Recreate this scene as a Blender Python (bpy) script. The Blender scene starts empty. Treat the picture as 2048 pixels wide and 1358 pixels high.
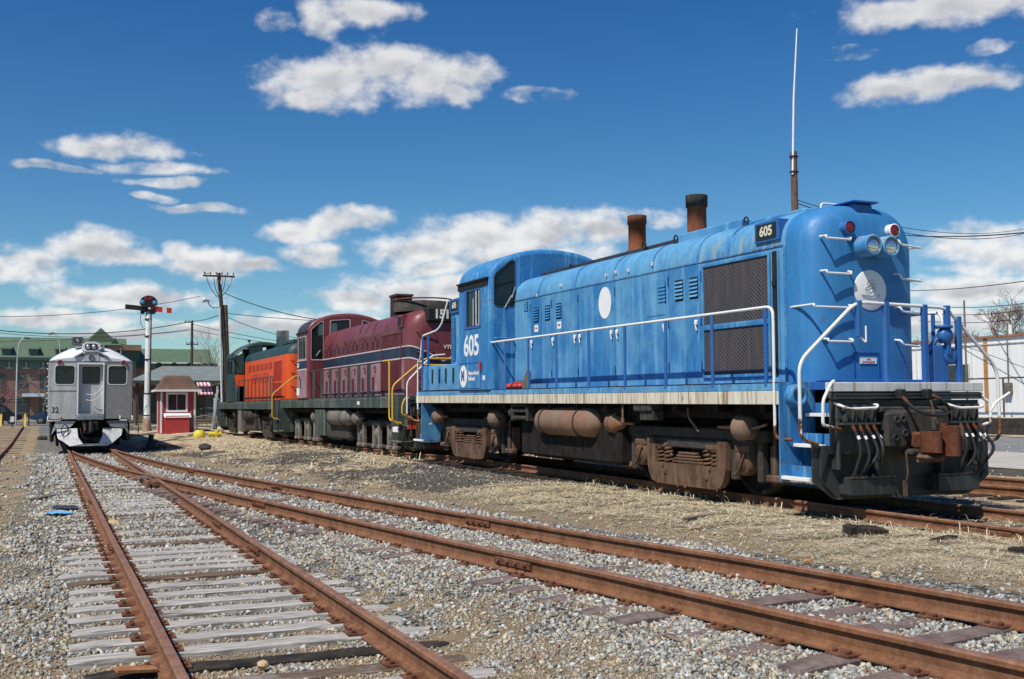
import bpy, bmesh, math, random
import numpy as np
from mathutils import Vector, Matrix
from mathutils.geometry import tessellate_polygon
random.seed(7); RNG = np.random.default_rng(11)
SC = bpy.context.scene; COL = SC.collection
PI = math.pi; R = math.radians

# ------------------------------------------------------------------ camera
cam = bpy.data.objects.new('camera', bpy.data.cameras.new('camera')); COL.objects.link(cam)
cam.data.sensor_width = 36.0; cam.data.lens = 2186.1 / 2048 * 36.0
cam.data.clip_start = 0.1; cam.data.clip_end = 5000
cam.matrix_world = (Matrix.Translation((0, 0, 1.7444)) @ Matrix.Rotation(-0.4021, 4, 'Z')
                    @ Matrix.Rotation(PI / 2 + 0.0592, 4, 'X') @ Matrix.Rotation(-0.0071, 4, 'Z'))
SC.camera = cam
# ------------------------------------------------------------------ sun
SUN = Vector((-1.0, -0.50, 1.60)).normalized()        # direction towards the sun
sun = bpy.data.objects.new('sun', bpy.data.lights.new('sun', 'SUN')); COL.objects.link(sun)
sun.data.energy = 5.0; sun.data.angle = R(0.53); sun.data.color = (1.0, 0.945, 0.85)
sun.rotation_euler = SUN.to_track_quat('Z', 'Y').to_euler()
SC.view_settings.view_transform = 'Standard'; SC.view_settings.look = 'None'
SC.view_settings.exposure = 0.0; SC.view_settings.gamma = 1.0
SC.cycles.max_bounces = 6; SC.cycles.diffuse_bounces = 3; SC.cycles.glossy_bounces = 3
SC.cycles.transparent_max_bounces = 12; SC.cycles.use_denoising = True
SC.cycles.caustics_reflective = False; SC.cycles.caustics_refractive = False

# ------------------------------------------------------------------ node helper
class NT:
    def __init__(s, tree): s.t = tree; s.n = tree.nodes; s.l = tree.links
    def new(s, typ, **kw):
        n = s.n.new(typ)
        for k, v in kw.items(): setattr(n, k, v)
        return n
    def put(s, sock, v):
        if v is None: return
        if hasattr(v, 'is_output'): s.l.new(v, sock)
        else: sock.default_value = v
    def math(s, op, a, b=None, c=None, clamp=False):
        n = s.new('ShaderNodeMath', operation=op, use_clamp=clamp)
        for i, v in enumerate((a, b, c)):
            if v is not None: s.put(n.inputs[i], v)
        return n.outputs[0]
    def vec(s, op, a, b=None, scale=None):
        n = s.new('ShaderNodeVectorMath', operation=op)
        s.put(n.inputs[0], a)
        if b is not None: s.put(n.inputs[1], b)
        if scale is not None: s.put(n.inputs['Scale'], scale)
        return n.outputs['Value'] if op in ('LENGTH', 'DOT_PRODUCT') else n.outputs['Vector']
    def mix(s, f, a, b, blend='MIX'):
        n = s.new('ShaderNodeMix', data_type='RGBA', blend_type=blend)
        s.put(n.inputs[0], f); s.put(n.inputs[6], a); s.put(n.inputs[7], b)
        return n.outputs[2]
    def noise(s, vec, scale, detail=3, rough=0.55, dist=0.0, out='Fac'):
        n = s.new('ShaderNodeTexNoise')
        s.put(n.inputs['Vector'], vec); n.inputs['Scale'].default_value = scale
        n.inputs['Detail'].default_value = detail; n.inputs['Roughness'].default_value = rough
        n.inputs['Distortion'].default_value = dist
        return n.outputs[out]
    def ramp(s, f, lo, hi, a=0.0, b=1.0, smooth=True):
        n = s.new('ShaderNodeMapRange', interpolation_type='SMOOTHSTEP' if smooth else 'LINEAR')
        s.put(n.inputs[0], f)
        for i, v in ((1, lo), (2, hi), (3, a), (4, b)): s.put(n.inputs[i], v)
        return n.outputs[0]
    def mapv(s, vec, scale=(1, 1, 1), loc=(0, 0, 0)):
        n = s.new('ShaderNodeMapping'); s.put(n.inputs['Vector'], vec)
        n.inputs['Scale'].default_value = scale; n.inputs['Location'].default_value = loc
        return n.outputs[0]
    def xyz(s, v):
        n = s.new('ShaderNodeSeparateXYZ'); s.put(n.inputs[0], v); return n.outputs
    def comb(s, x, y, z):
        n = s.new('ShaderNodeCombineXYZ')
        for i, v in enumerate((x, y, z)): s.put(n.inputs[i], v)
        return n.outputs[0]
def rgb(c): return (c[0], c[1], c[2], 1.0)

# ------------------------------------------------------------------ sky with clouds
W = bpy.data.worlds.new('World'); SC.world = W; W.use_nodes = True
t = NT(W.node_tree); t.n.clear()
sky = t.new('ShaderNodeTexSky', sky_type='NISHITA', sun_disc=False)
sky.sun_elevation = math.asin(SUN.z); sky.sun_rotation = math.atan2(SUN.x, SUN.y)
sky.altitude = 50; sky.air_density = 1.0; sky.dust_density = 0.25; sky.ozone_density = 3.0
geo = t.new('ShaderNodeTexCoord').outputs['Generated']
dr = t.vec('NORMALIZE', geo)
x, y, z = t.xyz(dr)
az = t.math('ARCTAN2', x, y); el = t.math('ARCSINE', z)
P = t.comb(az, el, 0.0)
wn = t.new('ShaderNodeTexNoise'); t.put(wn.inputs['Vector'], t.mapv(P, (1, 1.6, 1))); wn.inputs['Scale'].default_value = 14
wn.inputs['Detail'].default_value = 3
wv = t.vec('MULTIPLY', t.vec('SUBTRACT', wn.outputs['Color'], (0.5, 0.5, 0.5)), (0.042, 0.022, 0.0))
PW = t.vec('ADD', P, wv)
CLOUDS = [(0.2317, 0.2873, 0.0522, 0.022, 1.0), (0.2817, 0.2997, 0.0565, 0.0229, 1.0), (0.3231, 0.2919, 0.0391, 0.0206, 1.0), (0.3625, 0.2967, 0.0326, 0.0146, 1.0), (0.3532, 0.2814, 0.0217, 0.011, 1.0), (0.2182, 0.2738, 0.0304, 0.0119, 1.0), (0.4274, 0.2803, 0.0282, 0.0069, 0.0), (0.2679, 0.3508, 0.0413, 0.0119, 1.0), (0.2338, 0.3422, 0.0229, 0.0149, 0.35), (0.1888, 0.3357, 0.0163, 0.008, 0.05), (0.792, 0.3282, 0.0913, 0.0156, 1.0), (0.7389, 0.3295, 0.0348, 0.0101, 1.0), (0.7412, 0.266, 0.0413, 0.0119, 1.0), (0.7821, 0.2688, 0.0522, 0.0137, 1.0), (0.8137, 0.2644, 0.0304, 0.0082, 1.0), (0.8194, 0.1344, 0.057, 0.0171, 0.3), (0.8207, 0.1143, 0.0516, 0.0086, 0.25), (0.8085, 0.0932, 0.0652, 0.0156, 1.0), (0.0529, 0.2214, 0.0516, 0.008892, 0.5), (0.0799, 0.2075, 0.0478, 0.005772, 0.35), (0.0926, 0.1959, 0.0336, 0.003978000000000001, 0.25), (0.0802, 0.1832, 0.0206, 0.003978000000000001, 0.25), (0.1161, 0.1746, 0.0299, 0.003588, 0.15), (0.1396, 0.1765, 0.0163, 0.003978000000000001, 0.1), (0.003, 0.2019, 0.0336, 0.003588, 0.12), (0.0359, 0.1376, 0.0435, 0.0124, 1.0), (0.0603, 0.133, 0.0369, 0.0082, 1.0), (0.1315, 0.1267, 0.0369, 0.0124, 1.0), (0.166, 0.1254, 0.0304, 0.0073, 1.0), (0.1101, 0.137, 0.013, 0.0091, 1.0), (-0.0227, 0.1189, 0.0407, 0.0182, 0.5), (0.0405, 0.0951, 0.0522, 0.0124, 1.0), (0.0896, 0.0972, 0.0478, 0.0119, 1.0), (-0.0026, 0.0757, 0.0478, 0.0091, 1.0), (0.0368, 0.0745, 0.0304, 0.0073, 1.0), (0.2031, 0.1582, 0.0299, 0.0126, 0.45), (0.241, 0.1626, 0.0326, 0.0126, 0.45), (0.2658, 0.1684, 0.0217, 0.0126, 0.5), (0.2165, 0.1362, 0.0336, 0.0114, 0.4), (0.3228, 0.141, 0.0522, 0.0183, 1.0), (0.3733, 0.1524, 0.0565, 0.021, 1.0), (0.4286, 0.1543, 0.0565, 0.0201, 1.0), (0.4838, 0.157, 0.0391, 0.0146, 1.0), (0.5295, 0.1668, 0.0271, 0.0103, 0.2), (0.2999, 0.1046, 0.0565, 0.0146, 1.0), (0.2637, 0.0954, 0.0478, 0.0128, 1.0), (0.3455, 0.107, 0.0435, 0.0128, 1.0), (0.219, 0.0725, 0.0869, 0.0101, 1.0), (0.132, 0.0695, 0.0695, 0.0073, 1.0), (0.0612, 0.0629, 0.0608, 0.0059, 1.0), (0.7086, 0.2981, 0.0217, 0.0057, -0.1), (0.8244, 0.2911, 0.019, 0.0057, -0.05), (0.4146, 0.1317, 0.0869, 0.0137, 1.0), (0.7843, 0.0689, 0.0869, 0.0137, 1.0), (0.3364, 0.1229, 0.0391, 0.0091, 1.0)]
def field(p, wide):
    acc = None
    for (a, e, hw, hh, cap) in CLOUDS:
        d = t.vec('LENGTH', t.vec('MULTIPLY', t.vec('SUBTRACT', p, (a, e, 0)), (1 / hw, 1 / hh, 0)))
        v = t.math('SUBTRACT', 1.0, d)
        if cap < 1: v = t.math('MINIMUM', v, cap)
        if acc is None: acc = v
        else:
            n = t.new('ShaderNodeMath', operation='SMOOTH_MAX'); t.put(n.inputs[0], acc); t.put(n.inputs[1], v)
            n.inputs[2].default_value = wide; acc = n.outputs[0]
    return acc
F = field(PW, 0.14)
F2 = field(t.vec('ADD', PW, (0.004, -0.011, 0.0)), 0.14)     # the same field looked up a little lower
nz = t.noise(t.mapv(P, (1, 1.5, 1)), 24, 6, 0.56)
nz2 = t.noise(t.vec('ADD', t.mapv(P, (1, 1.5, 1)), (-0.006, 0.011, 0.0)), 24, 3, 0.5)
nz3 = t.noise(t.mapv(P, (1, 1.5, 1)), 24, 3, 0.5)
fine = t.math('ADD', t.math('MULTIPLY', t.math('SUBTRACT', nz, 0.5), 2.0), t.math('MULTIPLY', t.math('SUBTRACT', t.noise(t.mapv(P, (1, 1.3, 1)), 95, 4, 0.55), 0.5), 0.55))
dens = t.math('ADD', F, fine)
mask = t.ramp(dens, -0.30, 0.60)
mask = t.math('MULTIPLY', mask, t.ramp(F, -1.0, -0.15))
lit = t.math('ADD', t.math('MULTIPLY', t.math('SUBTRACT', F2, F), 0.4), t.math('MULTIPLY', t.math('SUBTRACT', nz3, nz2), 2.2))
lit = t.math('ADD', lit, t.math('MULTIPLY', t.math('SUBTRACT', F, 0.3), -0.28))
low = t.ramp(el, 0.06, 0.34)
ccol = t.mix(t.ramp(lit, -0.75, 0.28), (0.50, 0.52, 0.56, 1), (0.90, 0.90, 0.90, 1))
ccol = t.mix(t.math('MULTIPLY', low, 0.45), ccol, (0.60, 0.615, 0.65, 1))
# clear air: the physical sky, deepened as a polarised lens shows it
skyc = t.vec('MULTIPLY', sky.outputs[0], (0.088, 0.092, 0.103))
hs = t.new('ShaderNodeHueSaturation'); t.put(hs.inputs['Color'], skyc); hs.inputs['Saturation'].default_value = 1.2
hs.inputs['Value'].default_value = 1.0
grad = t.mix(t.ramp(el, 0.0, 0.36, smooth=False), (0.95, 1.10, 0.98, 1), (0.47, 0.79, 0.90, 1))
skyc = t.mix(1.0, hs.outputs[0], grad, 'MULTIPLY')
full = t.mix(t.math('MULTIPLY', mask, 0.97), skyc, ccol)
bg = t.new('ShaderNodeBackground'); t.put(bg.inputs[0], full); bg.inputs[1].default_value = 1.0
wo = t.new('ShaderNodeOutputWorld'); t.l.new(bg.outputs[0], wo.inputs[0])

# ------------------------------------------------------------------ materials
MATS = {}
def base_mat(name):
    m = bpy.data.materials.new(name); m.use_nodes = True
    t = NT(m.node_tree); b = t.n['Principled BSDF']; MATS[name] = m
    return m, t, b
def co(t, which='Object'): return t.new('ShaderNodeTexCoord').outputs[which]
def bump(t, b, h, strength=0.3, dist=0.01):
    n = t.new('ShaderNodeBump'); n.inputs['Strength'].default_value = strength; n.inputs['Distance'].default_value = dist
    t.put(n.inputs['Height'], h); t.l.new(n.outputs[0], b.inputs['Normal'])
def mat(name, c, rough=0.55, metal=0.0, var=0.12, scale=3.0, c2=None, spec=0.4, bmp=0.0, bscale=40):
    """plain surface with blotchy variation"""
    m, t, b = base_mat(name); o = co(t)
    n = t.noise(o, scale, 4, 0.6)
    lo = [v * (1 - var) for v in c]; hi = c2 or [min(1, v * (1 + var)) for v in c]
    t.put(b.inputs['Base Color'], t.mix(t.ramp(n, 0.3, 0.7), rgb(lo), rgb(hi)))
    b.inputs['Roughness'].default_value = rough; b.inputs['Metallic'].default_value = metal
    b.inputs['Specular IOR Level'].default_value = spec
    if bmp: bump(t, b, t.noise(o, bscale, 4), bmp)
    return m
RUST = (0.16, 0.055, 0.022)
def paint(name, c, chalk, rough=0.45, rust=0.5, streak=0.6, dirt=(0.10, 0.085, 0.07), chalkamt=0.5, dirtamt=0.35, spec=0.4, shoulder=False, foot=None, grime=0.0):
    """old railway enamel: chalky fading, vertical streaks, rust blisters"""
    m, t, b = base_mat(name); o = co(t)
    big = t.noise(o, 0.9, 4, 0.65, 0.4); big = t.math('ADD', big, t.math('MULTIPLY', t.math('SUBTRACT', t.new('ShaderNodeObjectInfo').outputs['Random'], 0.5), 0.22))
    st = t.noise(t.mapv(o, (5.0, 5.0, 0.35)), 1.6, 5, 0.65)
    st2 = t.noise(t.mapv(o, (9.0, 9.0, 0.5), (3, 7, 1)), 2.2, 4, 0.6)
    med = t.noise(o, 5.0, 5, 0.65)
    col = t.mix(t.math('MULTIPLY', t.ramp(big, 0.35, 0.7), chalkamt), rgb(c), rgb(chalk))
    col = t.mix(t.math('MULTIPLY', t.ramp(st, 0.51, 0.64), streak * 0.75), col, rgb([v * 1.15 for v in chalk]))
    col = t.mix(t.math('MULTIPLY', t.ramp(st2, 0.56-grime, 0.74-grime), dirtamt), col, rgb(dirt))
    col = t.mix(t.ramp(med, 0.3, 0.75, 0.0, 0.22), col, rgb([v * 0.6 for v in c]))
    sp = t.noise(t.mapv(o, (1, 1, 0.55)), 7.5, 7, 0.72)
    rm = t.math('MULTIPLY', t.ramp(sp, 0.635, 0.66), rust)
    rs = t.math('MULTIPLY', t.ramp(t.noise(t.mapv(o, (7, 7, 0.45), (1, 2, 3)), 1.5, 5, 0.7), 0.66, 0.76), rust * 0.55)
    rm = t.math('MAXIMUM', rm, rs)
    rc = t.mix(t.ramp(t.noise(o, 30, 3), 0.35, 0.65), rgb((0.07, 0.03, 0.018)), rgb((0.23, 0.09, 0.035)))
    col = t.mix(rm, col, rc)
    if foot:                                        # paint gone and rusted on the lowest part of the rails
        oz = t.xyz(o)[2]; fm_ = t.ramp(t.math('ADD', oz, t.math('MULTIPLY', t.math('SUBTRACT', t.noise(o, 4.5, 4, .6), .5), 1.5)), foot, foot-.12)
        fm_ = t.math('MULTIPLY', fm_, t.ramp(oz, foot+.35, foot+.1)); col = t.mix(fm_, col, rc)
    if shoulder:                                    # bare primer and rust along the roof seam near the radiators
        ox, oy, oz = t.xyz(o); bn = t.math('MULTIPLY', t.ramp(oz, 3.42, 3.5), t.ramp(oz, 3.98, 3.6)); bn = t.math('MULTIPLY', bn, t.ramp(oy, 5.2, 2.2))
        pn = t.noise(t.mapv(o, (3, 3.4, .6), (5, 1, 2)), 1.5, 5, .7)
        pm = t.math('MULTIPLY', bn, t.ramp(pn, .5, .62)); col = t.mix(t.math('MULTIPLY', pm, .75), col, (.30, .38, .36, 1))
        pm2 = t.math('MULTIPLY', bn, t.ramp(t.noise(o, 6.5, 6, .75), .60, .66)); col = t.mix(pm2, col, (.24, .09, .05, 1))
        ed = t.math('MULTIPLY', t.ramp(t.math('ABSOLUTE', t.math('SUBTRACT', oz, 3.485)), .03, .0), t.ramp(t.noise(o, 9, 4, .7), .48, .6)); col = t.mix(t.math('MULTIPLY', ed, .8), col, (.16, .08, .05, 1))
        lo_ = t.math('MULTIPLY', t.ramp(oz, 1.95, 1.6), t.ramp(t.noise(o, 8, 5, .75), .52, .66)); col = t.mix(t.math('MULTIPLY', lo_, .6), col, (.12, .08, .07, 1))
    t.put(b.inputs['Base Color'], col)
    t.put(b.inputs['Roughness'], t.ramp(t.math('ADD', med, rm), 0.3, 0.9, rough - 0.08, rough + 0.25))
    b.inputs['Specular IOR Level'].default_value = spec
    bump(t, b, t.math('ADD', t.noise(o, 1.7, 2), t.math('MULTIPLY', t.noise(o, 60, 3), 0.05)), 0.35, 0.03)
    return m
def rusty(name, a, c, dust, rough=0.85, dustamt=0.5, scale=5):
    m, t, b = base_mat(name); o = co(t)
    n = t.noise(o, scale, 6, 0.7); n2 = t.noise(t.mapv(o, (4, 4, 0.6)), 2.0, 5, 0.65); n3 = t.noise(o, 28, 4, 0.6)
    col = t.mix(t.ramp(n, 0.35, 0.65), rgb(a), rgb(c))
    col = t.mix(t.math('MULTIPLY', t.ramp(n2, 0.45, 0.7), dustamt), col, rgb(dust))
    col = t.mix(t.ramp(n3, 0.35, 0.7, 0.0, 0.35), col, rgb([v * 0.5 for v in a]))
    t.put(b.inputs['Base Color'], col); b.inputs['Roughness'].default_value = rough
    b.inputs['Specular IOR Level'].default_value = 0.2
    bump(t, b, n3, 0.4, 0.01)
    return m
def glassy(name, tint=(0.02, 0.03, 0.035), clear=0.35, rough=0.04):
    m, t, b = base_mat(name)
    b.inputs['Base Color'].default_value = rgb(tint); b.inputs['Roughness'].default_value = rough
    b.inputs['Specular IOR Level'].default_value = 0.6
    tr = t.new('ShaderNodeBsdfTransparent'); tr.inputs[0].default_value = (0.75, 0.85, 0.85, 1)
    mx = t.new('ShaderNodeMixShader'); mx.inputs[0].default_value = clear
    t.l.new(b.outputs[0], mx.inputs[1]); t.l.new(tr.outputs[0], mx.inputs[2])
    t.l.new(mx.outputs[0], t.n['Material Output'].inputs[0])
    return m

M_blue = paint('blue_enamel', (0.03, 0.18, 0.43), (0.145, 0.37, 0.57), 0.5, 1.0, 0.85, (0.055, 0.12, 0.19), 0.85, 0.5, 0.25, True)
M_blue_d = paint('blue_enamel_post', (0.022, 0.11, 0.36), (0.06, 0.2, 0.46), 0.45, 0.7, 0.3, (0.06, 0.07, 0.1), 0.4, 0.2)
M_bluenose = paint('blue_enamel_nose', (0.024, 0.165, 0.42), (0.06, 0.25, 0.50), 0.45, 0.45, 0.45, (0.03, 0.12, 0.3), 0.5, 0.25)
M_cream = paint('sill_stripe_paint', (0.62, 0.57, 0.45), (0.72, 0.69, 0.6), 0.6, 1.0, 0.5, (0.26, 0.17, 0.085), 0.5, 0.95, 0.4, False, None, 0.09)
M_greywhite = paint('beam_paint', (0.55, 0.57, 0.57), (0.68, 0.69, 0.68), 0.6, 0.9, 0.5, (0.30, 0.2, 0.11), 0.5, 0.8, 0.4, False, None, 0.05)
M_rail_white = paint('handrail_white', (0.76, 0.76, 0.74), (0.84, 0.84, 0.82), 0.5, 0.6, 0.2, (0.5, 0.45, 0.38), 0.5, 0.2, 0.4, False, 1.12)
M_rail_yellow = paint('handrail_yellow', (0.62, 0.36, 0.04), (0.68, 0.48, 0.12), 0.5, 0.4, 0.2, (0.4, 0.25, 0.1), 0.5, 0.2)
M_black = paint('pilot_black', (0.026, 0.03, 0.029), (0.085, 0.09, 0.086), 0.5, 0.5, 0.4, (0.07, 0.055, 0.04), 0.6, 0.4)
M_under = rusty('underframe_grime', (0.010, 0.009, 0.009), (0.022, 0.018, 0.016), (0.045, 0.034, 0.026), 0.9, 0.4)
M_truck = rusty('truck_rust', (0.08, 0.046, 0.033), (0.165, 0.095, 0.062), (0.27, 0.175, 0.11), 0.9, 0.55, 3.5)
M_truckgrey = rusty('truck_grey_dust', (0.13, 0.115, 0.10), (0.22, 0.2, 0.175), (0.30, 0.26, 0.22), 0.9, 0.4)
M_truckdark = rusty('truck_dark', (0.035, 0.035, 0.034), (0.07, 0.062, 0.056), (0.12, 0.095, 0.075), 0.9, 0.4)
M_rustred = rusty('rust_red', (0.085, 0.028, 0.017), (0.17, 0.06, 0.03), (0.15, 0.085, 0.055), 0.85, 0.4, 6)
M_tank = rusty('air_tank_rust', (0.2, 0.155, 0.12), (0.25, 0.11, 0.06), (0.24, 0.2, 0.17), 0.75, 0.5, 2.5)
M_dark = mat('flat_dark', (0.012, 0.012, 0.013), 0.7, 0, 0.3)
M_rubber = mat('rubber_hose', (0.022, 0.022, 0.023), 0.55, 0, 0.3)
M_white = mat('white_paint', (0.78, 0.78, 0.77), 0.55, 0, 0.05)
M_chrome = mat('polished_steel', (0.75, 0.75, 0.76), 0.15, 1.0, 0.05)
M_steel = mat('worn_steel', (0.38, 0.38, 0.38), 0.45, 0.9, 0.2)
M_redlens = mat('red_lens', (0.20, 0.012, 0.02), 0.12, 0, 0.1, spec=0.6)
M_redpaint = mat('red_paint', (0.5, 0.05, 0.03), 0.5, 0, 0.15)
M_lens = mat('clear_lamp_lens', (0.72, 0.74, 0.76), 0.12, 0.9, 0.1)
M_glass = glassy('cab_glass'); M_glass_clear = glassy('clear_glass', (0.03, 0.04, 0.045), 0.62)
M_gasket = mat('window_gasket', (0.03, 0.033, 0.036), 0.6)
M_maroon = paint('maroon_enamel', (0.125, 0.02, 0.025), (0.25, 0.075, 0.085), 0.42, 0.2, 0.35, (0.1, 0.04, 0.05), 0.5, 0.3)
M_maroon_low = paint('maroon_faded', (0.26, 0.12, 0.14), (0.42, 0.285, 0.315), 0.5, 0.25, 0.7, (0.12, 0.06, 0.07), 0.7, 0.3)
M_band = paint('dark_band', (0.01, 0.018, 0.042), (0.03, 0.05, 0.10), 0.4, 0.1, 0.3, (0.03, 0.03, 0.04), 0.4, 0.2)
M_stripe = mat('pink_white_stripe', (0.6, 0.45, 0.44), 0.55, 0, 0.15)
M_orange = paint('orange_enamel', (0.72, 0.085, 0.012), (0.78, 0.15, 0.04), 0.42, 0.12, 0.25, (0.45, 0.06, 0.02), 0.5, 0.25)
M_green = paint('dark_green_enamel', (0.018, 0.045, 0.042), (0.06, 0.10, 0.095), 0.5, 0.15, 0.3, (0.04, 0.05, 0.045), 0.6, 0.3)
M_greendeck = paint('deck_green_grime', (0.035, 0.055, 0.048), (0.16, 0.185, 0.16), 0.6, 0.35, 0.9, (0.05, 0.05, 0.045), 0.6, 0.6)
M_stack = rusty('exhaust_rust', (0.15, 0.05, 0.025), (0.23, 0.08, 0.035), (0.04, 0.028, 0.025), 0.8, 0.7, 4)
M_galv = mat('galvanised', (0.55, 0.55, 0.55), 0.4, 0.3, 0.15, 6)
M_roofwalk = mat('roof_walk_dark', (0.03, 0.035, 0.05), 0.7, 0, 0.3)

def mesh_grille():
    m, t, b = base_mat('radiator_mesh'); o = co(t)
    x, y, z = t.xyz(o)
    u = t.math('ADD', t.math('MULTIPLY', y, 1.0), t.math('MULTIPLY', z, 1.35))
    v = t.math('SUBTRACT', t.math('MULTIPLY', y, 1.0), t.math('MULTIPLY', z, 1.35))
    s1 = t.math('SINE', t.math('MULTIPLY', u, 78)); s2 = t.math('SINE', t.math('MULTIPLY', v, 78))
    h = t.math('MAXIMUM', s1, t.math('MULTIPLY', s2, 0.8))
    wire = t.ramp(h, 0.35, 0.8)
    n = t.noise(t.mapv(o, (3, 3, 0.5)), 2.5, 4)
    back = t.mix(t.ramp(n, 0.4, 0.65), (0.02, 0.02, 0.026, 1), (0.085, 0.045, 0.035, 1))
    back = t.mix(t.math('MULTIPLY', t.ramp(t.math('SINE', t.math('MULTIPLY', y, 62)), 0.2, 0.8), 0.6), back, (0.012, 0.012, 0.016, 1))
    t.put(b.inputs['Base Color'], t.mix(wire, back, (0.085, 0.085, 0.095, 1)))
    b.inputs['Roughness'].default_value = 0.75
    bump(t, b, wire, 0.6, 0.01)
    return m
M_mesh = mesh_grille()

# ------------------------------------------------------------------ mesh building
class MB:
    def __init__(s): s.v = []; s.f = []; s.sm = []; s.mi = []; s.cur = 0
    def add(s, vs, fs, smooth=False):
        o = len(s.v); s.v.extend([tuple(p) for p in vs])
        for f in fs: s.f.append(tuple(i + o for i in f)); s.sm.append(smooth); s.mi.append(s.cur)
        return s
    def box(s, x0, x1, y0, y1, z0, z1, ch=0.0):
        if x0 > x1: x0, x1 = x1, x0
        if y0 > y1: y0, y1 = y1, y0
        if z0 > z1: z0, z1 = z1, z0
        if ch <= 0:
            v = [(x0,y0,z0),(x1,y0,z0),(x1,y1,z0),(x0,y1,z0),(x0,y0,z1),(x1,y0,z1),(x1,y1,z1),(x0,y1,z1)]
            return s.add(v, [(0,3,2,1),(4,5,6,7),(0,1,5,4),(1,2,6,5),(2,3,7,6),(3,0,4,7)])
        ch = min(ch, (x1-x0)*.45, (y1-y0)*.45, (z1-z0)*.45)
        X, Y, Z = (x0, x1), (y0, y1), (z0, z1); v = []; ix = {}
        for i in (0,1):
            for j in (0,1):
                for k in (0,1):
                    sx, sy, sz = (1-2*i)*ch, (1-2*j)*ch, (1-2*k)*ch
                    ix[i,j,k] = len(v)
                    v += [(X[i], Y[j]+sy, Z[k]+sz), (X[i]+sx, Y[j], Z[k]+sz), (X[i]+sx, Y[j]+sy, Z[k])]
        f = []
        I = lambda i,j,k,a: ix[i,j,k]+a
        f += [(I(0,0,0,0),I(0,0,1,0),I(0,1,1,0),I(0,1,0,0)), (I(1,0,0,0),I(1,1,0,0),I(1,1,1,0),I(1,0,1,0))]
        f += [(I(0,0,0,1),I(1,0,0,1),I(1,0,1,1),I(0,0,1,1)), (I(0,1,0,1),I(0,1,1,1),I(1,1,1,1),I(1,1,0,1))]
        f += [(I(0,0,0,2),I(0,1,0,2),I(1,1,0,2),I(1,0,0,2)), (I(0,0,1,2),I(1,0,1,2),I(1,1,1,2),I(0,1,1,2))]
        for i in (0,1):
            for j in (0,1): f.append((I(i,j,0,0),I(i,j,1,0),I(i,j,1,1),I(i,j,0,1)))
            for k in (0,1): f.append((I(i,0,k,0),I(i,1,k,0),I(i,1,k,2),I(i,0,k,2)))
        for j in (0,1):
            for k in (0,1): f.append((I(0,j,k,1),I(1,j,k,1),I(1,j,k,2),I(0,j,k,2)))
        for q in ix.values(): f.append((q, q+1, q+2))
        return s.add(v, f)
    def cyl(s, p0, p1, r0, r1=None, n=14, caps=True):
        r1 = r0 if r1 is None else r1
        p0, p1 = Vector(p0), Vector(p1); d = (p1-p0).normalized()
        a = d.orthogonal().normalized(); b = d.cross(a)
        A = [p0+(a*math.cos(2*PI*i/n)+b*math.sin(2*PI*i/n))*r0 for i in range(n)]
        B = [p1+(a*math.cos(2*PI*i/n)+b*math.sin(2*PI*i/n))*r1 for i in range(n)]
        s.add(A+B, [(i,(i+1)%n,n+(i+1)%n,n+i) for i in range(n)], True)
        if caps:
            if r0 > 0: s.add(A, [tuple(range(n))[::-1]])
            if r1 > 0: s.add(B, [tuple(range(n))])
        return s
    def lathe(s, p0, axis, prof, n=18):
        """prof: list of (distance along axis, radius)"""
        p0 = Vector(p0); d = Vector(axis).normalized(); a = d.orthogonal().normalized(); b = d.cross(a)
        vs = []
        for h, r in prof:
            for i in range(n):
                vs.append(p0+d*h+(a*math.cos(2*PI*i/n)+b*math.sin(2*PI*i/n))*max(r, 1e-4))
        fs = []
        for k in range(len(prof)-1):
            for i in range(n):
                fs.append((k*n+i, k*n+(i+1)%n, (k+1)*n+(i+1)%n, (k+1)*n+i))
        return s.add(vs, fs, True)
    def tube(s, pts, r, n=8, fillet=0.0, closed=False, caps=True, k=5, ry=None):
        pts = [Vector(p) for p in pts]
        if fillet > 0 and len(pts) > 2:
            q = [pts[0]]
            for i in range(1, len(pts)-1):
                a, b, c = pts[i-1], pts[i], pts[i+1]
                f = min(fillet, (a-b).length*.48, (c-b).length*.48)
                u, w = b+(a-b).normalized()*f, b+(c-b).normalized()*f
                for j in range(k+1):
                    tt = j/k; q.append(u*(1-tt)**2+b*2*tt*(1-tt)+w*tt*tt)
            q.append(pts[-1]); pts = q
        m = len(pts); T = []
        for i in range(m):
            a = pts[i-1] if (i or closed) else pts[0]; b = pts[(i+1) % m] if (i < m-1 or closed) else pts[-1]
            T.append((b-a).normalized())
        nrm = T[0].orthogonal().normalized()
        if abs(T[0].z) < 0.9: nrm = (Vector((0,0,1))-T[0]*T[0].z).normalized()
        vs = []
        for i in range(m):
            nrm = (nrm-T[i]*nrm.dot(T[i])).normalized(); bn = T[i].cross(nrm)
            rr = r[min(i, len(r)-1)] if isinstance(r, (list, tuple)) else r
            for j in range(n):
                an = 2*PI*j/n; vs.append(pts[i]+nrm*math.cos(an)*(ry or rr)+bn*math.sin(an)*rr)
        fs = []
        for i in range(m if closed else m-1):
            i2 = (i+1) % m
            for j in range(n): fs.append((i*n+j, i*n+(j+1)%n, i2*n+(j+1)%n, i2*n+j))
        s.add(vs, fs, True)
        if caps and not closed: s.add(vs[:n], [tuple(range(n))[::-1]]); s.add(vs[-n:], [tuple(range(n))])
        return s
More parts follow.
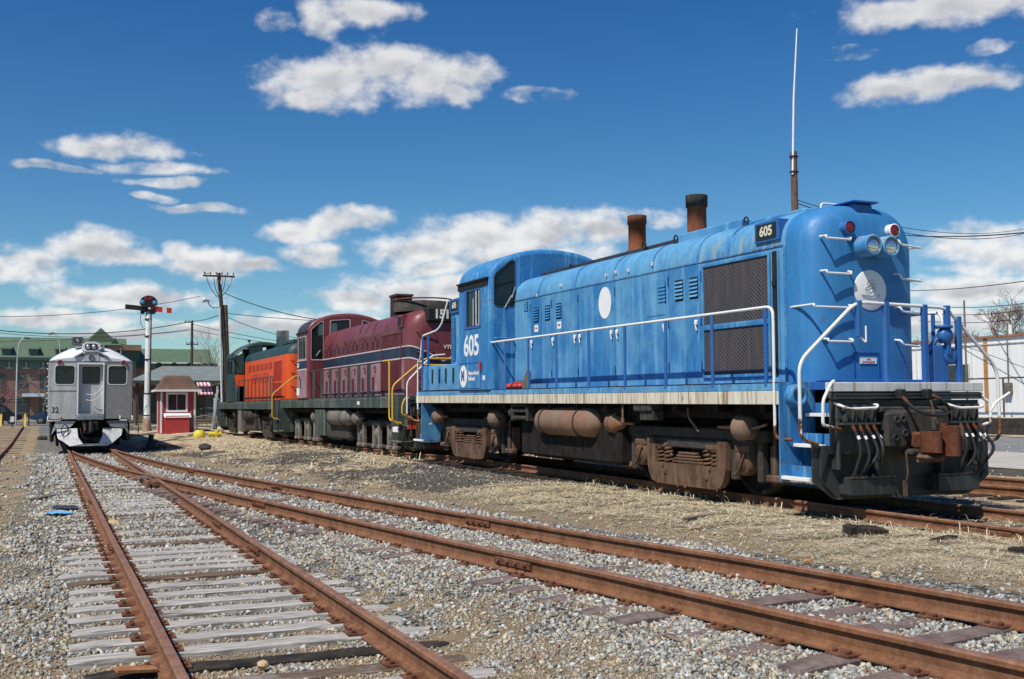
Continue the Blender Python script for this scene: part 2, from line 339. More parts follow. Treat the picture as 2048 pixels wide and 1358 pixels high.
    def plate(s, outer, mapf, t, holes=()):
        """flat polygon with holes, extruded: mapf(u,v,w) -> xyz, w from 0 to t"""
        loops = [[Vector((u, v, 0)) for u, v in l] for l in (outer, *holes)]
        flat = [p for l in loops for p in l]; tri = tessellate_polygon(loops)
        n = len(flat)
        vs = [mapf(p.x, p.y, 0) for p in flat]+[mapf(p.x, p.y, t) for p in flat]
        s.add(vs, [tuple(f) for f in tri]+[tuple(i+n for i in f[::-1]) for f in tri])
        o = 0; fs = []
        for l in loops:
            k = len(l)
            for i in range(k): a, b = o+i, o+(i+1)%k; fs.append((a, b, b+n, a+n))
            o += k
        return s.add(vs, fs)
    def grid(s, rows, smooth=True, closed=False):
        m, n = len(rows), len(rows[0]); vs = [p for r in rows for p in r]; fs = []
        for i in range(m-1):
            for j in range(n if closed else n-1): fs.append((i*n+j, i*n+(j+1)%n, (i+1)*n+(j+1)%n, (i+1)*n+j))
        return s.add(vs, fs, smooth)
    def text(s, body, size, M, ext=0.004, align='CENTER', bold=0.0, sx=1.0):
        c = bpy.data.curves.new('lettering', 'FONT'); c.body = body; c.size = size; c.extrude = ext; c.offset = bold
        c.align_x = align; c.align_y = 'CENTER'; c.resolution_u = 3
        o = bpy.data.objects.new('lettering', c); me = bpy.data.meshes.new_from_object(o)
        vs = [M @ Vector((p.co.x*sx, p.co.y, p.co.z)) for p in me.vertices]
        s.add(vs, [tuple(p.vertices) for p in me.polygons])
        bpy.data.objects.remove(o); bpy.data.curves.remove(c); bpy.data.meshes.remove(me)
        return s
    def build(s, name, mats, parent=None, loc=None, fixn=True, label=None):
        me = bpy.data.meshes.new(name); me.from_pydata([tuple(p) for p in s.v], [], s.f)
        for m in (mats if isinstance(mats, (list, tuple)) else [mats]): me.materials.append(m)
        me.polygons.foreach_set('use_smooth', s.sm); me.polygons.foreach_set('material_index', s.mi)
        if fixn:
            bm = bmesh.new(); bm.from_mesh(me); bmesh.ops.recalc_face_normals(bm, faces=bm.faces); bm.to_mesh(me); bm.free()
        me.update(); o = bpy.data.objects.new(name, me); COL.objects.link(o)
        if parent: o.parent = parent
        if loc: o.location = loc
        if label: o['label'] = label
        return o
def FACE_L(x, y, z): return Matrix(((0,0,-1,x),(-1,0,0,y),(0,1,0,z),(0,0,0,1)))   # lettering on a face looking to -X
def FACE_F(x, y, z): return Matrix(((1,0,0,x),(0,0,-1,y),(0,1,0,z),(0,0,0,1)))    # lettering on a face looking to -Y
def empty(name, loc=(0,0,0), rot=(0,0,0)):
    o = bpy.data.objects.new(name, None); COL.objects.link(o); o.location = loc; o.rotation_euler = rot; o.empty_display_size = 0.3
    return o
def tag(o, label=None, cat=None, group=None, kind=None):
    if label: o['label'] = label
    if cat: o['category'] = cat
    if group: o['group'] = group
    if kind: o['kind'] = kind
    return o
def copy_thing(o, loc=None, rotz=None, parent=None):
    c = o.copy(); COL.objects.link(c); c.parent = parent
    if loc is not None: c.location = loc
    if rotz is not None: c.rotation_euler[2] = rotz
    for ch in [q for q in o.children]: copy_thing(ch, parent=c)
    return c
def raw_mesh(name, V, Fq, mat, col=None, colname='tint', smooth=False):
    """numpy vertices (N,3) and faces (M,k) -> one object"""
    me = bpy.data.meshes.new(name); k = Fq.shape[1]
    me.vertices.add(len(V)); me.vertices.foreach_set('co', V.astype(np.float32).ravel())
    me.loops.add(Fq.size); me.loops.foreach_set('vertex_index', Fq.astype(np.int32).ravel())
    me.polygons.add(len(Fq)); me.polygons.foreach_set('loop_start', np.arange(0, Fq.size, k, dtype=np.int32))
    me.polygons.foreach_set('loop_total', np.full(len(Fq), k, dtype=np.int32))
    if smooth: me.polygons.foreach_set('use_smooth', np.ones(len(Fq), dtype=bool))
    me.materials.append(mat); me.update(calc_edges=True)
    if col is not None:
        a = me.color_attributes.new(colname, 'FLOAT_COLOR', 'POINT')
        c4 = np.concatenate([col, np.ones((len(col), 1))], 1).astype(np.float32); a.data.foreach_set('color', c4.ravel())
    o = bpy.data.objects.new(name, me); COL.objects.link(o); return o
# value noise for laying out the ground
_P = np.random.default_rng(5).random((256, 256))
def vn(x, y):
    xi, yi = np.floor(x).astype(int), np.floor(y).astype(int); fx, fy = x-xi, y-yi
    fx, fy = fx*fx*(3-2*fx), fy*fy*(3-2*fy); g = lambda i, j: _P[i & 255, j & 255]
    return (g(xi,yi)*(1-fx)+g(xi+1,yi)*fx)*(1-fy)+(g(xi,yi+1)*(1-fx)+g(xi+1,yi+1)*fx)*fy
def fbm(x, y, s, o=4):
    r = 0; a = .5; x = np.asarray(x, float)*s; y = np.asarray(y, float)*s
    for k in range(o): r = r+a*vn(x+17*k, y+31*k); x, y, a = x*2.03, y*2.03, a*.5
    return r/(1-.5**o)
def sst(v, a, b):
    t_ = np.clip((np.asarray(v, float)-a)/(b-a), 0, 1); return t_*t_*(3-2*t_)

# ------------------------------------------------------------------ lie of the land and the tracks
AX = 1.5146                                         # centre of the straight track
def bx(y):                                          # centre of the diverging track
    tt = np.clip((48-np.asarray(y, float))/46, 0, 1.1)
    return AX+11.048*tt**2-12.439*tt**3+5.698*tt**4
def bz(y): return 0.213*np.clip((30-np.asarray(y, float))/22, 0, 1)
def cx(y): return 10.1614-0.0081*(np.asarray(y, float)-10.94)     # the engines' track
def cz(y): return np.interp(y, [-40, 10, 25.5, 29, 60, 75], [.21, .235, .315, .25, .17, .17])+.17   # its rail top
def gz(x, y):
    x = np.asarray(x, float); y = np.asarray(y, float)
    B = bz(y); xb = bx(y)
    z = B*sst(x, 2.35, np.maximum(xb-1.0, 2.6))
    far_l = .38*sst(y, 48, 88)
    right = np.where(y < 60, .285, .29)+.03*sst(y, 60, 75)
    w = sst(x, xb+1.0, np.maximum(xb+3.4, 8.3))
    z = z*(1-w)+right*w
    z = np.maximum(z, far_l*(1-w)+0*z)
    z = z-.10*sst(x, 12.2, 14)+.0*x
    return z

# ------------------------------------------------------------------ ground sheet
def ground():
    ys = np.concatenate([np.arange(-6, 26, .16), np.arange(26, 62, .4), np.arange(62, 130, 2.5), np.geomspace(130, 3000, 24)])
    xs = np.concatenate([-np.geomspace(2500, 9, 24), np.arange(-8.6, 14, .16), np.arange(14, 60, 1.0), np.geomspace(60, 2500, 24)])
    X, Y = np.meshgrid(xs, ys); Z = gz(X, Y)
    near = (np.abs(X) < 40) & (Y < 70)
    onA = np.exp(-((X-AX)/1.6)**2); 
    Z = Z-.028+near*((fbm(X, Y, .9)-.5)*.05+(fbm(X, Y, 4)-.5)*.03)*(1-.6*onA)
    # shoulder falling away left of the straight track, and the low mound of dirt in front of the engines
    Z = Z-.05*sst(-X, .2, 1.6)*(Y < 40)+.05*np.exp(-((X-8.0)/.9)**2)*(Y < 40)
    xb = bx(Y); n = fbm(X, Y, .7); n2 = fbm(X+40, Y, 2.2)
    bal = np.maximum(sst(-np.abs(X-AX), -2.5, -1.7)*(.35+.65*sst(n2, .3, .6)), sst(-np.abs(X-xb), -2.3, -1.6))
    bal = np.maximum(bal, ((X > AX) & (X < xb)).astype(float)*np.where(Y < 30, 1, .6))
    bal = np.maximum(bal, sst(X, -1.2+n*1.2, -.2)*(X < 3)*(Y < 46)*sst(n2, .2, .5))
    tan_ = sst(n2+.35*sst(-Y, -11, -6)-.5*sst(np.abs(X-.6), 2.2, 4), .52, .75)*(X < 4.6)
    bal = bal*(1-.75*tan_)
    grs = sst(X-xb, 1.5+1.1*n, 2.6+1.1*n)
    gn = fbm(X, Y*.45, .55)+.25*sst(-Y, -15, -8)
    dry = grs*np.maximum(sst(gn, .44, .58), .75*sst(fbm(X*1.3+9, Y*.5, 1.7), .54, .66))
    cind = grs*(1-sst(gn, .36, .58))
    col = np.stack([np.clip(bal, 0, 1), np.clip(dry, 0, 1), np.clip(cind, 0, 1)], -1).reshape(-1, 3)
    ny, nx = X.shape; idx = np.arange(ny*nx).reshape(ny, nx)
    F4 = np.stack([idx[:-1,:-1], idx[:-1,1:], idx[1:,1:], idx[1:,:-1]], -1).reshape(-1, 4)
    m, t, b = base_mat('yard_ground'); o = co(t)
    at = t.new('ShaderNodeAttribute', attribute_name='zone'); r, g, bl = t.xyz(at.outputs['Color'])
    n1 = t.noise(o, 14, 6, 0.7); n2_ = t.noise(o, 3, 5, 0.65); n3 = t.noise(o, 55, 4, 0.7); n4 = t.noise(o, .35, 5, .6)
    vor = t.new('ShaderNodeTexVoronoi'); t.put(vor.inputs['Vector'], o); vor.inputs['Scale'].default_value = 21
    vc = t.xyz(vor.outputs['Color'])[0]
    dirt = t.mix(t.ramp(n2_, .3, .7), (.24, .165, .095, 1), (.37, .275, .17, 1))
    dirt = t.mix(t.ramp(n3, .35, .7), dirt, (.45, .36, .24, 1))
    dirt = t.mix(t.ramp(n4, .42, .62, 0, .5), dirt, (.24, .19, .13, 1))
    ball = t.mix(vc, (.15, .15, .145, 1), (.46, .465, .45, 1)); ball = t.mix(t.ramp(n1, .35, .7, 0, .5), ball, (.22, .19, .15, 1))
    ball = t.mix(t.ramp(vor.outputs['Distance'], .35, .75), ball, (.06, .06, .055, 1))
    straw = t.mix(t.ramp(n1, .3, .7), (.45, .345, .21, 1), (.66, .54, .37, 1)); straw = t.mix(t.ramp(n2_, .55, .8, 0, .7), straw, (.24, .19, .13, 1))
    cin = t.mix(t.ramp(n3, .35, .65), (.065, .054, .045, 1), (.19, .16, .13, 1)); cin = t.mix(t.ramp(n2_, .5, .8, 0, .4), cin, (.2, .155, .1, 1))
    brk = t.math('MULTIPLY', t.math('SUBTRACT', n1, .5), .9)
    def w(s): return t.ramp(t.math('ADD', s, brk), .35, .65)
    c = t.mix(w(r), dirt, ball); c = t.mix(w(bl), c, cin); c = t.mix(w(g), c, straw)
    t.put(b.inputs['Base Color'], c); b.inputs['Roughness'].default_value = 0.95; b.inputs['Specular IOR Level'].default_value = .1
    bump(t, b, t.math('ADD', t.math('MULTIPLY', vor.outputs['Distance'], -.7), t.math('ADD', n3, t.math('MULTIPLY', n1, 1.2))), .9, .04)
    ob = raw_mesh('ground', np.stack([X, Y, Z], -1).reshape(-1, 3), F4, m, col, 'zone', True)
    tag(ob, kind='structure', label='yard ground of tan dirt, grey ballast and dark cinders'); return (xs, ys, Z)
GX, GY, GZ = ground()
def gh(x, y):                                       # height of the finished ground sheet
    x = np.asarray(x, float); y = np.asarray(y, float)
    i = np.clip(np.searchsorted(GX, x)-1, 0, len(GX)-2); j = np.clip(np.searchsorted(GY, y)-1, 0, len(GY)-2)
    fx = (x-GX[i])/(GX[i+1]-GX[i]); fy = (y-GY[j])/(GY[j+1]-GY[j])
    return (GZ[j,i]*(1-fx)+GZ[j,i+1]*fx)*(1-fy)+(GZ[j+1,i]*(1-fx)+GZ[j+1,i+1]*fx)*fy

# ------------------------------------------------------------------ loose stones (one mass nobody could count)
def scatter_stones(name, label, regions, colfn, keep, sub=True):
    ico = np.array([(x, y, z) for x in (-1, 1) for y in (-1, 1) for z in (-1, 1)])*.62
    fi = np.array([(0,1,3),(0,3,2),(4,6,7),(4,7,5),(0,4,5),(0,5,1),(2,3,7),(2,7,6),(0,2,6),(0,6,4),(1,5,7),(1,7,3)])
    allV, allF, allC, off = [], [], [], 0
    for (d0, d1, dens, r0, r1) in regions:          # by distance from the viewing point
        half = .50; a = .4021
        area = half*2*(d1*d1-d0*d0)/2
        N = int(area*dens)
        d = np.sqrt(RNG.random(N)*(d1*d1-d0*d0)+d0*d0); th = a+(RNG.random(N)*2-1)*half
        x, y = d*np.sin(th), d*np.cos(th)
        k = RNG.random(N) < keep(x, y); x, y = x[k], y[k]; N = len(x)
        r = r0+(r1*1.15-r0)*RNG.random(N)**2.2
        sc = np.stack([np.ones(N), .6+.4*RNG.random(N), .38+.34*RNG.random(N)], 1)*r[:, None]
        V = ico[None]*(1+.28*(RNG.random((N, 8, 1))-.5)+.75*(RNG.random((N, 8, 3))-.5))*sc[:, None, :]
        q = RNG.normal(size=(N, 4)); q[:, 1:3] *= .45; q /= np.linalg.norm(q, axis=1)[:, None]
        w, a1, a2, a3 = q.T
        M = np.stack([1-2*(a2*a2+a3*a3), 2*(a1*a2-a3*w), 2*(a1*a3+a2*w), 2*(a1*a2+a3*w), 1-2*(a1*a1+a3*a3), 2*(a2*a3-a1*w), 2*(a1*a3-a2*w), 2*(a2*a3+a1*w), 1-2*(a1*a1+a2*a2)], 1).reshape(N, 3, 3)
        V = np.einsum('nij,nkj->nki', M, V)
        z = gh(x, y)+r*(.05+.32*RNG.random(N))
        V += np.stack([x, y, z], 1)[:, None, :]
        c = colfn(x, y, N)
        allV.append(V.reshape(-1, 3)); allF.append((fi[None]+(np.arange(N)*8)[:, None, None]+off).reshape(-1, 3)); off += N*8
        allC.append(np.repeat(c, 8, 0))
    m = MATS.get('loose_stone')
    if not m:
        m, t, b = base_mat('loose_stone'); o = co(t)
        at = t.new('ShaderNodeAttribute', attribute_name='tint')
        n = t.noise(o, 70, 3, .6)
        t.put(b.inputs['Base Color'], t.mix(t.ramp(n, .3, .7, 0, .35), at.outputs['Color'], (.17, .15, .12, 1)))
        b.inputs['Roughness'].default_value = .9; b.inputs['Specular IOR Level'].default_value = .2
        bump(t, b, n, .4, .005)
    ob = raw_mesh(name, np.concatenate(allV), np.concatenate(allF), m, np.concatenate(allC))
    return tag(ob, label=label, kind='stuff')
TIES = []                                           # (x0, x1, y, half width) of ties lying clear of the stones
def on_tie(x, y):
    hit = np.zeros(len(x), bool)
    k = np.clip(np.searchsorted(TY, y), 1, len(TY)-1)
    for kk in (k-1, k):
        hit |= (np.abs(y-TY[kk]) < .105) & (x > T0[kk]) & (x < T1[kk])
    return hit
tie_y = []
yy = 3.2
while yy < 43:
    tie_y.append(yy+random.uniform(-.03, .03)); yy += .505
TY = np.array(tie_y); T0 = []; T1 = []
for yv in TY:
    ext = float(np.interp(yv, [24, 25, 42, 43], [2.85, float(bx(25))+1.25, 3.0, 2.85])) if yv > 24.6 else 2.82
    if yv > 24.6: ext = max(2.85, float(bx(yv))+1.3)
    T0.append(.21+random.uniform(-.06, .06)); T1.append(ext+random.uniform(-.12, .12))
T0, T1 = np.array(T0), np.array(T1)
def keep_ballast(x, y):
    xb = bx(y); n2 = fbm(x+40, y, 2.2); n = fbm(x, y, .7)
    p = np.where((x > -1.0+n*1.3) & (x < xb+1.25+1.0*n), 1.0, .10)
    p = np.where((x < .1) & (n2 < .42), p*.25, p)
    p = np.where((np.abs(x-AX) < 1.35) & (y < 12) & (n2 > .40), p*.22, p); p = np.where((x < 3.9) & (y < 9.5) & (n2 > .47), p*.35, p)
    p = np.where((x > xb+2.3), .04, p)
    exposed = on_tie(x, y)
    ex = np.clip(.97-.028*np.maximum(y-9, 0), .35, 1)
    p = np.where(exposed, p*(1-ex), p)
    return p*np.where(np.abs(x-cx(y)) < 1.9, .15, 1)
def col_ballast(x, y, N):
    g = .22+.34*RNG.random(N); c = np.stack([g*1.0, g*1.0, g*.945], 1)
    u = RNG.random(N); c[u < .28] *= (1.15, 1.0, .76); c[u < .05] = (.24, .14, .08)
    c[(u > .96)] = np.stack([.55+.2*RNG.random((u > .96).sum())]*3, 1)*(1, .98, .93); c[(u > .8) & (u < .9)] *= .55
    return c
def keep_fines(x, y):
    n2 = fbm(x+40, y, 2.2); xb = bx(y)
    p = np.where(x < 4.4, .3+.7*(n2 > .40), .12); p = np.where(x > xb+.3, .05, p)
    return np.where(on_tie(x, y), .06, p)
def col_fines(x, y, N):
    g = .19+.30*RNG.random(N); return np.stack([g*1.2, g*.98, g*.68], 1)
scatter_stones('ballast_stones', 'loose grey crushed ballast stones around the tracks',
    [(4.3, 8, 1900, .009, .026), (8, 14, 900, .012, .030), (14, 24, 270, .018, .043), (24, 46, 75, .028, .06)], col_ballast, keep_ballast)
scatter_stones('gravel_fines', 'fine tan gravel between the near ties and left of the track',
    [(4.3, 8, 2100, .006, .015), (8, 14, 650, .008, .019), (14, 26, 110, .013, .027)], col_fines, keep_fines)

def keep_cinder(x, y):
    xb = bx(y); n = fbm(x, y, .7); gn = fbm(x, y*.45, .55)+.25*sst(-y, -15, -8)
    tf = fbm(x*1.3+9, y*.5, 1.7)
    return sst(x-xb, 1.5+1.1*n, 2.6+1.1*n)*(1-.8*sst(gn, .38, .62))*(x < 10.5)*np.where(y > 7, 1, .3)*(.25+.75*sst(tf, .35, .6))
def col_cinder(x, y, N):
    g = .05+.19*RNG.random(N)**1.5; return np.stack([g*1.16, g*1.0, g*.84], 1)
scatter_stones('cinder_gravel', 'dark cinder gravel on the ground in front of the engines',
    [(7, 14, 700, .008, .02), (14, 24, 330, .012, .03), (24, 46, 90, .02, .045)], col_cinder, keep_cinder)

# ------------------------------------------------------------------ dead grass
def dead_grass():
    V, F, C = [], [], []; off = 0
    for (d0, d1, dens, L, wd) in ((6, 12.5, 4200, .10, .0026), (12.5, 20, 1500, .14, .0045), (20, 40, 150, .24, .011), (40, 64, 22, .3, .02)):
        half = .5; N = int(half*(d1*d1-d0*d0)*dens)
        d = np.sqrt(RNG.random(N)*(d1*d1-d0*d0)+d0*d0); th = .4021+(RNG.random(N)*2-1)*half
        x, y = d*np.sin(th), d*np.cos(th); xb = bx(y); n = fbm(x, y, .7)
        gn = fbm(x, y*.45, .55)+.25*sst(-y, -15, -8); tuft = fbm(x, y, 3.1)
        p = sst(x-xb, 1.3+1.0*n, 2.4+1.0*n)*sst(gn, .43, .58)*(.35+.65*(tuft > .5))
        p = np.where(x < 5, .0, p)*np.where(np.abs(x-cx(y)) < .65, .35, 1)*np.where((x > cx(y)-.2) & (y > 10.8), .1, 1)*np.where(x > 13.2, .1, 1)
        k = RNG.random(N) < p; x, y, tuft = x[k], y[k], tuft[k]; N = len(x)
        an = RNG.random(N)*2*PI; lean = .25+1.15*RNG.random(N); edge = np.abs(x-cx(y)) < 1.35
        up = np.where((RNG.random(N) < .006+.03*edge), .75, .03+.17*RNG.random(N)**2); ln = L*(.4+RNG.random(N))
        dx, dy = np.cos(an), np.sin(an); w = wd*(.6+.8*RNG.random(N)); px_, py_ = -dy*w, dx*w
        z0 = gh(x, y)+.003+.03*RNG.random(N)*(tuft > .45)
        P0 = np.stack([x, y, z0], 1)
        h1 = ln*up*.75; r1 = ln*.5*np.sqrt(1-np.minimum(up, .95)**2)
        P1 = P0+np.stack([dx*r1, dy*r1, h1], 1); P2 = P1+np.stack([dx*r1*1.1+(RNG.random(N)-.5)*ln*.3, dy*r1*1.1, h1*.15], 1)
        s_ = np.stack([px_, py_, np.zeros(N)], 1)
        v = np.stack([P0-s_, P0+s_, P1-s_*.8, P1+s_*.8, P2-s_*.25, P2+s_*.25], 1)
        V.append(v.reshape(-1, 3)); b_ = (np.arange(N)*6)[:, None]+off; off += N*6
        F.append(np.concatenate([b_+[0,1,3,2], b_+[2,3,5,4]], 0))
        g = .40+.36*RNG.random(N); c = np.stack([g*1.08, g*.92, g*.63], 1); u = RNG.random(N); c[u < .2] *= .5
        C.append(np.repeat(c, 6, 0))
    m, t, b = base_mat('dead_grass_blade'); at = t.new('ShaderNodeAttribute', attribute_name='tint')
    t.put(b.inputs['Base Color'], at.outputs['Color']); b.inputs['Roughness'].default_value = .8; b.inputs['Specular IOR Level'].default_value = .15
    tag(raw_mesh('dry_grass', np.concatenate(V), np.concatenate(F), m, np.concatenate(C)), label='matted dry tan grass beside the engines', kind='stuff')
dead_grass()

# ------------------------------------------------------------------ ties
def tie_material():
    m, t, b = base_mat('weathered_tie'); o = co(t); inf = t.new('ShaderNodeObjectInfo').outputs['Random']
    sh = t.vec('ADD', o, t.comb(t.math('MULTIPLY', inf, 40), t.math('MULTIPLY', inf, 17), 0))
    g = t.noise(t.mapv(sh, (1.2, 26, 20)), 2.0, 6, .7); n = t.noise(sh, 3, 4, .6)
    pale = t.mix(t.ramp(g, .32, .68), (.21, .185, .165, 1), (.57, .54, .505, 1))
    brown = t.mix(t.ramp(g, .35, .7), (.07, .045, .03, 1), (.24, .17, .125, 1))
    k = t.ramp(t.math('ADD', inf, t.math('MULTIPLY', t.math('SUBTRACT', n, .5), .6)), .62, .82)
    t.put(b.inputs['Base Color'], t.mix(k, pale, brown)); b.inputs['Roughness'].default_value = .92
    b.inputs['Specular IOR Level'].default_value = .15; bump(t, b, g, .9, .012); return m
M_tie = tie_material(); M_tiedark = rusty('creosote_tie', (.018, .015, .013), (.05, .038, .03), (.12, .09, .07), .85, .35)
M_tiebrown = rusty('brown_tie', (.12, .085, .075), (.21, .16, .14), (.30, .25, .23), .9, .4)
M_railrust = rusty('rail_rust', (.15, .068, .035), (.25, .115, .056), (.25, .16, .108), .8, .45, 4)
M_railhead = rusty('rail_head_rust', (.19, .09, .06), (.29, .14, .08), (.31, .22, .175), .55, .55, 4)
M_plate = rusty('tie_plate_rust', (.10, .04, .025), (.2, .085, .045), (.22, .13, .09), .9, .3, 8)
def tie_mesh(L, seed, mat_):
    r = random.Random(seed); b = MB(); n = 14; rows = []
    hw, hh = .105, .16
    for i in range(n+1):
        xx = L*i/n; e = [(r.uniform(-.006, .006), r.uniform(-.006, .004)) for _ in range(6)]
        pr = [(-hw, -hh), (-hw, -.012), (-hw+.014, 0), (hw-.014, 0), (hw, -.012), (hw, -hh)]
        if i in (0, n): pr = [(p*(.96 if j in (2, 3) else 1), q-(.012 if 0 < j < 5 else 0)) for j, (p, q) in enumerate(pr)]
        rows.append([(xx+r.uniform(-.012, .012)*(i in (0, n)), p+e[j][0], q+e[j][1]) for j, (p, q) in enumerate(pr)])
    b.grid(rows, False); b.add(rows[0], [(0,1,2,3,4,5)]); b.add(rows[-1], [(5,4,3,2,1,0)])
    me = b.build('railroad_tie', mat_); return me
pm = MB(); pm.box(-.16, .16, -.09, .09, -.002, .016, .004)
for sx in (-.115, .115):
    for sy in (-.055, .05): pm.box(sx-.017, sx+.017, sy-.014, sy+.014, .016, .040, .006)
PLATE = pm.build('tie_plate', M_plate); PLATE_ME = PLATE.data; bpy.data.objects.remove(PLATE)
def lay_tie(proto, x0, y, z, rot, rails, label, group, sx=1.0):
    o = proto.copy(); COL.objects.link(o); o.location = (x0, y, z); o.rotation_euler = (0, 0, rot); o.scale = (sx, 1, 1)
    tag(o, label, 'railroad tie', group)
    for rx in rails:
        p = bpy.data.objects.new('tie_plate', PLATE_ME); COL.objects.link(p); p.parent = o
        p.location = (rx/sx, 0, 0); p.scale = (1/sx, 1, 1)
    return o
protos = [tie_mesh(2.6, 30+i, M_tie) for i in range(4)]; proto_dark = tie_mesh(2.6, 50, M_tiedark); proto_b = [tie_mesh(2.6, 60+i, M_tiebrown) for i in range(3)]
G_A = 'weathered ties under the straight track'
for i, yv in enumerate(TY):
    dark = abs(yv-7.62) < .26
    pr = proto_dark if dark else protos[i % 4]
    L = T1[i]-T0[i]; zt = .012+random.uniform(-.012, .010)-(.018 if yv > 14 else 0)
    rails = [AX-.7525-T0[i], AX+.7525-T0[i]]
    if yv > 25 and yv < 40: rails += [float(bx(yv))-.7525-T0[i], float(bx(yv))+.7525-T0[i]]
    elif yv <= 10: pass
    if dark: lb = 'black creosoted tie under the straight track, standing clear of the gravel'; rails = rails[:1]
    elif yv > 24.6: lb = 'long half buried switch tie beneath both diverging tracks'
    elif yv < 10: lb = 'pale split weathered tie lying clear of the tan gravel'
    else: lb = 'grey weathered tie half buried in ballast between the straight rails'
    gp = None if dark else (G_A if yv <= 24.6 and yv >= 10 else 'pale ties in the foreground' if yv < 10 else 'switch ties')
    lay_tie(pr, T0[i], yv, zt, random.uniform(-.012, .012), rails, lb, gp, L/2.6)
yv = 3.4
while yv < 24.4:
    x = float(bx(yv)); sl = float(bx(yv+.1)-bx(yv-.1))/.2; rot = -math.atan(sl)+random.uniform(-.03, .03)
    c_, s_ = math.cos(rot), math.sin(rot)
    lay_tie(random.choice(proto_b), x-1.3*c_, yv-1.3*s_, float(bz(yv))+random.uniform(-.028, .010), rot, [1.3-.7525, 1.3+.7525],
            'brown tie mostly buried in grey ballast under the curving track', 'brown ties under the curving track')
    yv += .53
for pr in protos+[proto_dark]+proto_b: bpy.data.objects.remove(pr)

# ------------------------------------------------------------------ rails
RAILP = [(-.07, 0), (-.07, .012), (-.018, .026), (-.009, .05), (-.009, .115), (-.034, .132), (-.034, .158), (-.026, .17), (.026, .17), (.034, .158), (.034, .132), (.009, .115), (.009, .05), (.018, .026), (.07, .012), (.07, 0)]
def rail(path, label, group='rusty rails of the yard tracks', joints=(), name='rail', hs=1.0):
    """path: list of (x, y, top z)"""
    b = MB(); P_ = [Vector(p) for p in path]; rows = []
    for i, p in enumerate(P_):
        d = (P_[min(i+1, len(P_)-1)]-P_[max(i-1, 0)]); d.z = 0; d.normalize(); nr = Vector((d.y, -d.x, 0))
        rows.append([p+nr*u+Vector((0, 0, (v-.17)*hs)) for u, v in RAILP])
    m = len(RAILP)
    for j in range(m-1):
        b.cur = 1 if 6 <= j <= 8 else 0
        b.grid([[r[j], r[j+1]] for r in rows], False)
    b.cur = 0; b.add(rows[0], [tuple(range(m))]); b.add(rows[-1], [tuple(range(m))[::-1]])
    o = b.build(name, [M_railrust, M_railhead]); tag(o, label, 'rail', group)
    for jy in joints:
        k = min(range(len(P_)-1), key=lambda i: abs(P_[i].y-jy)); p = P_[k]; d = (P_[k+1]-P_[k]).normalized()
        nr = Vector((d.y, -d.x, 0)); q = MB()
        for sg in (-1, 1):
            for (u0, u1, v0, v1, hl) in ((.012, .03, .03, .125, .33),):
                vs = []
                for a in (-hl, hl):
                    for u, v in ((u0, v0), (u1, v0+.02), (u1, v1-.02), (u0, v1)): vs.append(p+d*a+nr*sg*u+Vector((0, 0, v-.17)))
                q.add(vs, [(0,1,5,4), (1,2,6,5), (2,3,7,6), (0,3,2,1), (4,5,6,7)])
            for a in (-.24, -.08, .08, .24):
                c_ = p+d*a+nr*sg*.03+Vector((0, 0, .078-.17)); q.cyl(c_, c_+nr*sg*.03, .019, n=6)
        q.build('joint_bar', M_plate, o)
    return o
ysA = np.concatenate([np.arange(2, 30, 1.0), np.arange(30, 64, 3.0)])
wob = lambda y, s: .004*math.sin(y*.6+2*s)
rail([(AX-.7525+wob(y, 1), y, .17) for y in ysA], 'long rusty rail at the left of the straight track', joints=(14.4, 31, 21))
rail([(AX+.7525+wob(y, 2), y, .17) for y in ysA], 'rusty right hand rail of the straight track, crossed by the frog', joints=(16.2, 12.9))
def bpath(off, y0, y1, step=.5):
    out = []
    y = y0
    while y <= y1+1e-6:
        sl = float(bx(y+.05)-bx(y-.05))/.1; n = 1/math.sqrt(1+sl*sl)
        out.append((float(bx(y))+off*n, y-off*n*sl, float(bz(y))+.17)); y += step
    return out
pl = [p for p in bpath(-.7525, 1.5, 43.0) if p[0] > AX-.7525+.075]
rail(pl, 'rusty rail sweeping from the switch points through the frog to lower right', joints=(17.6, 9.3, 31))
pr_ = [p for p in bpath(.7525, 1.5, 44.0) if p[0] > AX+.7525+.0]
rail(pr_, 'outermost rusty rail of the curving track beside the dry grass', joints=(21.6, 13.2, 29.0))
for off, lb in ((-.7525, 'rusty rail nearest the dry grass under the three engines'), (.7525, 'far rail under the three engines, partly hidden by them')):
    rail([(float(cx(y))+off, y, float(cz(y))) for y in list(np.arange(1.5, 30, 1.5))+list(np.arange(31, 80, 4))], lb, joints=(8.6,) if off < 0 else (), hs=.8)
# frog casting where the two inner rails cross
yf = min(np.arange(20, 34, .1), key=lambda y: abs(float(bx(y))-.7525-(AX+.7525)))
fr = MB(); xf = AX+.7525
fr.plate([(-.16, -1.0), (.20, -1.0), (.14, .2), (.0, 1.3), (-.22, 1.3), (-.14, .1)], lambda u, v, w: (xf+u, yf+v, .05+w), .09)
fr.box(xf-.26, xf-.2, yf-.9, yf+1.2, .0, .15, .01); fr.box(xf+.24, xf+.3, yf-.9, yf+.9, .0, .15, .01)
for k in range(-3, 5): fr.box(xf-.28, xf+.32, yf+k*.27-.05, yf+k*.27+.05, .02, .05)
fo = fr.build('rail_frog', M_railrust); tag(fo, 'cast steel frog block where the inner rails of the switch cross', 'rail frog')
gp_ = MB(); gp_.box(xf-.34, xf-.05, yf+.2, yf+1.15, .142, .158, .004)
for q in range(4): gp_.cyl((xf-.28+.06*q, yf+.3, .158), (xf-.28+.06*q, yf+.3, .17), .02, n=6)
gp_.build('cover_plate', rusty('frog_plate', (.13, .095, .08), (.2, .15, .125), (.25, .19, .16), .7), fo)

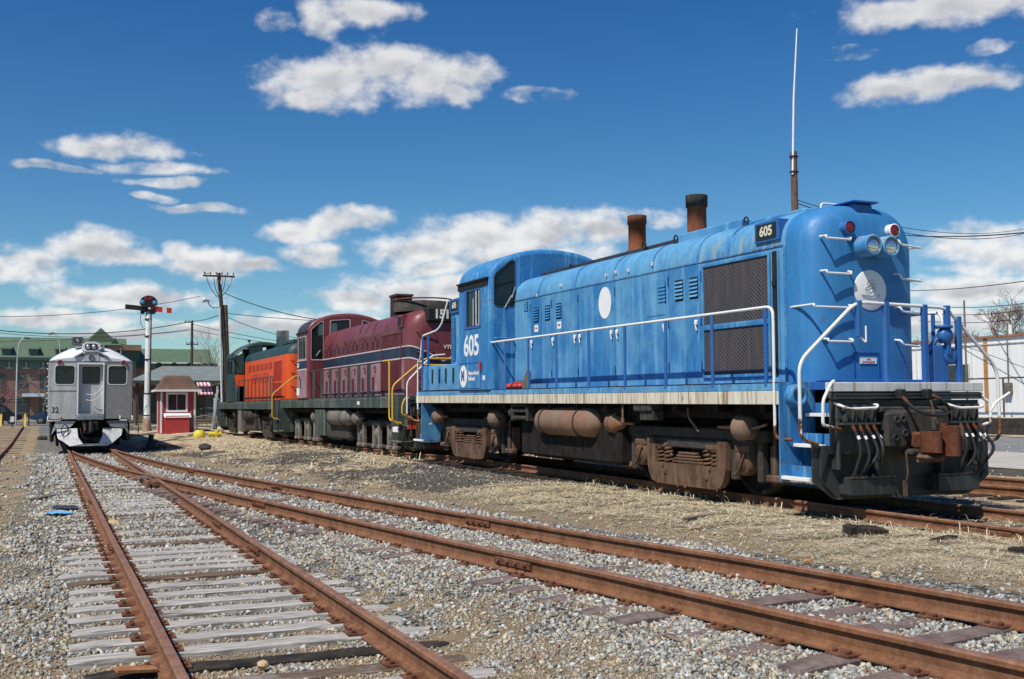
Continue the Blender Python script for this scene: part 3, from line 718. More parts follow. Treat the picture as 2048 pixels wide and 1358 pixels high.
# ------------------------------------------------------------------ diesel engines
def chaikin(p, n=2):
    for _ in range(n):
        q = []
        for i in range(len(p)):
            a, b = p[i], p[(i+1) % len(p)]
            q += [(a[0]*.75+b[0]*.25, a[1]*.75+b[1]*.25), (a[0]*.25+b[0]*.75, a[1]*.25+b[1]*.75)]
        p = q
    return p
def rrect(u0, u1, v0, v1, r, k=4):
    out = []
    for cu, cv, a0 in ((u1-r, v1-r, 0), (u0+r, v1-r, 90), (u0+r, v0+r, 180), (u1-r, v0+r, 270)):
        for i in range(k+1): a = R(a0+90*i/k); out.append((cu+r*math.cos(a), cv+r*math.sin(a)))
    return out
def fillet_poly(p, r, k=4):
    out = []; n = len(p)
    for i in range(n):
        a, b, c = Vector(p[i-1]), Vector(p[i]), Vector(p[(i+1) % n]); f = min(r, (a-b).length*.45, (c-b).length*.45)
        u, w = b+(a-b).normalized()*f, b+(c-b).normalized()*f
        for j in range(k+1): t_ = j/k; q = u*(1-t_)**2+b*2*t_*(1-t_)+w*t_*t_; out.append((q.x, q.y))
    return out
def inset_poly(p, d):
    cx_ = sum(a for a, b in p)/len(p); cy_ = sum(b for a, b in p)/len(p)
    return [(cx_+(a-cx_)*(1-d/max(.05, abs(a-cx_)+.001)) if abs(a-cx_) > d else a, cy_+(b-cy_)*(1-d/max(.05, abs(b-cy_)+.001)) if abs(b-cy_) > d else b) for a, b in p]
HOODP = [(.92, 1.60), (.92, 3.46), (.912, 3.58), (.885, 3.69), (.84, 3.785), (.77, 3.86), (.67, 3.925), (.54, 3.975), (.40, 4.0), (.2, 4.018), (0, 4.025)]
def hood_shell(b, y0, yc, y1, prof=HOODP, pw=.47, nose=1, body=0):
    """vertical sided hood with rounded roof edges and a rounded end at y0"""
    full = prof+[(-x, z) for x, z in prof[-2::-1]]
    b.cur = body
    if y1 > yc:
        n = max(2, int((y1-yc)/.8)); b.grid([[(x, yc+(y1-yc)*i/n, z) for x, z in full] for i in range(n+1)])
    b.cur = nose; rows = []; NA = 26
    for x, z in prof:
        w = max(x, .0); k = (w/.92)**.55 if w > 0 else 0.0; row = []; pe = pw+.17*min(1, max(0, (z-3.4)/.45))
        for i in range(NA+1):
            a = -PI/2+PI*i/NA; sx = math.sin(a); cxx = math.cos(a)
            row.append((w*math.copysign(abs(sx)**pe, sx), yc-(yc-y0)*k*abs(cxx)**pe, z))
        rows.append(row)
    b.grid(rows)
def nose_y(x, y0, yc, pw=.47, W_=.92):
    s_ = min(1, abs(x)/W_)**(1/pw); return yc-(yc-y0)*max(0, 1-s_*s_)**(pw/2)
CABP = [(1.5, 1.60), (1.5, 3.96), (1.485, 4.06), (1.44, 4.17), (1.36, 4.275), (1.23, 4.375), (1.05, 4.46), (.82, 4.54), (.55, 4.60), (.28, 4.635), (0, 4.645)]
def cab_shell(root, mats, y0, y1, fw, sw, prof=CABP, glass=None, rw=None, names=('cab', 'window'), roofmat=0, swr=None, wiper=True, gm=None, open_front=()):
    """rounded-roof cab; fw: outlines (x,z) of the front windows, sw: outlines (y,z) of the side windows"""
    full = prof+[(-x, z) for x, z in prof[-2::-1]]; r = .11; b = MB()
    nrm = []
    for i in range(len(full)):
        a, c = full[max(0, i-1)], full[min(len(full)-1, i+1)]; d = Vector((c[0]-a[0], c[1]-a[1])).normalized(); nrm.append((d.y, -d.x))
    def sec(ins, y): return [(x-nx*ins if z > 1.61 or True else x, y, z-(nz*ins if i not in (0, len(full)-1) else 0)) for i, ((x, z), (nx, nz)) in enumerate(zip(full, nrm))]
    for (ya, yb, sgn) in ((y0, y0+r, 1), (y1-r, y1, -1)):
        rows = []
        for k in range(6):
            a = k/5*PI/2
            rows.append(sec(r*(1-math.sin(a)), (y0+r-r*math.cos(a)) if sgn > 0 else (y1-r+r*math.cos(a))))
        b.grid(rows)
    k0 = 1; roof = full[k0:len(full)-k0]
    b.cur = roofmat; b.grid([[(x, y, z) for x, z in roof] for y in (y0+r, (y0+y1)/2, y1-r)]); b.cur = 0
    fi = sec(r, 0); poly = [(p[0], p[2]) for p in fi]
    b.plate(poly, lambda u, v, w: (u, y0+w, v), .04, fw)
    b.plate(poly, lambda u, v, w: (u, y1-w, v), .04, rw if rw is not None else fw)
    side = [(y0+r, 1.60), (y1-r, 1.60), (y1-r, 3.96), (y0+r, 3.96)]
    b.plate(side, lambda u, v, w: (-1.5+w, u, v), .04, sw)
    b.plate(side, lambda u, v, w: (1.5-w, u, v), .04, swr if swr is not None else sw)
    b.box(-1.4, 1.4, y0+.1, y1-.1, 1.55, 1.62)
    ob = b.build(names[0], mats, root)
    gm = gm or M_glass
    for pl_, mp, both in ((fw, lambda u, v, w: (u, y0+.012+w, v), 0), (sw, lambda u, v, w: (-1.488+w, u, v), 0), (rw or fw, lambda u, v, w: (u, y1-.012-w, v), 1)):
        for i, p in enumerate(pl_):
            if (pl_ is fw and i in open_front): continue
            f = MB(); o_ = [((a-sum(q[0] for q in p)/len(p))*1.07+sum(q[0] for q in p)/len(p), (c-sum(q[1] for q in p)/len(p))*1.05+sum(q[1] for q in p)/len(p)) for a, c in p]
            sg = -1
            f.plate(o_, lambda u, v, w: mp(u, v, w-.022 if not both else w-.022), .02, [p])
            fo_ = f.build('window', glass or M_gasket, ob)
            g = MB(); g.plate(p, lambda u, v, w: mp(u, v, w), .006); g.build('pane', gm, fo_)
    return ob
def wheelset(b, y, r=.508):
    b.cyl((-.95, y, r), (.95, y, r), .09, n=10)
    for sx in (-1, 1):
        b.lathe((sx*.69, y, r), (sx, 0, 0), [(0, .05), (0, r+.025), (.03, r+.022), (.035, r), (.13, r-.004), (.135, r-.07), (.10, r-.09), (.10, .16), (.16, .13), (.16, 0)], 28)
def coil(b, x, y, z0, z1, r=.06, wr=.017, turns=4):
    n = turns*12; b.tube([(x+r*math.cos(i*PI/6), y+r*math.sin(i*PI/6), z0+(z1-z0)*i/n) for i in range(n+1)], wr, 6)
def brake_cyl(b, x, y, z, d, r=.15):
    b.lathe((x, y+.26*d, z), (0, -d, 0), [(0, .02), (.0, r*.8), (.03, r), (.20, r), (.21, r*1.12), (.24, r*1.12), (.25, r*.95), (.42, r*.42), (.44, .05), (.46, .025), (.8, .022)], 14)
def truck2(root, yc, mt, md, label=None):
    """two-axle truck with deep drop-bolster side frames; yc = centre"""
    tr = MB(); a = 1.42
    tr.box(-.7, .7, yc-.5, yc+.5, .5, .95)
    for sx in (-1, 1):
        tr.box(sx*.92, sx*1.06, yc-1.95, yc+1.95, .78, .95, .02); tr.box(sx*.9, sx*1.1, yc-1.05, yc+1.05, .63, .78, .02)
        for sy in (-1, 1):
            tr.box(sx*.9, sx*1.08, yc+sy*a-.24, yc+sy*a+.24, .55, .86, .03)
            tr.box(sx*.92, sx*1.05, yc+sy*(a+.27), yc+sy*(a+.39), .22, .8, .02)
            tr.box(sx*.92, sx*1.05, yc+sy*(a-.36), yc+sy*(a-.26), .22, .8, .02)
            tr.box(sx*.8, sx*1.0, yc+sy*1.92, yc+sy*2.06, .2, .75, .02)
    T = tr.build('truck', md, root)
    for sy in (-1, 1):
        w = MB(); wheelset(w, yc+sy*a); w.build('wheelset', M_under, T)
    for sx in (-1, 1):
        f = MB()
        out = [(1.10, .76), (1.09, .36), (1.04, .2), (.95, .1), (.8, .06), (-.8, .06), (-.95, .1), (-1.04, .2), (-1.09, .36), (-1.10, .76), (-.90, .76), (-.87, .66), (-.85, .39), (.85, .39), (.87, .66), (.90, .76)]
        f.plate(out, lambda u, v, w: (sx*(1.16-w), yc+u, v), .10)
        f.box(sx*1.05, sx*1.15, yc-.89, yc-.55, .62, .70, .02); f.box(sx*1.05, sx*1.15, yc+.55, yc+.89, .62, .70, .02)
        for u, v in ((-.62, .22), (.55, .25), (-.7, .36), (.62, .36)): f.box(sx*1.155, sx*1.185, yc+u-.03, yc+u+.03, v-.03, v+.03, .008)
        f.build('side_frame', mt, T)
        sp = MB()
        for u in (-.76, -.55, .55, .76): coil(sp, sx*1.08, yc+u, .39, .64, .065, .02, 4)
        for q in range(4): sp.box(sx*1.04, sx*1.12, yc-.42+.06*q, yc+.42-.06*q, .40+.045*q, .435+.045*q, .01)
        sp.build('springs', mt, T)
        for sy in (-1, 1):
            j = MB(); y = yc+sy*a
            j.lathe((sx*.95, y, .5), (sx, 0, 0), [(0, .2), (.14, .2), (.16, .17), (.165, .12), (.18, .115), (.19, .06), (.2, 0)], 16)
            j.box(sx*.95, sx*1.12, y-.17, y+.17, .62, .74, .03)
            j.tube([(sx*1.14, y-.12, .62), (sx*1.17, y, .36), (sx*1.14, y+.16, .3)], .018, 6, .1)
            j.build('journal_box', mt, T)
            br = MB(); yb = yc+sy*(a+.62)
            br.box(sx*.75, sx*.95, yb-.05, yb+.05, .3, .8, .02); br.cyl((sx*.98, yb, .95), (sx*.98, yb+.03, .3), .03, n=6); br.box(sx*.9, sx*1.05, yb-.2, yb+.16, .24, .34, .02)
            br.build('brake_rigging', mt, T)
    return T
def truck3(root, ys, mt, md):
    tr = MB(); y0, y1 = min(ys), max(ys)
    tr.box(-.7, .7, y0, y1, .5, .95)
    for sx in (-1, 1): tr.box(sx*.9, sx*1.02, y0-.7, y1+.7, .72, .9, .02); tr.box(sx*.95, sx*1.05, y0-.5, y1+.5, .10, .2, .03)
    T = tr.build('truck', md, root)
    for y in ys:
        w = MB(); wheelset(w, y); w.build('wheelset', M_under, T)
    for sx in (-1, 1):
        for y in ys:
            j = MB()
            j.lathe((sx*.98, y, .48), (sx, 0, 0), [(0, .21), (.12, .2), (.15, .15), (.16, .08), (.18, 0)], 14)
            for d in (-.27, .27): j.box(sx*1.0, sx*1.14, y+d-.055, y+d+.055, .16, .84, .03); j.box(sx*1.0, sx*1.16, y+d-.1, y+d+.1, .08, .2, .03)
            j.box(sx*1.0, sx*1.12, y-.3, y+.3, .74, .84, .03); j.box(sx*1.02, sx*1.13, y-.2, y+.2, .5, .58, .02)
            for q in range(4): j.box(sx*1.1, sx*1.17, y-.13, y+.13, .28+.06*q, .31+.06*q, .008)
            j.build('journal_box', mt, T)
    return T
def slats(b, x, y0, y1, z0, z1, n, tilt=.012, th=.006):
    """louvre slats on a face looking to -X"""
    h = (z1-z0)/n
    for i in range(n):
        z = z0+i*h
        b.add([(x, y0, z+h*.85), (x, y1, z+h*.85), (x-tilt, y1, z+h*.25), (x-tilt, y0, z+h*.25), (x, y1, z+h*.2), (x, y0, z+h*.2)], [(0,1,2,3), (3,2,4,5)])
def step_well(root, side, y0, y1, wall, tread, edge=None, zs=(.39, .80, 1.19)):
    """side = -1 / +1; y0 front edge, y1 rear wall"""
    w = MB(); xo = 1.46*side
    for i, z in enumerate(zs):
        xi = side*(1.46-.20*i); 
        w.box(xi, side*.95, y0, y1, z-.03, z, .004); w.box(xi-side*.18, xi-side*.165, y0, y1, z, z+.14)
    w.plate([(1.46, .33), (1.46, 1.60), (.9, 1.60), (.9, .7), (1.0, .33)], lambda u, v, q: (u*side, y1+q, v), .03)
    o = w.build('step_well', wall, root)
    for i, z in enumerate(zs): e = MB(); xi = side*(1.462-.20*i); e.box(xi, xi-side*.07, y0-.004, y1-.004, z-.036, z+.008, .003); e.build('step_edge', edge or M_white, o)
    return o
def grab_iron(root, pts, m=None, r=.016, out=None):
    b = MB(); b.tube(pts, r, 8, .05); return b.build('grab_iron', m or M_rail_white, root)
def coupler(root, s0=0.0, d=-1):
    """knuckle coupler at the end s0, pointing to d along y"""
    b = MB(); z0, z1 = .70, 1.02
    Y = lambda v: s0+d*v
    b.box(-.11, .11, Y(0), Y(.34), .74, .96, .03); b.cyl((-.0, Y(.50), .66), (-.0, Y(.50), 1.08), .045, n=10)
    b.plate(chaikin([(-.24, .28), (-.26, .50), (-.22, .64), (-.13, .62), (-.09, .44), (.08, .40), (.14, .28)], 2), lambda u, v, w: (u, Y(v), .72+w), .25)
    o = b.build('coupler', M_rustred, root)
    k = MB(); k.plate(chaikin([(-.05, .42), (-.08, .66), (-.02, .73), (.08, .70), (.12, .55), (.11, .40)], 2), lambda u, v, w: (u, Y(v), z0-.02+w), .36); k.build('knuckle', M_rustred, o)
    h = MB(); h.plate(chaikin([(.10, .30), (.12, .56), (.2, .64), (.28, .5), (.25, .30)], 2), lambda u, v, w: (u, Y(v), .74+w), .30); h.box(-.26, .06, Y(.24), Y(.5), .60, .71, .05)
    h.build('coupler_guard', M_truck, o)
    return o
def hose(root, pts, band=True):
    b = MB(); b.tube(pts, .021, 8, .12); o = b.build('air_hose', M_rubber, root)
    f = MB(); p = Vector(pts[0]); q = Vector(pts[1]); f.cyl(p, p+(q-p).normalized()*.10, .026, .022, 8); f.build('hose_fitting', M_rustred, o)
    if band:
        w = MB(); c_ = p+(q-p).normalized()*.17; w.cyl(c_, c_+(q-p).normalized()*.045, .0225, n=8); w.build('hose_band', M_white, o)
    return o
def post_rail(root, ys, x, zr, y_start, y_end, rail_m, post_m, zdeck=1.60, down=True, zb=.86, pw=.032):
    b = MB(); pts = [(x, y_start, zr)]
    if down: pts += [(x, y_end, zr), (x, y_end, zb), (x+(.12 if x < 0 else -.12), y_end-.2, zb)]
    else: pts += [(x, y_end, zr)]
    b.tube(pts, .021, 8, .14); h = b.build('handrail', rail_m, root)
    for y in ys:
        p = MB(); p.box(x-.012, x+.012, y-pw, y+pw, zdeck-.06, zr+.01, .004); p.build('handrail_post', post_m, root)
    return h
def platform(root, L, side_t, side_b, deck_m, y0=.74, strip=(1.31, 1.485), top=1.585):
    """walkway with its two painted side plates"""
    d = MB(); d.box(-1.40, 1.40, y0, L-.74, 1.52, 1.60); d.box(-.98, .98, 0.02, L-.02, 1.50, 1.60)
    o = d.build('walkway', deck_m, root)
    for sx in (-1, 1):
        s_ = MB(); s_.box(sx*1.46, sx*1.42, y0, L-.3, strip[1]+.004, top, .004); s_.build('side_plate', side_t, o)
        s_ = MB(); s_.box(sx*1.463, sx*1.42, y0, L-.3, strip[0], strip[1], .004); s_.build('side_sill', side_b, o)
        s_ = MB(); s_.box(sx*1.46, sx*1.3, y0, L-.3, top+.003, top+.017); s_.build('tread_edge', M_dark, o)
    f = MB()
    f.box(-.55, .55, .2, L-.2, .98, 1.50, .02)
    for y in np.arange(1.2, L-1, 1.1): f.box(-1.38, 1.38, y-.05, y+.05, 1.20, 1.50)
    f.box(-1.1, -.9, .8, L-.8, 1.1, 1.5); f.box(1.1, .9, .8, L-.8, 1.1, 1.5)
    f.build('underframe', M_under, root)
    return o
def fuel_and_tanks(root, y0, y1, tank=(5.95, 8.5), tm=None, fm=None):
    b = MB(); b.box(-1.25, 1.25, y0, y1, .27, 1.3, .06); b.build('fuel_tank', fm or M_under, root)
    for sx in (-1, 1):
        t_ = MB(); r = .265; L = tank[1]-tank[0]
        t_.lathe((sx*1.22, tank[0], .975), (0, 1, 0), [(0, 0), (.004, .07), (.03, .13), (.09, .19), (.17, .235), (.28, r), (L-.28, r), (L-.17, .235), (L-.09, .19), (L-.03, .13), (L-.004, .07), (L, 0)], 24)
        o = t_.build('air_tank', tm or M_tank, root)
        s_ = MB()
        for y in (tank[0]+.62, tank[1]-.44):
            s_.tube([(sx*1.22+math.cos(a)*(r+.006), y, .975+math.sin(a)*(r+.006)) for a in [i*PI/12 for i in range(24)]], .03, 4, closed=True, ry=.006)
            s_.box(sx*1.22-.03, sx*1.22+.03, y-.03, y+.03, .975+r, 1.32)
        s_.build('tank_strap', M_truckdark, o)
def pilot(root, beam_m, rails_m, plow_m=None, beam=True):
    plow_m = plow_m or M_black; b = MB()
    b.plate([(-1.22, .70), (-1.22, 1.36), (1.22, 1.36), (1.22, .70)], lambda u, v, w: (u, .02+w, v), .04)
    b.box(-1.24, 1.24, -.05, .06, 1.37, 1.462, .02); b.box(-1.22, 1.22, -.07, -.05, 1.385, 1.40); b.box(-1.22, 1.22, -.07, -.05, 1.432, 1.447)
    for sx in (-1, 1):
        b.box(sx*.56, sx*1.18, -.03, .02, 1.12, 1.32, .01)
        for q in range(4): b.box(sx*(.62+.15*q), sx*(.64+.15*q), -.10, -.03, 1.10, 1.3)
        b.box(sx*.56, sx*1.16, -.13, .0, 1.06, 1.085)
    P_ = b.build('pilot', plow_m, root)
    p = MB()
    pts = [(-1.45, .84), (-1.45, .36), (-1.14, .14), (1.14, .14), (1.46, .36), (1.46, .84), (1.2, .76), (.55, .70), (-.55, .70), (-1.2, .76)]
    rows = []
    p.plate(pts, lambda u, v, w: (u, .10+w-.16*max(0, 1-abs(u)/.5)*max(0, (.75-v)), v), .03)
    for sx in (-1, 1):
        p.box(sx*.36, sx*1.05, -.13, .10, .385, .41, .006); p.box(sx*.36, sx*1.05, -.13, -.11, .19, .385, .004)
        p.box(sx*.36, sx*.39, -.12, .1, .2, .39); p.box(sx*1.02, sx*1.05, -.12, .1, .2, .39)
        p.tube([(sx*1.34, .08, .62), (sx*1.34, .08, .36), (sx*1.14, .08, .2)], .014, 6, .05)
    for sx in (-1, 1):
        p.tube([(sx*.62, -.02, 1.08), (sx*.50, -.02, .72)], .022, 5); p.box(sx*1.12, sx*1.17, -.03, .1, .5, 1.15, .01); p.box(sx*.50, sx*.55, -.03, .1, .2, 1.1, .01)
        p.plate([(sx*1.2, .80), (sx*1.36, .80), (sx*1.36, .40)], lambda u, v, w: (u, .06+w, v), .03)
    po_ = p.build('snow_plow', plow_m, P_)
    p = MB()
    for sx in (-1, 1): p.box(sx*.36, sx*1.06, -.135, -.125, .40, .414)
    p.box(-1.1, 1.1, .09, .135, .128, .142); p.build('worn_edge', M_truck, po_)
    if beam:
        b = MB(); b.box(-1.24, 1.24, -.06, .10, 1.47, 1.585, .008); b.build('end_beam', beam_m, P_)
    d = MB(); d.box(-.50, .50, -.16, .02, .78, 1.26, .05); d.box(-.56, -.22, -.22, -.14, .76, 1.22, .07); d.box(.22, .5, -.2, -.14, .95, 1.24, .04)
    d.box(-.58, .58, -.13, .02, 1.2, 1.28, .02); d.box(-.25, .25, -.3, -.1, .66, .75, .03)
    for u, v in ((-.40, 1.12), (-.27, .95), (-.42, .9), (-.3, 1.13)): d.lathe((u, -.225, v), (0, -1, 0), [(-.01, .05), (.012, .05), (.014, .03), (-.005, .026)], 12)
    d.build('draft_pocket', M_truckdark if plow_m is M_black else plow_m, P_)
    return P_

def mirrored(fn, c):
    """run fn on a builder and turn it end for end about y = c/2"""
    b = MB(); fn(b); b.v = [(x, c-y, z) for x, y, z in b.v]; return b
def loco_root(name, s, label, z=None, tilt=0.0):
    y = 10.9414+s; o = empty(name, (10.1614-.0081*s, y, z if z is not None else float(cz(y+8))), (tilt, 0, .0081))
    return tag(o, label, 'locomotive')

def blue_engine():
    root = loco_root('diesel_locomotive', 0, 'faded blue road switcher numbered 605, nearest of the three engines', .403, .0055)
    L = 15.75
    deck = platform(root, L, M_blue, M_cream, M_blue_d)
    b = MB(); hood_shell(b, .65, 1.25, 10.47); hood = b.build('long_hood', [M_blue, M_bluenose], root)
    r = MB()
    for s in (2.6, 3.42, 4.78, 6.1, 7.6, 9.25):
        for q in range(1, len(HOODP)-1):
            pass
        r.grid([[(-(x+.007*(1 if i < 6 else .2)), s+d, z+.007*min(1, i/5)) for i, (x, z) in enumerate(HOODP[1:])] for d in (-.025, .025)], True)
        r.grid([[((x+.007*(1 if i < 6 else .2)), s+d, z+.007*min(1, i/5)) for i, (x, z) in enumerate(HOODP[1:])] for d in (-.025, .025)], True)
    r.box(-.934, -.915, 1.27, 10.45, 3.475, 3.495); r.box(-.937, -.915, 1.235, 1.285, 1.6, 3.47, .004); r.box(-.93, -.915, 1.385, 1.41, 1.6, 3.42)
    for z in np.arange(1.75, 3.45, .16): r.cyl((-.935, 1.26, z), (-.945, 1.26, z), .011, n=6)
    r.build('seam_strip', M_blue, hood)
    # radiator shutters
    for (z0, z1) in ((2.50, 3.38), (1.74, 2.42)):
        g = MB(); g.box(-.932, -.90, 1.62, 3.22, z0, z1); go = g.build('radiator_grille', M_mesh, root)
        f = MB(); w = .045
        for (a, c, d, e) in ((1.62-w, 1.62, z0-w, z1+w), (3.22, 3.22+w, z0-w, z1+w), (1.62, 3.22, z0-w, z0), (1.62, 3.22, z1, z1+w)): f.box(-.952, -.915, a, c, d, e, .006)
        f.build('grille_frame', M_blue, go)
    sh = MB(); sh.box(-.935, -.918, 1.44, 1.53, 1.7, 3.42); sh.box(-.96, -.93, 1.45, 1.52, 2.93, 3.02, .01); sh.box(-.96, -.93, 1.45, 1.52, 1.93, 2.02, .01)
    sh.build('shutter_post', M_dark, root)
    # engine room doors
    seams = [9.62, 9.08, 8.61, 8.11, 7.45, 6.82, 6.02, 5.18, 4.24, 3.73, 3.31]
    for i in range(len(seams)-1):
        a, c = seams[i+1]+.012, seams[i]-.012
        d = MB(); d.box(-.934, -.91, a, c, 1.73, 3.455, .004)
        if i == 7: d.box(-.942, -.93, a+.1, c-.25, 2.75, 3.36, .004)
        do = d.build('hood_door', M_blue, root)
        for z in (1.9, 2.6, 3.28):
            h = MB(); e = a-.012 if i % 2 else c+.012; h.box(-.948, -.93, e-.014, e+.014, z-.07, z+.07, .004); h.build('hinge', M_blue_d, do)
        hy = a+.09 if i % 2 else c-.09
        if i not in (1, 8):
            k = MB(); k.box(-.985, -.935, hy-.03, hy+.03, 2.515, 2.60, .015); k.tube([(-.975, hy, 2.52), (-.965, hy-.02, 2.44)], .013, 6); k.build('door_handle', M_white, do)
        if i in (0, 1, 2, 7, 8, 9):
            mid = {0: 9.33, 1: 8.79, 2: 8.28, 7: 4.44, 8: 3.92, 9: 3.5}[i]; z0, z1 = ((2.97, 3.24) if i < 7 else (2.95, 3.25))
            s_ = MB(); s_.box(-.9365, -.93, mid-.12, mid+.12, z0-.02, z1+.02); so = s_.build('louvre', M_dark, do)
            v = MB(); slats(v, -.937, mid-.115, mid+.115, z0, z1, 5, .02); v.build('louvre_slats', M_blue, so)
        if i in (0, 2):
            p = MB(); mid = (9.33, 0, 8.27)[i]; p.box(-.9365, -.934, mid-.09, mid+.09, 2.76, 2.90); po = p.build('notice', M_white, do)
            q = MB(); q.box(-.9375, -.9366, mid-.05, mid+.05, 2.815, 2.85); q.build('notice_print', M_redpaint, po)
    v = MB(); v.box(-.925, -.918, 9.76, 9.98, 3.22, 3.44); vo = v.build('louvre', M_dark, root); v = MB(); slats(v, -.926, 9.765, 9.975, 3.22, 3.44, 6, .01); v.build('louvre_slats', M_blue, vo)
    d = MB(); pts = [(6.39+.235*math.cos(a), 3.11+.285*math.sin(a)) for a in [i*PI/18 for i in range(36)]]
    d.plate(pts, lambda u, v, w: (-.936-w, u, v), .003); d.build('white_disc', M_white, root)
    st = MB()
    for s, z in ((9.3, 3.5), (8.2, 3.6), (6.35, 3.6), (6.0, 3.62), (5.55, 3.6), (4.75, 3.62)): st.box(-.945, -.88, s-.02, s+.02, z-.035, z+.03, .008)
    st.build('door_stop', M_greywhite, root)
    # roof
    b = MB(); b.box(-.33, .33, 4.95, 10.4, 4.02, 4.10, .01); b.build('roof_walk', M_roofwalk, root)
    b = MB(); b.box(-.36, .36, 3.05, 4.9, 3.98, 4.15, .02); b.box(-.30, .30, 1.6, 2.95, 4.0, 4.09, .02); b.build('roof_hatch', M_blue, root)
    for s, x in ((3.0, -.3), (5.9, -.4), (4.5, -.62), (8.6, -.5)):
        zz = 4.03 if abs(x) < .5 else 3.94; e = MB(); e.tube([(x, s+.06*math.cos(a), zz+.07+.07*math.sin(a)) for a in [i*PI/6 for i in range(12)]], .014, 6, closed=True); e.build('lifting_eye', M_dark, root)
    for s, x, z0, z1, m2 in ((6.8, -.02, 4.08, 4.80, 0), (5.0, .12, 4.10, 4.88, 1)):
        b = MB(); b.lathe((x, s, z0), (0, 0, 1), [(0, .22), (.06, .2), (.1, .165), (z1-z0-.16, .165), (z1-z0-.16, .18), (z1-z0-.01, .18), (z1-z0, .175), (z1-z0, .15), (z1-z0-.3, .15)], 22)
        so = b.build('exhaust_stack', M_stack, root)
        if m2: b = MB(); b.lathe((x, s, z1-.2), (0, 0, 1), [(0, .167), (0, .187), (.19, .19), (.2, .187), (.2, .17)], 22); b.build('stack_collar', M_truckdark, so)
    b = MB(); b.box(-.17, .17, .74, 1.05, 3.80, 4.03, .03); b.box(-.22, .22, .68, 1.1, 4.03, 4.055, .01); b.build('roof_vent', M_blue_d, root)
    grab_iron(root, [(-.34, 1.2, 3.96), (-.34, 1.2, 4.08), (0, 1.2, 4.08), (0, 1.2, 3.98)])
    # number board on the shoulder
    b = MB(); b.plate([(1.34, 3.575), (1.90, 3.575), (1.90, 3.85), (1.38, 3.87), (1.34, 3.85)], lambda u, v, w: (-.945+w, u, v), .35); nb = b.build('number_board', M_blue_d, root)
    b = MB(); b.box(-.95, -.944, 1.41, 1.86, 3.605, 3.825); b.build('number_panel', mat('number_board_black', (.015, .02, .022), .5), nb)
    b = MB(); b.text('605', .19, FACE_L(-.952, 1.635, 3.715), .002, bold=.006, sx=1.02); b.build('number', mat('number_cream', (.68, .64, .5), .6), nb)
    # nose fittings
    ny = lambda x: nose_y(x, .65, 1.25)
    for sx in (-1, 1):
        x = .38*sx; y = ny(x); b = MB(); b.lathe((x, y+.08, 3.655), (0, -1, 0), [(0, .09), (.09, .09), (.16, .088), (.165, .078)], 20); lo = b.build('marker_light', M_blue if sx < 0 else M_white, root)
        b = MB(); b.lathe((x, y-.07, 3.655), (0, -1, 0), [(-.01, .079), (.0, .078), (.014, .055), (.02, 0)], 20); b.build('lens', M_redlens, lo)
        b = MB(); b.lathe((x, y+.02, 3.655), (0, -1, 0), [(0, .091), (.088, .091), (.1, .094), (.104, .088), (.104, .078)], 20); b.build('lamp_rim', M_white if sx > 0 else M_blue_d, lo)
    b = MB(); b.box(-.30, .30, .50, .72, 3.34, 3.47, .05)
    for x in (-.155, .145): b.lathe((x, .75, 3.405), (0, -1, 0), [(0, .145), (.36, .145), (.375, .135), (.378, .112), (.34, .108)], 22)
    hl = b.build('headlight', M_blue, root)
    for x in (-.155, .145):
        b = MB(); b.lathe((x, .40, 3.405), (0, -1, 0), [(0, .109), (.012, .09), (.02, .05), (.022, 0)], 20); le = b.build('lens', M_lens, hl)
        b = MB(); b.lathe((x, .385, 3.405), (0, -1, 0), [(0, .104), (.006, .104), (.006, .112), (0, .112)], 20); b.box(x-.1, x+.1, .372, .378, 3.395, 3.402); b.build('lamp_ring', M_steel, le)
    b = MB(); b.lathe((0, .662, 2.835), (0, -1, 0), [(0, .272), (.02, .272), (.022, .268), (.022, 0)], 40); lg = b.build('nose_disc', M_white, root)
    fm = mat('faint_crest_grey', (.56, .57, .585), .6); b = MB()     # faded crest: shield, scrolls and plume
    Y_ = .6375
    for pts in (chaikin([(-.07, .06), (.07, .06), (.08, -.02), (0, -.1), (-.08, -.02)], 1), chaikin([(-.16, -.055), (-.05, -.075), (.05, -.075), (.16, -.055), (.15, -.085), (0, -.115), (-.15, -.085)], 1)):
        b.tube([(x, Y_, 2.835+z) for x, z in pts], .006, 4, closed=True, ry=.002)
    for x, z, rr in ((-.03, .10, .028), (.03, .11, .03), (.075, .06, .026), (-.07, .02, .02), (.0, .0, .03), (.04, .02, .018)): b.tube([(x+rr*math.cos(a), Y_, 2.835+z+rr*math.sin(a)) for a in [i*PI/5 for i in range(10)]], .007, 4, closed=True, ry=.002)
    b.build('crest', fm, lg)
    for z in (3.49, 3.03, 2.58, 2.13):
        x0 = -1.0 if z == 2.58 else -.78; x1 = -.36
        ya = ny(min(.90, -x0)) if x0 > -.92 else 1.22; yo = min(ny(.78), .75)-.17
        grab_iron(root, [(x0+.02 if x0 > -.9 else -.9, ny(x0+.03) if x0 > -.9 else 1.2, z+.04), (x0, yo, z+.03), (x0, yo, z), (x1, yo+.02, z), (x1, yo+.02, z+.03), (x1, ny(x1), z+.04)])
        if z != 2.58 or True:
            grab_iron(root, [(.42, ny(.42), z+.04), (.43, ny(.42)-.10, z+.03), (.46, ny(.42)-.11, z-.03), (.86 if z < 3 else .92, .66, z-.04), (.93 if z < 3 else 1.0, .78, z-.01), (.9, 1.02, z)])
    b = MB(); b.box(-.2, .08, .640, .648, 1.845, 1.925); sg = b.build('notice', M_white, root)
    b = MB(); b.text('FIRE', .036, FACE_F(-.06, .638, 1.902), .001); b.text('EXTINGUISHER', .034, FACE_F(-.06, .638, 1.866), .001, sx=.9); b.build('notice_print', M_redpaint, sg)
    b = MB()
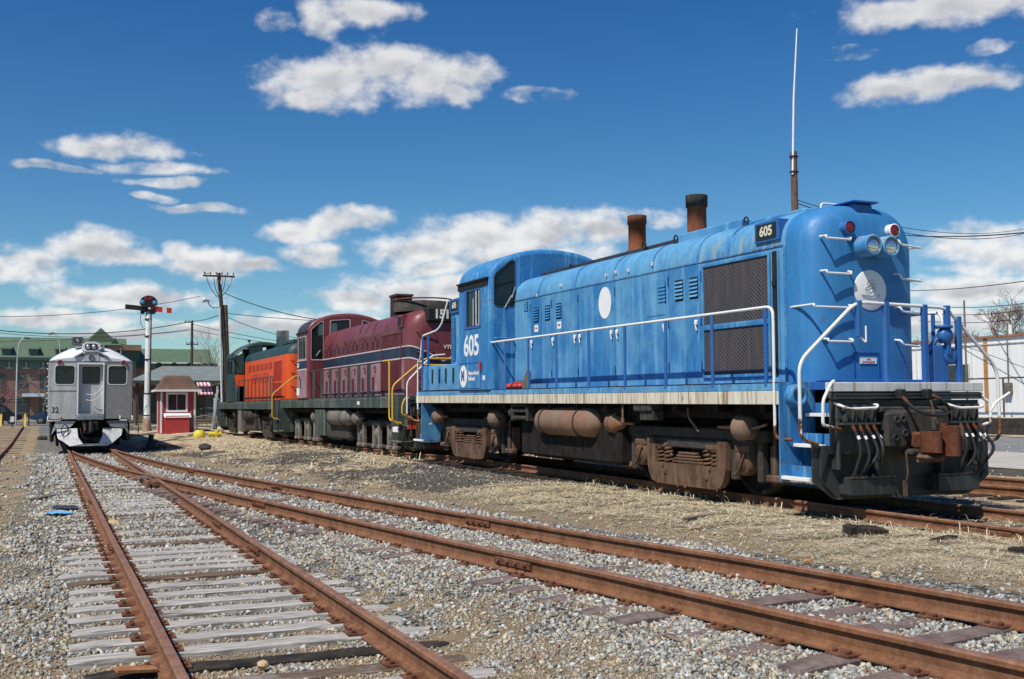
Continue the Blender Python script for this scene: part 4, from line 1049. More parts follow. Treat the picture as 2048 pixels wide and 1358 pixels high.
    for x in (-.30, .12): b.box(x-.008, x+.008, .640, .66, 1.61, 2.0)
    b.box(-.30, .12, .640, .66, 1.985, 2.0); b.box(-.9, .9, .62, .7, 1.60, 1.635, .01); b.build('nose_door_seam', M_blue_d, root)
    # cab
    fwl = fillet_poly([(-1.385, 3.38), (-.93, 3.38), (-.93, 4.34), (-1.02, 4.335), (-1.385, 4.03)], .09); fwr = [(-x, z) for x, z in fwl][::-1]
    sw = [rrect(11.02, 11.76, 3.0, 3.76, .02)]
    cab = cab_shell(root, [M_blue], 10.45, 12.36, [fwl, fwr], sw)
    b = MB(); b.box(-1.56, -1.485, 10.52, 12.30, 3.955, 3.99); b.box(-1.525, -1.49, 10.55, 12.3, 3.83, 3.955); b.build('rain_gutter', M_dark, cab)
    b = MB(); b.box(-1.515, -1.49, 10.95, 11.86, 2.94, 2.985, .006); b.box(-1.52, -1.495, 11.78, 11.9, 2.95, 3.8, .004)
    b.build('window_sill', M_blue_d, cab)
    b = MB(); b.box(-1.507, -1.497, 11.02, 11.07, 3.0, 3.76); b.box(-1.507, -1.497, 11.20, 11.25, 3.0, 3.76); b.box(-1.507, -1.497, 11.38, 11.41, 3.0, 3.6); b.box(-1.507, -1.497, 11.05, 11.22, 3.0, 3.02); b.build('sash', M_greywhite, cab)
    b = MB(); b.tube([(-1.16, 10.44, 3.33), (-1.0, 10.42, 3.60)], .012, 5); b.tube([(-1.0, 10.415, 3.55), (-.93, 10.41, 3.78)], .016, 5); b.build('wiper', M_steel, cab)
    b = MB(); b.text('605', .63, FACE_L(-1.502, 11.52, 2.55), .002, bold=.014, sx=.98); b.build('cab_number', M_white, cab)
    b = MB(); b.plate([(12.0+.225*math.cos(a), 1.905+.245*math.sin(a)) for a in [i*PI/20 for i in range(40)]], lambda u, v, w: (-1.504-w, u, v), .002); em = b.build('round_emblem', M_white, cab)
    b = MB(); b.text('M', .30, FACE_L(-1.5075, 12.04, 1.905), .0008, bold=.02, sx=.85); b.build('emblem_letter', M_blue_d, em)
    b = MB(); b.text('Metro-North', .125, FACE_L(-1.502, 11.70, 1.965), .001, 'LEFT', .004, sx=.92); b.text('Railroad', .125, FACE_L(-1.502, 11.70, 1.845), .001, 'LEFT', .004, sx=.92); b.build('railroad_name', M_white, cab)
    b = MB(); b.box(-1.508, -1.49, 10.98, 12.37, 2.185, 2.20); b.box(-1.508, -1.49, 10.98, 12.37, 1.63, 1.645); b.box(-1.508, -1.49, 10.97, 10.985, 1.63, 2.2); b.build('panel_edge', M_blue_d, cab)
    b = MB(); b.box(-1.51, -1.498, 10.72, 10.84, 1.80, 1.90); b.build('notice', M_white, cab)
    b = MB(); b.cyl((-1.53, 10.94, 2.02), (-1.53, 10.94, 2.18), .035, n=8); b.build('cab_fitting', M_redpaint, cab)
    grab_iron(root, [(-1.42, 10.43, 2.68), (-1.40, 10.34, 2.68), (-1.02, 10.34, 2.68), (-1.0, 10.43, 2.68)], M_blue)
    # short hood and the lockers beside it
    b = mirrored(lambda b: hood_shell(b, .65, 1.25, 3.0), 15.32); b.build('short_hood', [M_blue, M_bluenose], root)
    b = MB(); b.plate([(13.72, 3.50), (14.35, 3.50), (14.35, 3.84), (13.72, 3.84)], lambda u, v, w: (-.96+w, u, v), .3); nb = b.build('number_board', M_blue_d, root)
    b = MB(); b.box(-.966, -.958, 13.80, 14.27, 3.55, 3.79); b.build('number_panel', M_dark, nb)
    b = MB(); b.text('605', .2, FACE_L(-.968, 14.03, 3.67), .002, bold=.005); b.build('number', MATS['number_cream'], nb)
    b = MB(); b.box(-.93, -.918, 14.05, 14.3, 2.33, 3.38); vo = b.build('louvre', M_dark, root); b = MB(); slats(b, -.931, 14.06, 14.29, 2.33, 3.38, 24, .012); b.build('louvre_slats', M_blue, vo)
    b = MB(); b.box(1.46, .9, 12.40, 14.95, 1.60, 2.21, .02); b.build('battery_locker', M_blue, root); b = MB(); b.box(-1.46, -.9, 12.40, 14.95, 1.60, 2.21, .02); lk = b.build('battery_locker', M_blue, root)
    for s in (12.75, 13.25, 13.7, 14.2): b = MB(); b.box(-1.475, -1.455, s-.05, s+.05, 1.95, 2.12, .006); b.box(-1.48, -1.455, s-.04, s+.03, 1.78, 1.96); b.build('latch', M_dark, lk)
    # handrails
    post_rail(root, [9.75, 8.6, 7.34, 6.05, 4.77, 3.51, 2.25, 1.01], -1.45, 2.59, 10.5, .84, M_rail_white, M_blue_d)
    post_rail(root, [8.6, 6.05, 3.51, 1.01], 1.45, 2.59, 10.5, .84, M_rail_white, M_blue_d)
    b = MB(); b.tube([(-1.40, .06, .82), (-1.66, .06, .88), (-1.66, .06, 1.84), (-.78, .04, 2.60), (.73, .04, 2.57), (1.62, .06, 1.78), (1.65, .06, .83), (1.36, .08, .80)], .023, 10, .16); fh = b.build('front_handrail', M_rail_white, root)
    for x, z0, z1 in ((-.74, 2.16, 2.62), (-.30, 1.56, 2.62), (.34, 1.56, 2.60), (.73, 1.95, 2.60), (.92, 1.56, 2.46)):
        b = MB(); b.box(x-.035, x+.035, .0, .07, z0, z1, .006); b.build('handrail_post', M_blue_d, root)
    b = MB(); b.tube([(-.74, .035, 2.18), (-.66, .0, 2.08), (-.66, .0, 2.3)], .012, 6, .03); b.build('chain_hook', M_rail_white, fh)
    # hand brake stand
    b = MB(); b.box(.50, .78, .06, .22, 1.58, 2.08, .02); b.box(.36, .50, .06, .12, 1.58, 1.95, .01); b.tube([(.40, .1, 1.98), (.62, .1, 2.16)], .035, 6); hb = b.build('hand_brake', M_blue_d, root)
    b = MB(); b.lathe((.70, .10, 2.2), (0, -1, 0), [(0, .02), (0, .10), (.1, .10), (.12, .07), (.13, 0)], 18); b.lathe((.80, .10, 1.93), (0, -1, 0), [(0, .02), (0, .11), (.07, .11), (.08, .07), (.08, 0)], 18); b.lathe((.70, .07, 2.30), (0, 0, 1), [(0, .05), (.0, .12), (.04, .12), (.05, .0)], 14); b.build('brake_gear', M_blue_d, hb)
    # steps, bell and pilot
    sw_ = step_well(root, -1, .17, .72, M_blue, M_blue); step_well(root, 1, .17, .72, M_blue, M_blue)
    b = MB(); b.lathe((-1.24, .715, 1.42), (0, -1, 0), [(0, .15), (.10, .15), (.13, .13), (.13, .09), (.06, .075), (.06, 0)], 22); b.build('round_port', M_blue, sw_)
    step_well(root, -1, L-.06, L-.72, M_blue, M_blue); step_well(root, 1, L-.06, L-.72, M_blue, M_blue)
    P_ = pilot(root, M_greywhite, M_rail_white)
    coupler(root, -.1)
    for sx in (-1, 1):
        xs = (1.01, .90, .80, .69) if sx < 0 else (.75, .86, .97, 1.07)
        for i, x in enumerate(xs):
            x0 = sx*x; e = [(x0+.0, -.16, .42), (x0+(.05, -.06, -.13, .04)[i], -.16, .43)][i != 9]
            e = (x0+((.02, -.01, -.13, .07) if sx < 0 else (-.04, -.10, .03, -.02))[i], -.10, .42)
            hose(root, [(x0, -.10, 1.07), (x0+.03+.01*i, -.17, .93-.02*(i % 2)), (x0+((.05, .07, .10, .04) if sx < 0 else (.02, .05, .09, .14))[i], -.22-.015*i, .74-.05*((i*2) % 3)), e])
    grab_iron(P_, [(-1.17, .02, 1.33), (-1.15, -.10, 1.29), (-1.05, -.12, 1.255), (-.62, -.12, 1.265), (-.58, -.10, 1.30), (-.60, .02, 1.31)], r=.018)
    grab_iron(P_, [(.60, .02, 1.32), (.62, -.10, 1.29), (.74, -.12, 1.255), (1.12, -.12, 1.26), (1.19, -.1, 1.28), (1.19, .02, 1.29)], r=.018)
    grab_iron(P_, [(-1.20, -.02, 1.60), (-1.28, -.06, 1.57), (-1.42, -.08, 1.36), (-1.43, -.08, 1.06), (-1.10, -.04, 1.0)], r=.021)
    grab_iron(P_, [(1.22, -.02, 1.40), (1.34, -.06, 1.33), (1.34, -.08, 1.06), (1.10, -.05, 1.01)], r=.021)
    grab_iron(P_, [(1.33, -.07, 1.20), (1.42, -.1, 1.33), (1.62, -.14, 1.45)], r=.018)
    for a, z in ((-.22, 1.47), (.22, 1.47)):
        b = MB(); b.box(a-.06, a+.06, -.16, -.05, 1.36, 1.5, .02); so = b.build('cable_socket', M_dark, P_)
    hose(root, [(-.24, -.16, 1.40), (-.18, -.30, 1.24), (.0, -.36, 1.17), (.30, -.34, 1.17), (.46, -.22, 1.22)], False)
    hose(root, [(.24, -.16, 1.42), (.34, -.24, 1.36), (.46, -.26, 1.24)], False)
    b = MB(); b.tube([(.18, -.2, 1.36), (.19, -.28, 1.1), (.22, -.3, 1.0)], .012, 5, .05); b.build('cut_lever_rod', M_truck, P_); b = MB(); b.tube([(-.30, -.26, .72), (-.28, -.27, .45), (-.31, -.24, .28)], .012, 5, .05); b.box(-.34, -.28, -.26, -.23, .16, .36, .005); b.build('uncoupling_chain', M_truck, P_)
    w = MB(); w.box(-.18, -.07, -.34, -.32, .59, .625); w.box(.1, .2, -.34, -.32, .6, .635); w.build('tag_plate', M_cream, P_)
    # far end
    R_ = mirrored(lambda b: b.box(-1.24, 1.24, -.06, .10, 1.47, 1.585, .01).plate([(-1.4, .8), (-1.4, .36), (-1.1, .14), (1.1, .14), (1.4, .36), (1.4, .8)], lambda u, v, w: (u, .1+w, v), .03).box(-1.2, 1.2, .02, .08, .7, 1.4), L); R_.build('pilot', M_truck, root)
    coupler(root, L+.1, 1)
    b = MB(); b.tube([(-1.0, 14.35, 3.85), (-1.12, 14.5, 3.25), (-1.2, 14.6, 3.10), (-1.45, 14.95, 2.98), (-1.45, 15.02, 2.90), (-1.46, 15.12, 2.40), (-1.46, 15.30, 2.32), (-1.46, 15.32, 2.2), (-1.46, 15.32, .92), (-1.46, 15.2, .86), (-1.2, 15.2, .84)], .021, 8, .08); b.build('handrail', M_rail_white, root)
    b = MB(); b.tube([(-.6, 15.70, 2.55), (-.95, 15.70, 2.52), (-1.62, 15.70, 1.85), (-1.62, 15.70, .9), (-1.3, 15.70, .84)], .021, 8, .12); b.build('handrail', M_rail_white, root)
    for s in (14.98, 14.55): b = MB(); b.box(-1.47, -1.43, s-.03, s+.03, 1.6, 2.96); b.build('handrail_post', M_blue_d, root)
    # underneath
    fuel_and_tanks(root, 5.35, 8.95, (6.0, 8.5))
    b = MB(); b.box(-1.38, -1.1, 8.82, 9.55, .98, 1.06, .02); b.box(-1.38, -1.1, 8.82, 9.55, 1.12, 1.2, .02); b.box(-1.38, -1.1, 8.82, 9.55, 1.24, 1.30, .02); b.box(-1.4, -1.05, 8.78, 8.86, .95, 1.32, .02); b.box(-1.4, -1.05, 9.52, 9.60, .95, 1.32, .02); b.cyl((-1.25, 9.62, 1.12), (-1.25, 9.75, 1.12), .14); b.build('equipment_rack', M_truckdark, root)
    b = MB(); b.box(-1.0, -.85, 5.05, 5.9, .35, 1.2, .02); b.build('side_box', M_under, root); b = MB(); b.box(-1.2, -.9, 9.0, 9.5, .3, 1.0, .02); b.build('side_box', M_under, root)
    for s in (5.45, 1.96, 14.36, 10.92):
        d = 1 if s in (1.96, 14.36) and False else (-1 if s in (1.96,) else 1)
        b = MB(); brake_cyl(b, -1.2, s, .98, 1 if s in (5.45, 14.36) else -1, .165)
        if s == 1.96: b.tube([(-1.2, 1.7, .98), (-1.22, 1.5, 1.0), (-1.2, 1.35, 1.04)], .02, 6)
        b.build('brake_cylinder', M_tank, root)
    b = MB(); b.box(-1.44, -1.2, 4.0, 4.55, 1.19, 1.31, .02); b.box(-1.40, -1.2, 3.98, 4.4, 1.05, 1.2, .01); b.build('frame_bracket', M_truckdark, root)
    b = MB(); b.tube([(-1.4, 4.95, 1.3), (-1.4, 4.95, 1.05)], .018, 6); b.tube([(-1.4, 4.95, 1.08), (-1.4, 4.95, 1.0)], .03, 6); b.tube([(-1.2, 3.3, 1.25), (-1.22, 3.25, 1.1), (-1.2, 3.0, .9)], .02, 6, .1); b.build('drain_pipe', M_tank, root)
    truck2(root, 3.49, M_truck, M_truckdark); truck2(root, 12.63, M_truck, M_truckdark)
    return root
blue_engine()
# odds and ends lying on the walkway
b = MB(); b.plate([(9.05, 0), (9.62, 0), (9.5, .05), (9.15, .38), (9.02, .34)], lambda u, v, w: (8.87-0+.0+w+10.1614-10.1614, 10.94+u, 2.065+v), .02)
bp = b.build('bent_panel', M_truckgrey); tag(bp, 'bent rusty metal panel lying on the blue engine walkway by its cab', 'scrap metal')
b = MB(); b.box(8.80, 9.05, 20.35, 21.1, 2.06, 2.17, .04); b.box(8.84, 9.02, 20.4, 20.8, 2.165, 2.21, .03)
rb = b.build('red_cushion', M_redpaint); tag(rb, 'torn red cushion on the blue engine walkway in front of its cab', 'cushion')

def generic_engine(root, L, side_t, side_b, hood_m, hood_low, cab_m, rail_m, post_m, deck_m, truck_m, strip=(1.31, 1.485)):
    platform(root, L, side_t, side_b, deck_m, strip=strip)
    b = MB(); hood_shell(b, .65, 1.25, 10.6); hood = b.build('long_hood', hood_m, root)
    P_ = pilot(root, M_black, rail_m); coupler(root, -.1); coupler(root, L+.1, 1)
    R_ = mirrored(lambda b: b.box(-1.24, 1.24, -.06, .10, 1.47, 1.585, .01).plate([(-1.4, .8), (-1.4, .36), (-1.1, .14), (1.1, .14), (1.4, .36), (1.4, .8)], lambda u, v, w: (u, .1+w, v), .03).box(-1.2, 1.2, .02, .08, .7, 1.4), L); R_.build('pilot', M_black, root)
    for s0, s1 in ((.06, .72), (L-.06, L-.72)):
        for sd in (-1, 1): step_well(root, sd, s0, s1, M_greendeck, M_greendeck, M_truckgrey)
    b = mirrored(lambda b: hood_shell(b, .65, 1.25, 3.0), L-.45); b.build('short_hood', hood_m, root)
    return hood
def maroon_engine():
    s0 = 16.8; L = 15.75
    root = loco_root('diesel_locomotive', s0, 'maroon road switcher with a dark band and yellow handrails, middle of three engines')
    hood = generic_engine(root, L, M_greendeck, M_greendeck, [M_maroon, M_maroon], None, M_maroon, M_rail_yellow, M_black, M_greendeck, M_truckgrey, strip=(1.27, 1.485))
    sm = M_stripe
    for sx in (-1, 1):
        b = MB(); b.box(sx*.931, sx*.915, 1.26, 10.55, 1.63, 2.60); lo = b.build('lower_panel', M_maroon_low, root)
        b = MB(); b.box(sx*.936, sx*.915, 1.26, 10.55, 2.66, 2.95); b.build('dark_band', M_band, root)
        b = MB(); b.box(sx*.939, sx*.915, 1.26, 10.55, 2.62, 2.66); b.box(sx*.939, sx*.915, 1.26, 10.55, 2.95, 2.985); b.build('pin_stripe', sm, root)
        b = MB(); b.box(sx*1.506, sx*1.49, 10.66, 12.26, 2.66, 2.95); b.build('dark_band', M_band, root)
        b = MB(); b.box(sx*1.508, sx*1.49, 10.66, 12.26, 2.62, 2.66); b.box(sx*1.508, sx*1.49, 10.66, 12.26, 2.95, 2.985); b.build('pin_stripe', sm, root)
        b = MB(); b.box(sx*1.504, sx*1.49, 10.66, 12.26, 1.63, 2.62); b.build('lower_panel', M_maroon_low, root)
    # band and stripes wrap down over the nose
    def wrap(za, zb, off):
        rows = []
        for k in range(41):
            q = -PI/2+PI*k/40; x = (.92+off)*math.copysign(abs(math.sin(q))**.47, math.sin(q)); y = 1.25-(.6+off)*abs(math.cos(q))**.47; drop = .42*(1-min(1, abs(x)/.92))**1.2
            rows.append([(x, y, za-drop), (x, y, zb-drop)])
        b = MB(); b.grid(rows, False); return b
    wrap(2.66, 2.95, .006).build('dark_band', M_band, root)
    for za, zb in ((2.62, 2.66), (2.95, 2.985)): wrap(za, zb, .008).build('pin_stripe', sm, root)
    # radiator shutters with vertical slats
    b = MB(); b.box(-.934, -.915, 1.55, 3.40, 1.72, 3.36); go = b.build('radiator_grille', mat('shutter_dark', (.045, .012, .02), .7), root)
    b = MB()
    for s in np.arange(1.6, 3.4, .11): b.box(-.948, -.93, s, s+.035, 1.74, 2.62); b.box(-.948, -.93, s, s+.035, 2.99, 3.34)
    b.build('grille_slats', M_maroon, go)
    b = MB(); b.box(-.952, -.92, 1.50, 1.55, 1.7, 3.40); b.box(-.952, -.92, 3.40, 3.45, 1.7, 3.40); b.box(-.952, -.92, 1.5, 3.45, 3.36, 3.40); b.build('grille_frame', M_maroon, go)
    for i, s in enumerate((3.6, 4.75, 5.9, 7.05, 8.2, 9.35)):
        d = MB(); d.box(-.938, -.925, s, s+.98, 1.72, 2.56, .006); do = d.build('hood_door', M_maroon_low, root)
        h = MB()
        for (a, z0, z1, n) in ((.55, 1.8, 2.2, 8),): slats(h, -.939, s+a, s+a+.28, z0, z1, n, .02)
        h.tube([(-.945, s+.45+.09*math.cos(q), 2.42+.09*math.sin(q)) for q in [k*PI/5 for k in range(9)]], .016, 5)
        h.build('door_louvre', mat('maroon_shadow', (.10, .03, .04), .6) if 'maroon_shadow' not in MATS else MATS['maroon_shadow'], do)
        d = MB(); d.box(-.932, -.92, s, s+1.08, 3.02, 3.46, .004); do = d.build('hood_door', M_maroon, root)
        h = MB(); slats(h, -.933, s+.12, s+.40, 3.08, 3.30, 5, .02); slats(h, -.933, s+.62, s+.9, 3.08, 3.30, 5, .02); h.tube([(-.94, s+.5, 3.42), (-.95, s+.5, 3.34), (-.95, s+.36, 3.34)], .018, 5); h.build('door_louvre', MATS['maroon_shadow'], do)
    for s in (4.3, 5.1, 5.9):
        r = MB(); r.grid([[(-(x+.008), s+d, z+.006) for x, z in HOODP[2:9]] for d in (-.03, .03)], True); r.build('seam_strip', M_black, root)
    fo = fillet_poly([(-1.37, 2.98), (-.95, 2.98), (-.95, 4.32), (-1.05, 4.31), (-1.37, 4.03)], .05)
    fi = fillet_poly([(-.70, 3.7), (.02, 3.7), (.02, 4.42), (-.68, 4.36)], .07)
    fw = [fo, fi, fillet_poly([(.45, 3.7), (1.02, 3.7), (1.02, 4.24), (.5, 4.40)], .06), [(-x, z) for x, z in fo][::-1]]
    sw = [rrect(10.82, 12.02, 3.02, 3.80, .03)]
    cab = cab_shell(root, [M_maroon, M_roofwalk], 10.55, 12.36, fw, sw, gm=M_glass_clear, glass=M_stripe, roofmat=1)
    b = MB(); b.box(-1.54, -1.485, 10.6, 12.30, 3.92, 3.99); b.build('rain_gutter', M_dark, cab)
    b = MB(); b.box(-1.51, -1.495, 11.3, 11.34, 3.02, 3.8); b.box(-1.51, -1.495, 11.7, 11.74, 3.02, 3.8); b.build('sash', M_steel, cab)
    b = MB(); b.box(-1.511, -1.50, 11.85, 12.25, 1.72, 1.98); b.build('notice', M_white, cab)
    b = MB(); b.lathe((-1.503, 11.75, 2.35), (-1, 0, 0), [(0, .07), (.01, .07), (.01, 0)], 12); b.box(-1.512, -1.5, 11.55, 11.68, 1.95, 2.3, .01); b.build('filler_cap', M_dark, cab)
    b = MB(); b.box(-1.512, -1.5, 11.9, 12.2, 2.72, 2.90); b.build('plate', M_greywhite, cab)
    b = MB(); b.tube([(-1.2, 10.53, 3.1), (-1.05, 10.52, 3.3)], .016, 5); b.build('wiper', M_steel, cab)
    # roof top gear
    b = MB(); b.lathe((0, 2.4, 4.0), (0, 0, 1), [(0, .86), (.30, .84), (.31, .80), (.31, .0)], 26); fc = b.build('fan_housing', M_truckdark, root)
    b = MB(); b.tube([(.86*math.cos(q), 2.4+.86*math.sin(q)*1.15, 4.36) for q in [k*PI/14 for k in range(28)]], .022, 6, closed=True); b.build('guard_ring', M_stack, fc)
    b = MB(); b.plate([(4.1, 3.95), (4.72, 3.95), (4.70, 4.70), (4.06, 4.66)], lambda u, v, w: (-.27+w, u, v), .5); ex = b.build('exhaust_box', rusty('stack_dark', (.035, .02, .017), (.07, .035, .025), (.1, .06, .05), .9), root)
    b = MB(); b.box(-.30, .26, 4.03, 4.75, 4.66, 4.72); b.build('exhaust_cap', M_truckdark, ex)
    b = MB(); b.box(-.98, -.6, 1.32, 1.75, 3.5, 3.86, .01); b.build('marker_housing', M_maroon, root)
    b = MB(); b.box(-.984, -.978, 1.38, 1.69, 3.55, 3.80); b.build('marker_opening', M_dark, root)
    b = MB(); b.box(-.50, .62, .56, 1.0, 3.60, 4.02, .05); nb = b.build('number_board', M_dark, root)
    b = MB(); b.text('151', .34, FACE_F(-.30, .555, 3.82), .003, 'LEFT', .014, sx=.92); b.build('number', mat('number_ivory', (.75, .7, .6), .6), nb)
    b = MB(); b.text('VTR', .15, FACE_F(.0, .63, 2.93), .002, 'LEFT', .003); b.build('nose_letters', MATS['number_ivory'], root)
    for z in (3.35, 2.78, 2.2, 1.9): grab_iron(root, [(-.75, nose_y(.75, .65, 1.25), z), (-.75, .62, z), (-.30, .56, z), (-.30, .66, z)], M_maroon, .018)
    # yellow rails and dark posts
    post_rail(root, [3.0, 4.05, 5.2, 6.35, 7.5, 8.65, 9.8], -1.45, 2.54, 10.6, .94, M_black, M_black, pw=.15, down=False)
    post_rail(root, [2.0, 4.0, 6, 8], 1.45, 2.54, 10.6, .94, M_black, M_black, down=False)
    b = MB(); b.tube([(-1.45, 1.5, 2.56), (-1.45, .96, 2.56), (-1.45, .96, .94), (-1.35, .76, .90)], .028, 8, .12); b.build('handrail', M_rail_yellow, root)
    b = MB(); b.tube([(-1.40, .06, .86), (-1.64, .06, .9), (-1.64, .06, 1.85), (-.75, .04, 2.58), (.73, .04, 2.58), (1.62, .06, 1.8), (1.64, .06, .88), (1.38, .08, .84)], .028, 8, .14); b.build('front_handrail', M_rail_yellow, root)
    b = MB(); b.tube([(-.95, .0, 2.52), (-.95, .0, 2.40), (.5, .0, 2.40), (.5, .0, 2.52)], .028, 8, .03); b.build('grab_iron', M_rail_yellow, root)
    grab_iron(root, [(-1.1, -.02, 1.55), (-1.35, -.06, 1.5), (-1.42, -.08, 1.32), (-1.42, -.08, 1.1), (-1.1, -.05, .98)], M_rail_yellow, .026)
    b = MB(); b.box(-1.475, -1.46, 3.9, 4.15, 1.36, 1.46); b.build('notice', M_white, root)
    fuel_and_tanks(root, 5.9, 8.9, (5.6, 8.27), M_truckgrey, M_truckdark)
    b = MB(); b.box(-1.42, -.95, 8.4, 9.75, .34, 1.22, .02); b.build('equipment_box', M_greendeck, root)
    for s, d in ((4.9, 1), (10.3, 1)): b = MB(); brake_cyl(b, -1.2, s, .95, d, .2); b.build('brake_cylinder', M_truckgrey, root)
    truck3(root, (1.9, 3.38, 5.0), M_truckgrey, M_truckdark); truck3(root, (10.9, 12.3, 13.87), M_truckgrey, M_truckdark)
    b = MB(); b.box(-1.47, -1.2, .14, .62, .62, .76, .01); b.build('step_plate', M_white, root)
    b = MB(); b.box(-1.25, -.7, -.02, .02, .7, 1.0, .01); b.build('red_panel', M_redpaint, root)
    return root
def green_engine():
    s0 = 32.85; L = 15.75
    root = loco_root('diesel_locomotive', s0, 'dark green road switcher with bright orange hood, farthest of three engines')
    hood = generic_engine(root, L, M_greendeck, M_greendeck, [M_green, M_green], None, M_green, M_rail_yellow, M_green, M_green, M_truckdark, strip=(1.25, 1.485))
    # the orange casing: plate over the hood side and round the nose
    b = MB(); prof = [(z) for z in (1.63, 3.50)]
    pth = [(-.93, 10.4-.9*k) for k in range(11)]+[(.929*math.copysign(abs(math.sin(q))**.47, math.sin(q)), 1.25-.608*abs(math.cos(q))**.47) for q in [-PI/2+PI*k/40 for k in range(41)]]+[(.93, 1.4+.9*k) for k in range(11)]
    b.grid([[(x, y, 1.63), (x, y, 3.50)] for x, y in pth], True); b.build('orange_casing', M_orange, root)
    b = MB(); b.box(-.938, -.925, 1.62, 3.3, 1.72, 3.26); go = b.build('radiator_grille', mat('orange_shutter', (.36, .022, .008), .6), root)
    b = MB(); b.box(-.945, -.925, 1.6, 3.32, 2.36, 2.42); b.box(-.95, -.925, 3.3, 3.36, 1.7, 3.3); b.box(-.95, -.925, 1.58, 1.64, 1.7, 3.3); b.box(-.95, -.925, 1.6, 3.34, 3.26, 3.3); b.build('grille_frame', M_orange, go)
    gh_ = mat('ghost_lettering', (.44, .035, .01), .6)
    b = MB(); b.text('NEW HAVEN', .62, FACE_L(-.934, 6.5, 2.62), .003, bold=.01, sx=1.1); b.build('railroad_name', gh_, root)
    for i, s in enumerate((3.6, 4.6, 5.6, 6.6, 7.6, 8.6)):
        h = MB(); slats(h, -.934, s+.2, s+.42, 3.0, 3.30, 6, .02); slats(h, -.934, s+.62, s+.82, 3.0, 3.3, 6, .02); h.build('louvre', gh_, root)
    fo = [(-1.34, 3.0), (-.98, 3.0), (-.98, 3.98), (-1.34, 3.8)]; fi = [(-.70, 3.62), (-.08, 3.62), (-.08, 4.36), (-.70, 4.24)]
    fw = [fo, fi, fillet_poly([(.45, 3.7), (1.02, 3.7), (1.02, 4.24), (.5, 4.40)], .06), [(-x, z) for x, z in fo][::-1]]
    gp = [(1.5, 1.60), (1.5, 3.72), (1.49, 3.80), (1.45, 3.88), (1.36, 3.98), (1.23, 4.10), (1.05, 4.24), (.82, 4.38), (.55, 4.49), (.28, 4.54), (0, 4.555)]
    sw = [rrect(10.7, 11.25, 2.95, 3.6, .03), rrect(11.5, 12.1, 2.95, 3.6, .03)]
    gl = glassy('cab_glass_clear', (.05, .06, .06), .85)
    cab = cab_shell(root, [M_green], 10.55, 12.5, fw, sw, prof=gp, gm=gl, glass=M_green)
    b = MB(); b.box(-1.39, -.94, 10.53, 10.56, 2.36, 2.92); b.build('orange_patch', M_orange, cab)
    b = MB(); b.box(-1.55, -1.48, 10.4, 12.6, 3.72, 3.76, .01); b.build('rain_gutter', M_green, cab)
    b = MB(); b.lathe((.05, 6.3, 4.0), (0, 0, 1), [(0, .24), (.1, .24), (.1, .29), (.80, .29), (.82, .31), (.82, .28), (.5, .27)], 22); b.build('exhaust_stack', M_galv, root)
    b = MB(); b.box(-.55, .55, 1.4, 3.4, 3.98, 4.16, .04); b.build('roof_hatch', M_green, root)
    b = MB(); b.lathe((-.55, 11.5, 4.5), (0, 0, 1), [(0, .03), (.1, .03), (.1, .09), (.16, .09), (.2, .03)], 10); b.build('horn', M_dark, root)
    for z in (3.2, 2.7, 2.15): grab_iron(root, [(-.75, nose_y(.75, .65, 1.25), z+.05), (-.72, .62, z), (-.3, .56, z-.06), (-.3, .66, z-.06)], M_dark, .018)
    post_rail(root, [1.4, 2.2, 3.0, 3.9, 4.8, 5.7, 6.6, 7.6, 9.0], -1.45, 2.58, 10.6, .94, M_green, M_green, down=False, pw=.05)
    b = MB(); b.tube([(-1.45, 1.4, 2.58), (-1.45, .9, 2.58), (-1.45, .9, 1.0)], .022, 8, .12); b.build('handrail', M_green, root)
    b = MB(); b.tube([(-1.40, .06, .86), (-1.64, .06, .9), (-1.64, .06, 1.85), (-.75, .04, 2.58), (.73, .04, 2.58), (1.62, .06, 1.8), (1.64, .06, .88)], .024, 8, .14); b.build('front_handrail', M_rail_yellow, root)
    fuel_and_tanks(root, 5.9, 8.9, (5.95, 8.3), M_truckdark, M_truckdark)
    b = MB(); b.box(-1.42, -1.0, 8.6, 9.5, .2, 1.3, .02); b.build('equipment_box', M_truckgrey, root)
    for s, d in ((5.3, 1), (2.0, -1), (11.2, -1), (14.3, 1)): b = MB(); brake_cyl(b, -1.2, s, .98, d, .17); b.tube([(-1.2, s, .9), (-1.22, s-.5*d, .35)], .06, 6); b.build('brake_cylinder', M_truckdark, root)
    truck2(root, 3.49, M_truckdark, M_truckdark); truck2(root, 12.63, M_truckdark, M_truckdark)
    return root
maroon_engine(); green_engine()

# ------------------------------------------------------------------ stainless railcar
def stainless():
    m, t, b = base_mat('stainless_body'); o = co(t)
    n = t.noise(t.mapv(o, (2, 2, .5)), 2.2, 5, .65); n2 = t.noise(o, 6, 5, .65); st = t.noise(t.mapv(o, (9, 9, .5)), 1.8, 4, .6)
    c = t.mix(t.ramp(n, .3, .7), (.42, .415, .40, 1), (.60, .595, .58, 1)); c = t.mix(t.math('MULTIPLY', t.ramp(st, .55, .75), .5), c, (.17, .15, .14, 1))
    c = t.mix(t.math('MULTIPLY', t.ramp(n2, .62, .75), .35), c, (.16, .12, .10, 1))
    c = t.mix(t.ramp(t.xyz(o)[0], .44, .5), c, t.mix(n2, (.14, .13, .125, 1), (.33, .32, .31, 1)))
    t.put(b.inputs['Base Color'], c); b.inputs['Metallic'].default_value = .0; t.put(b.inputs['Roughness'], t.ramp(n2, .3, .7, .34, .55))
    bump(t, b, n, .15, .01); return m
M_ss = stainless(); M_rdcroof = paint('railcar_roof_paint', (.70, .70, .70), (.8, .8, .8), .4, .25, .4, (.35, .3, .27), .5, .4)
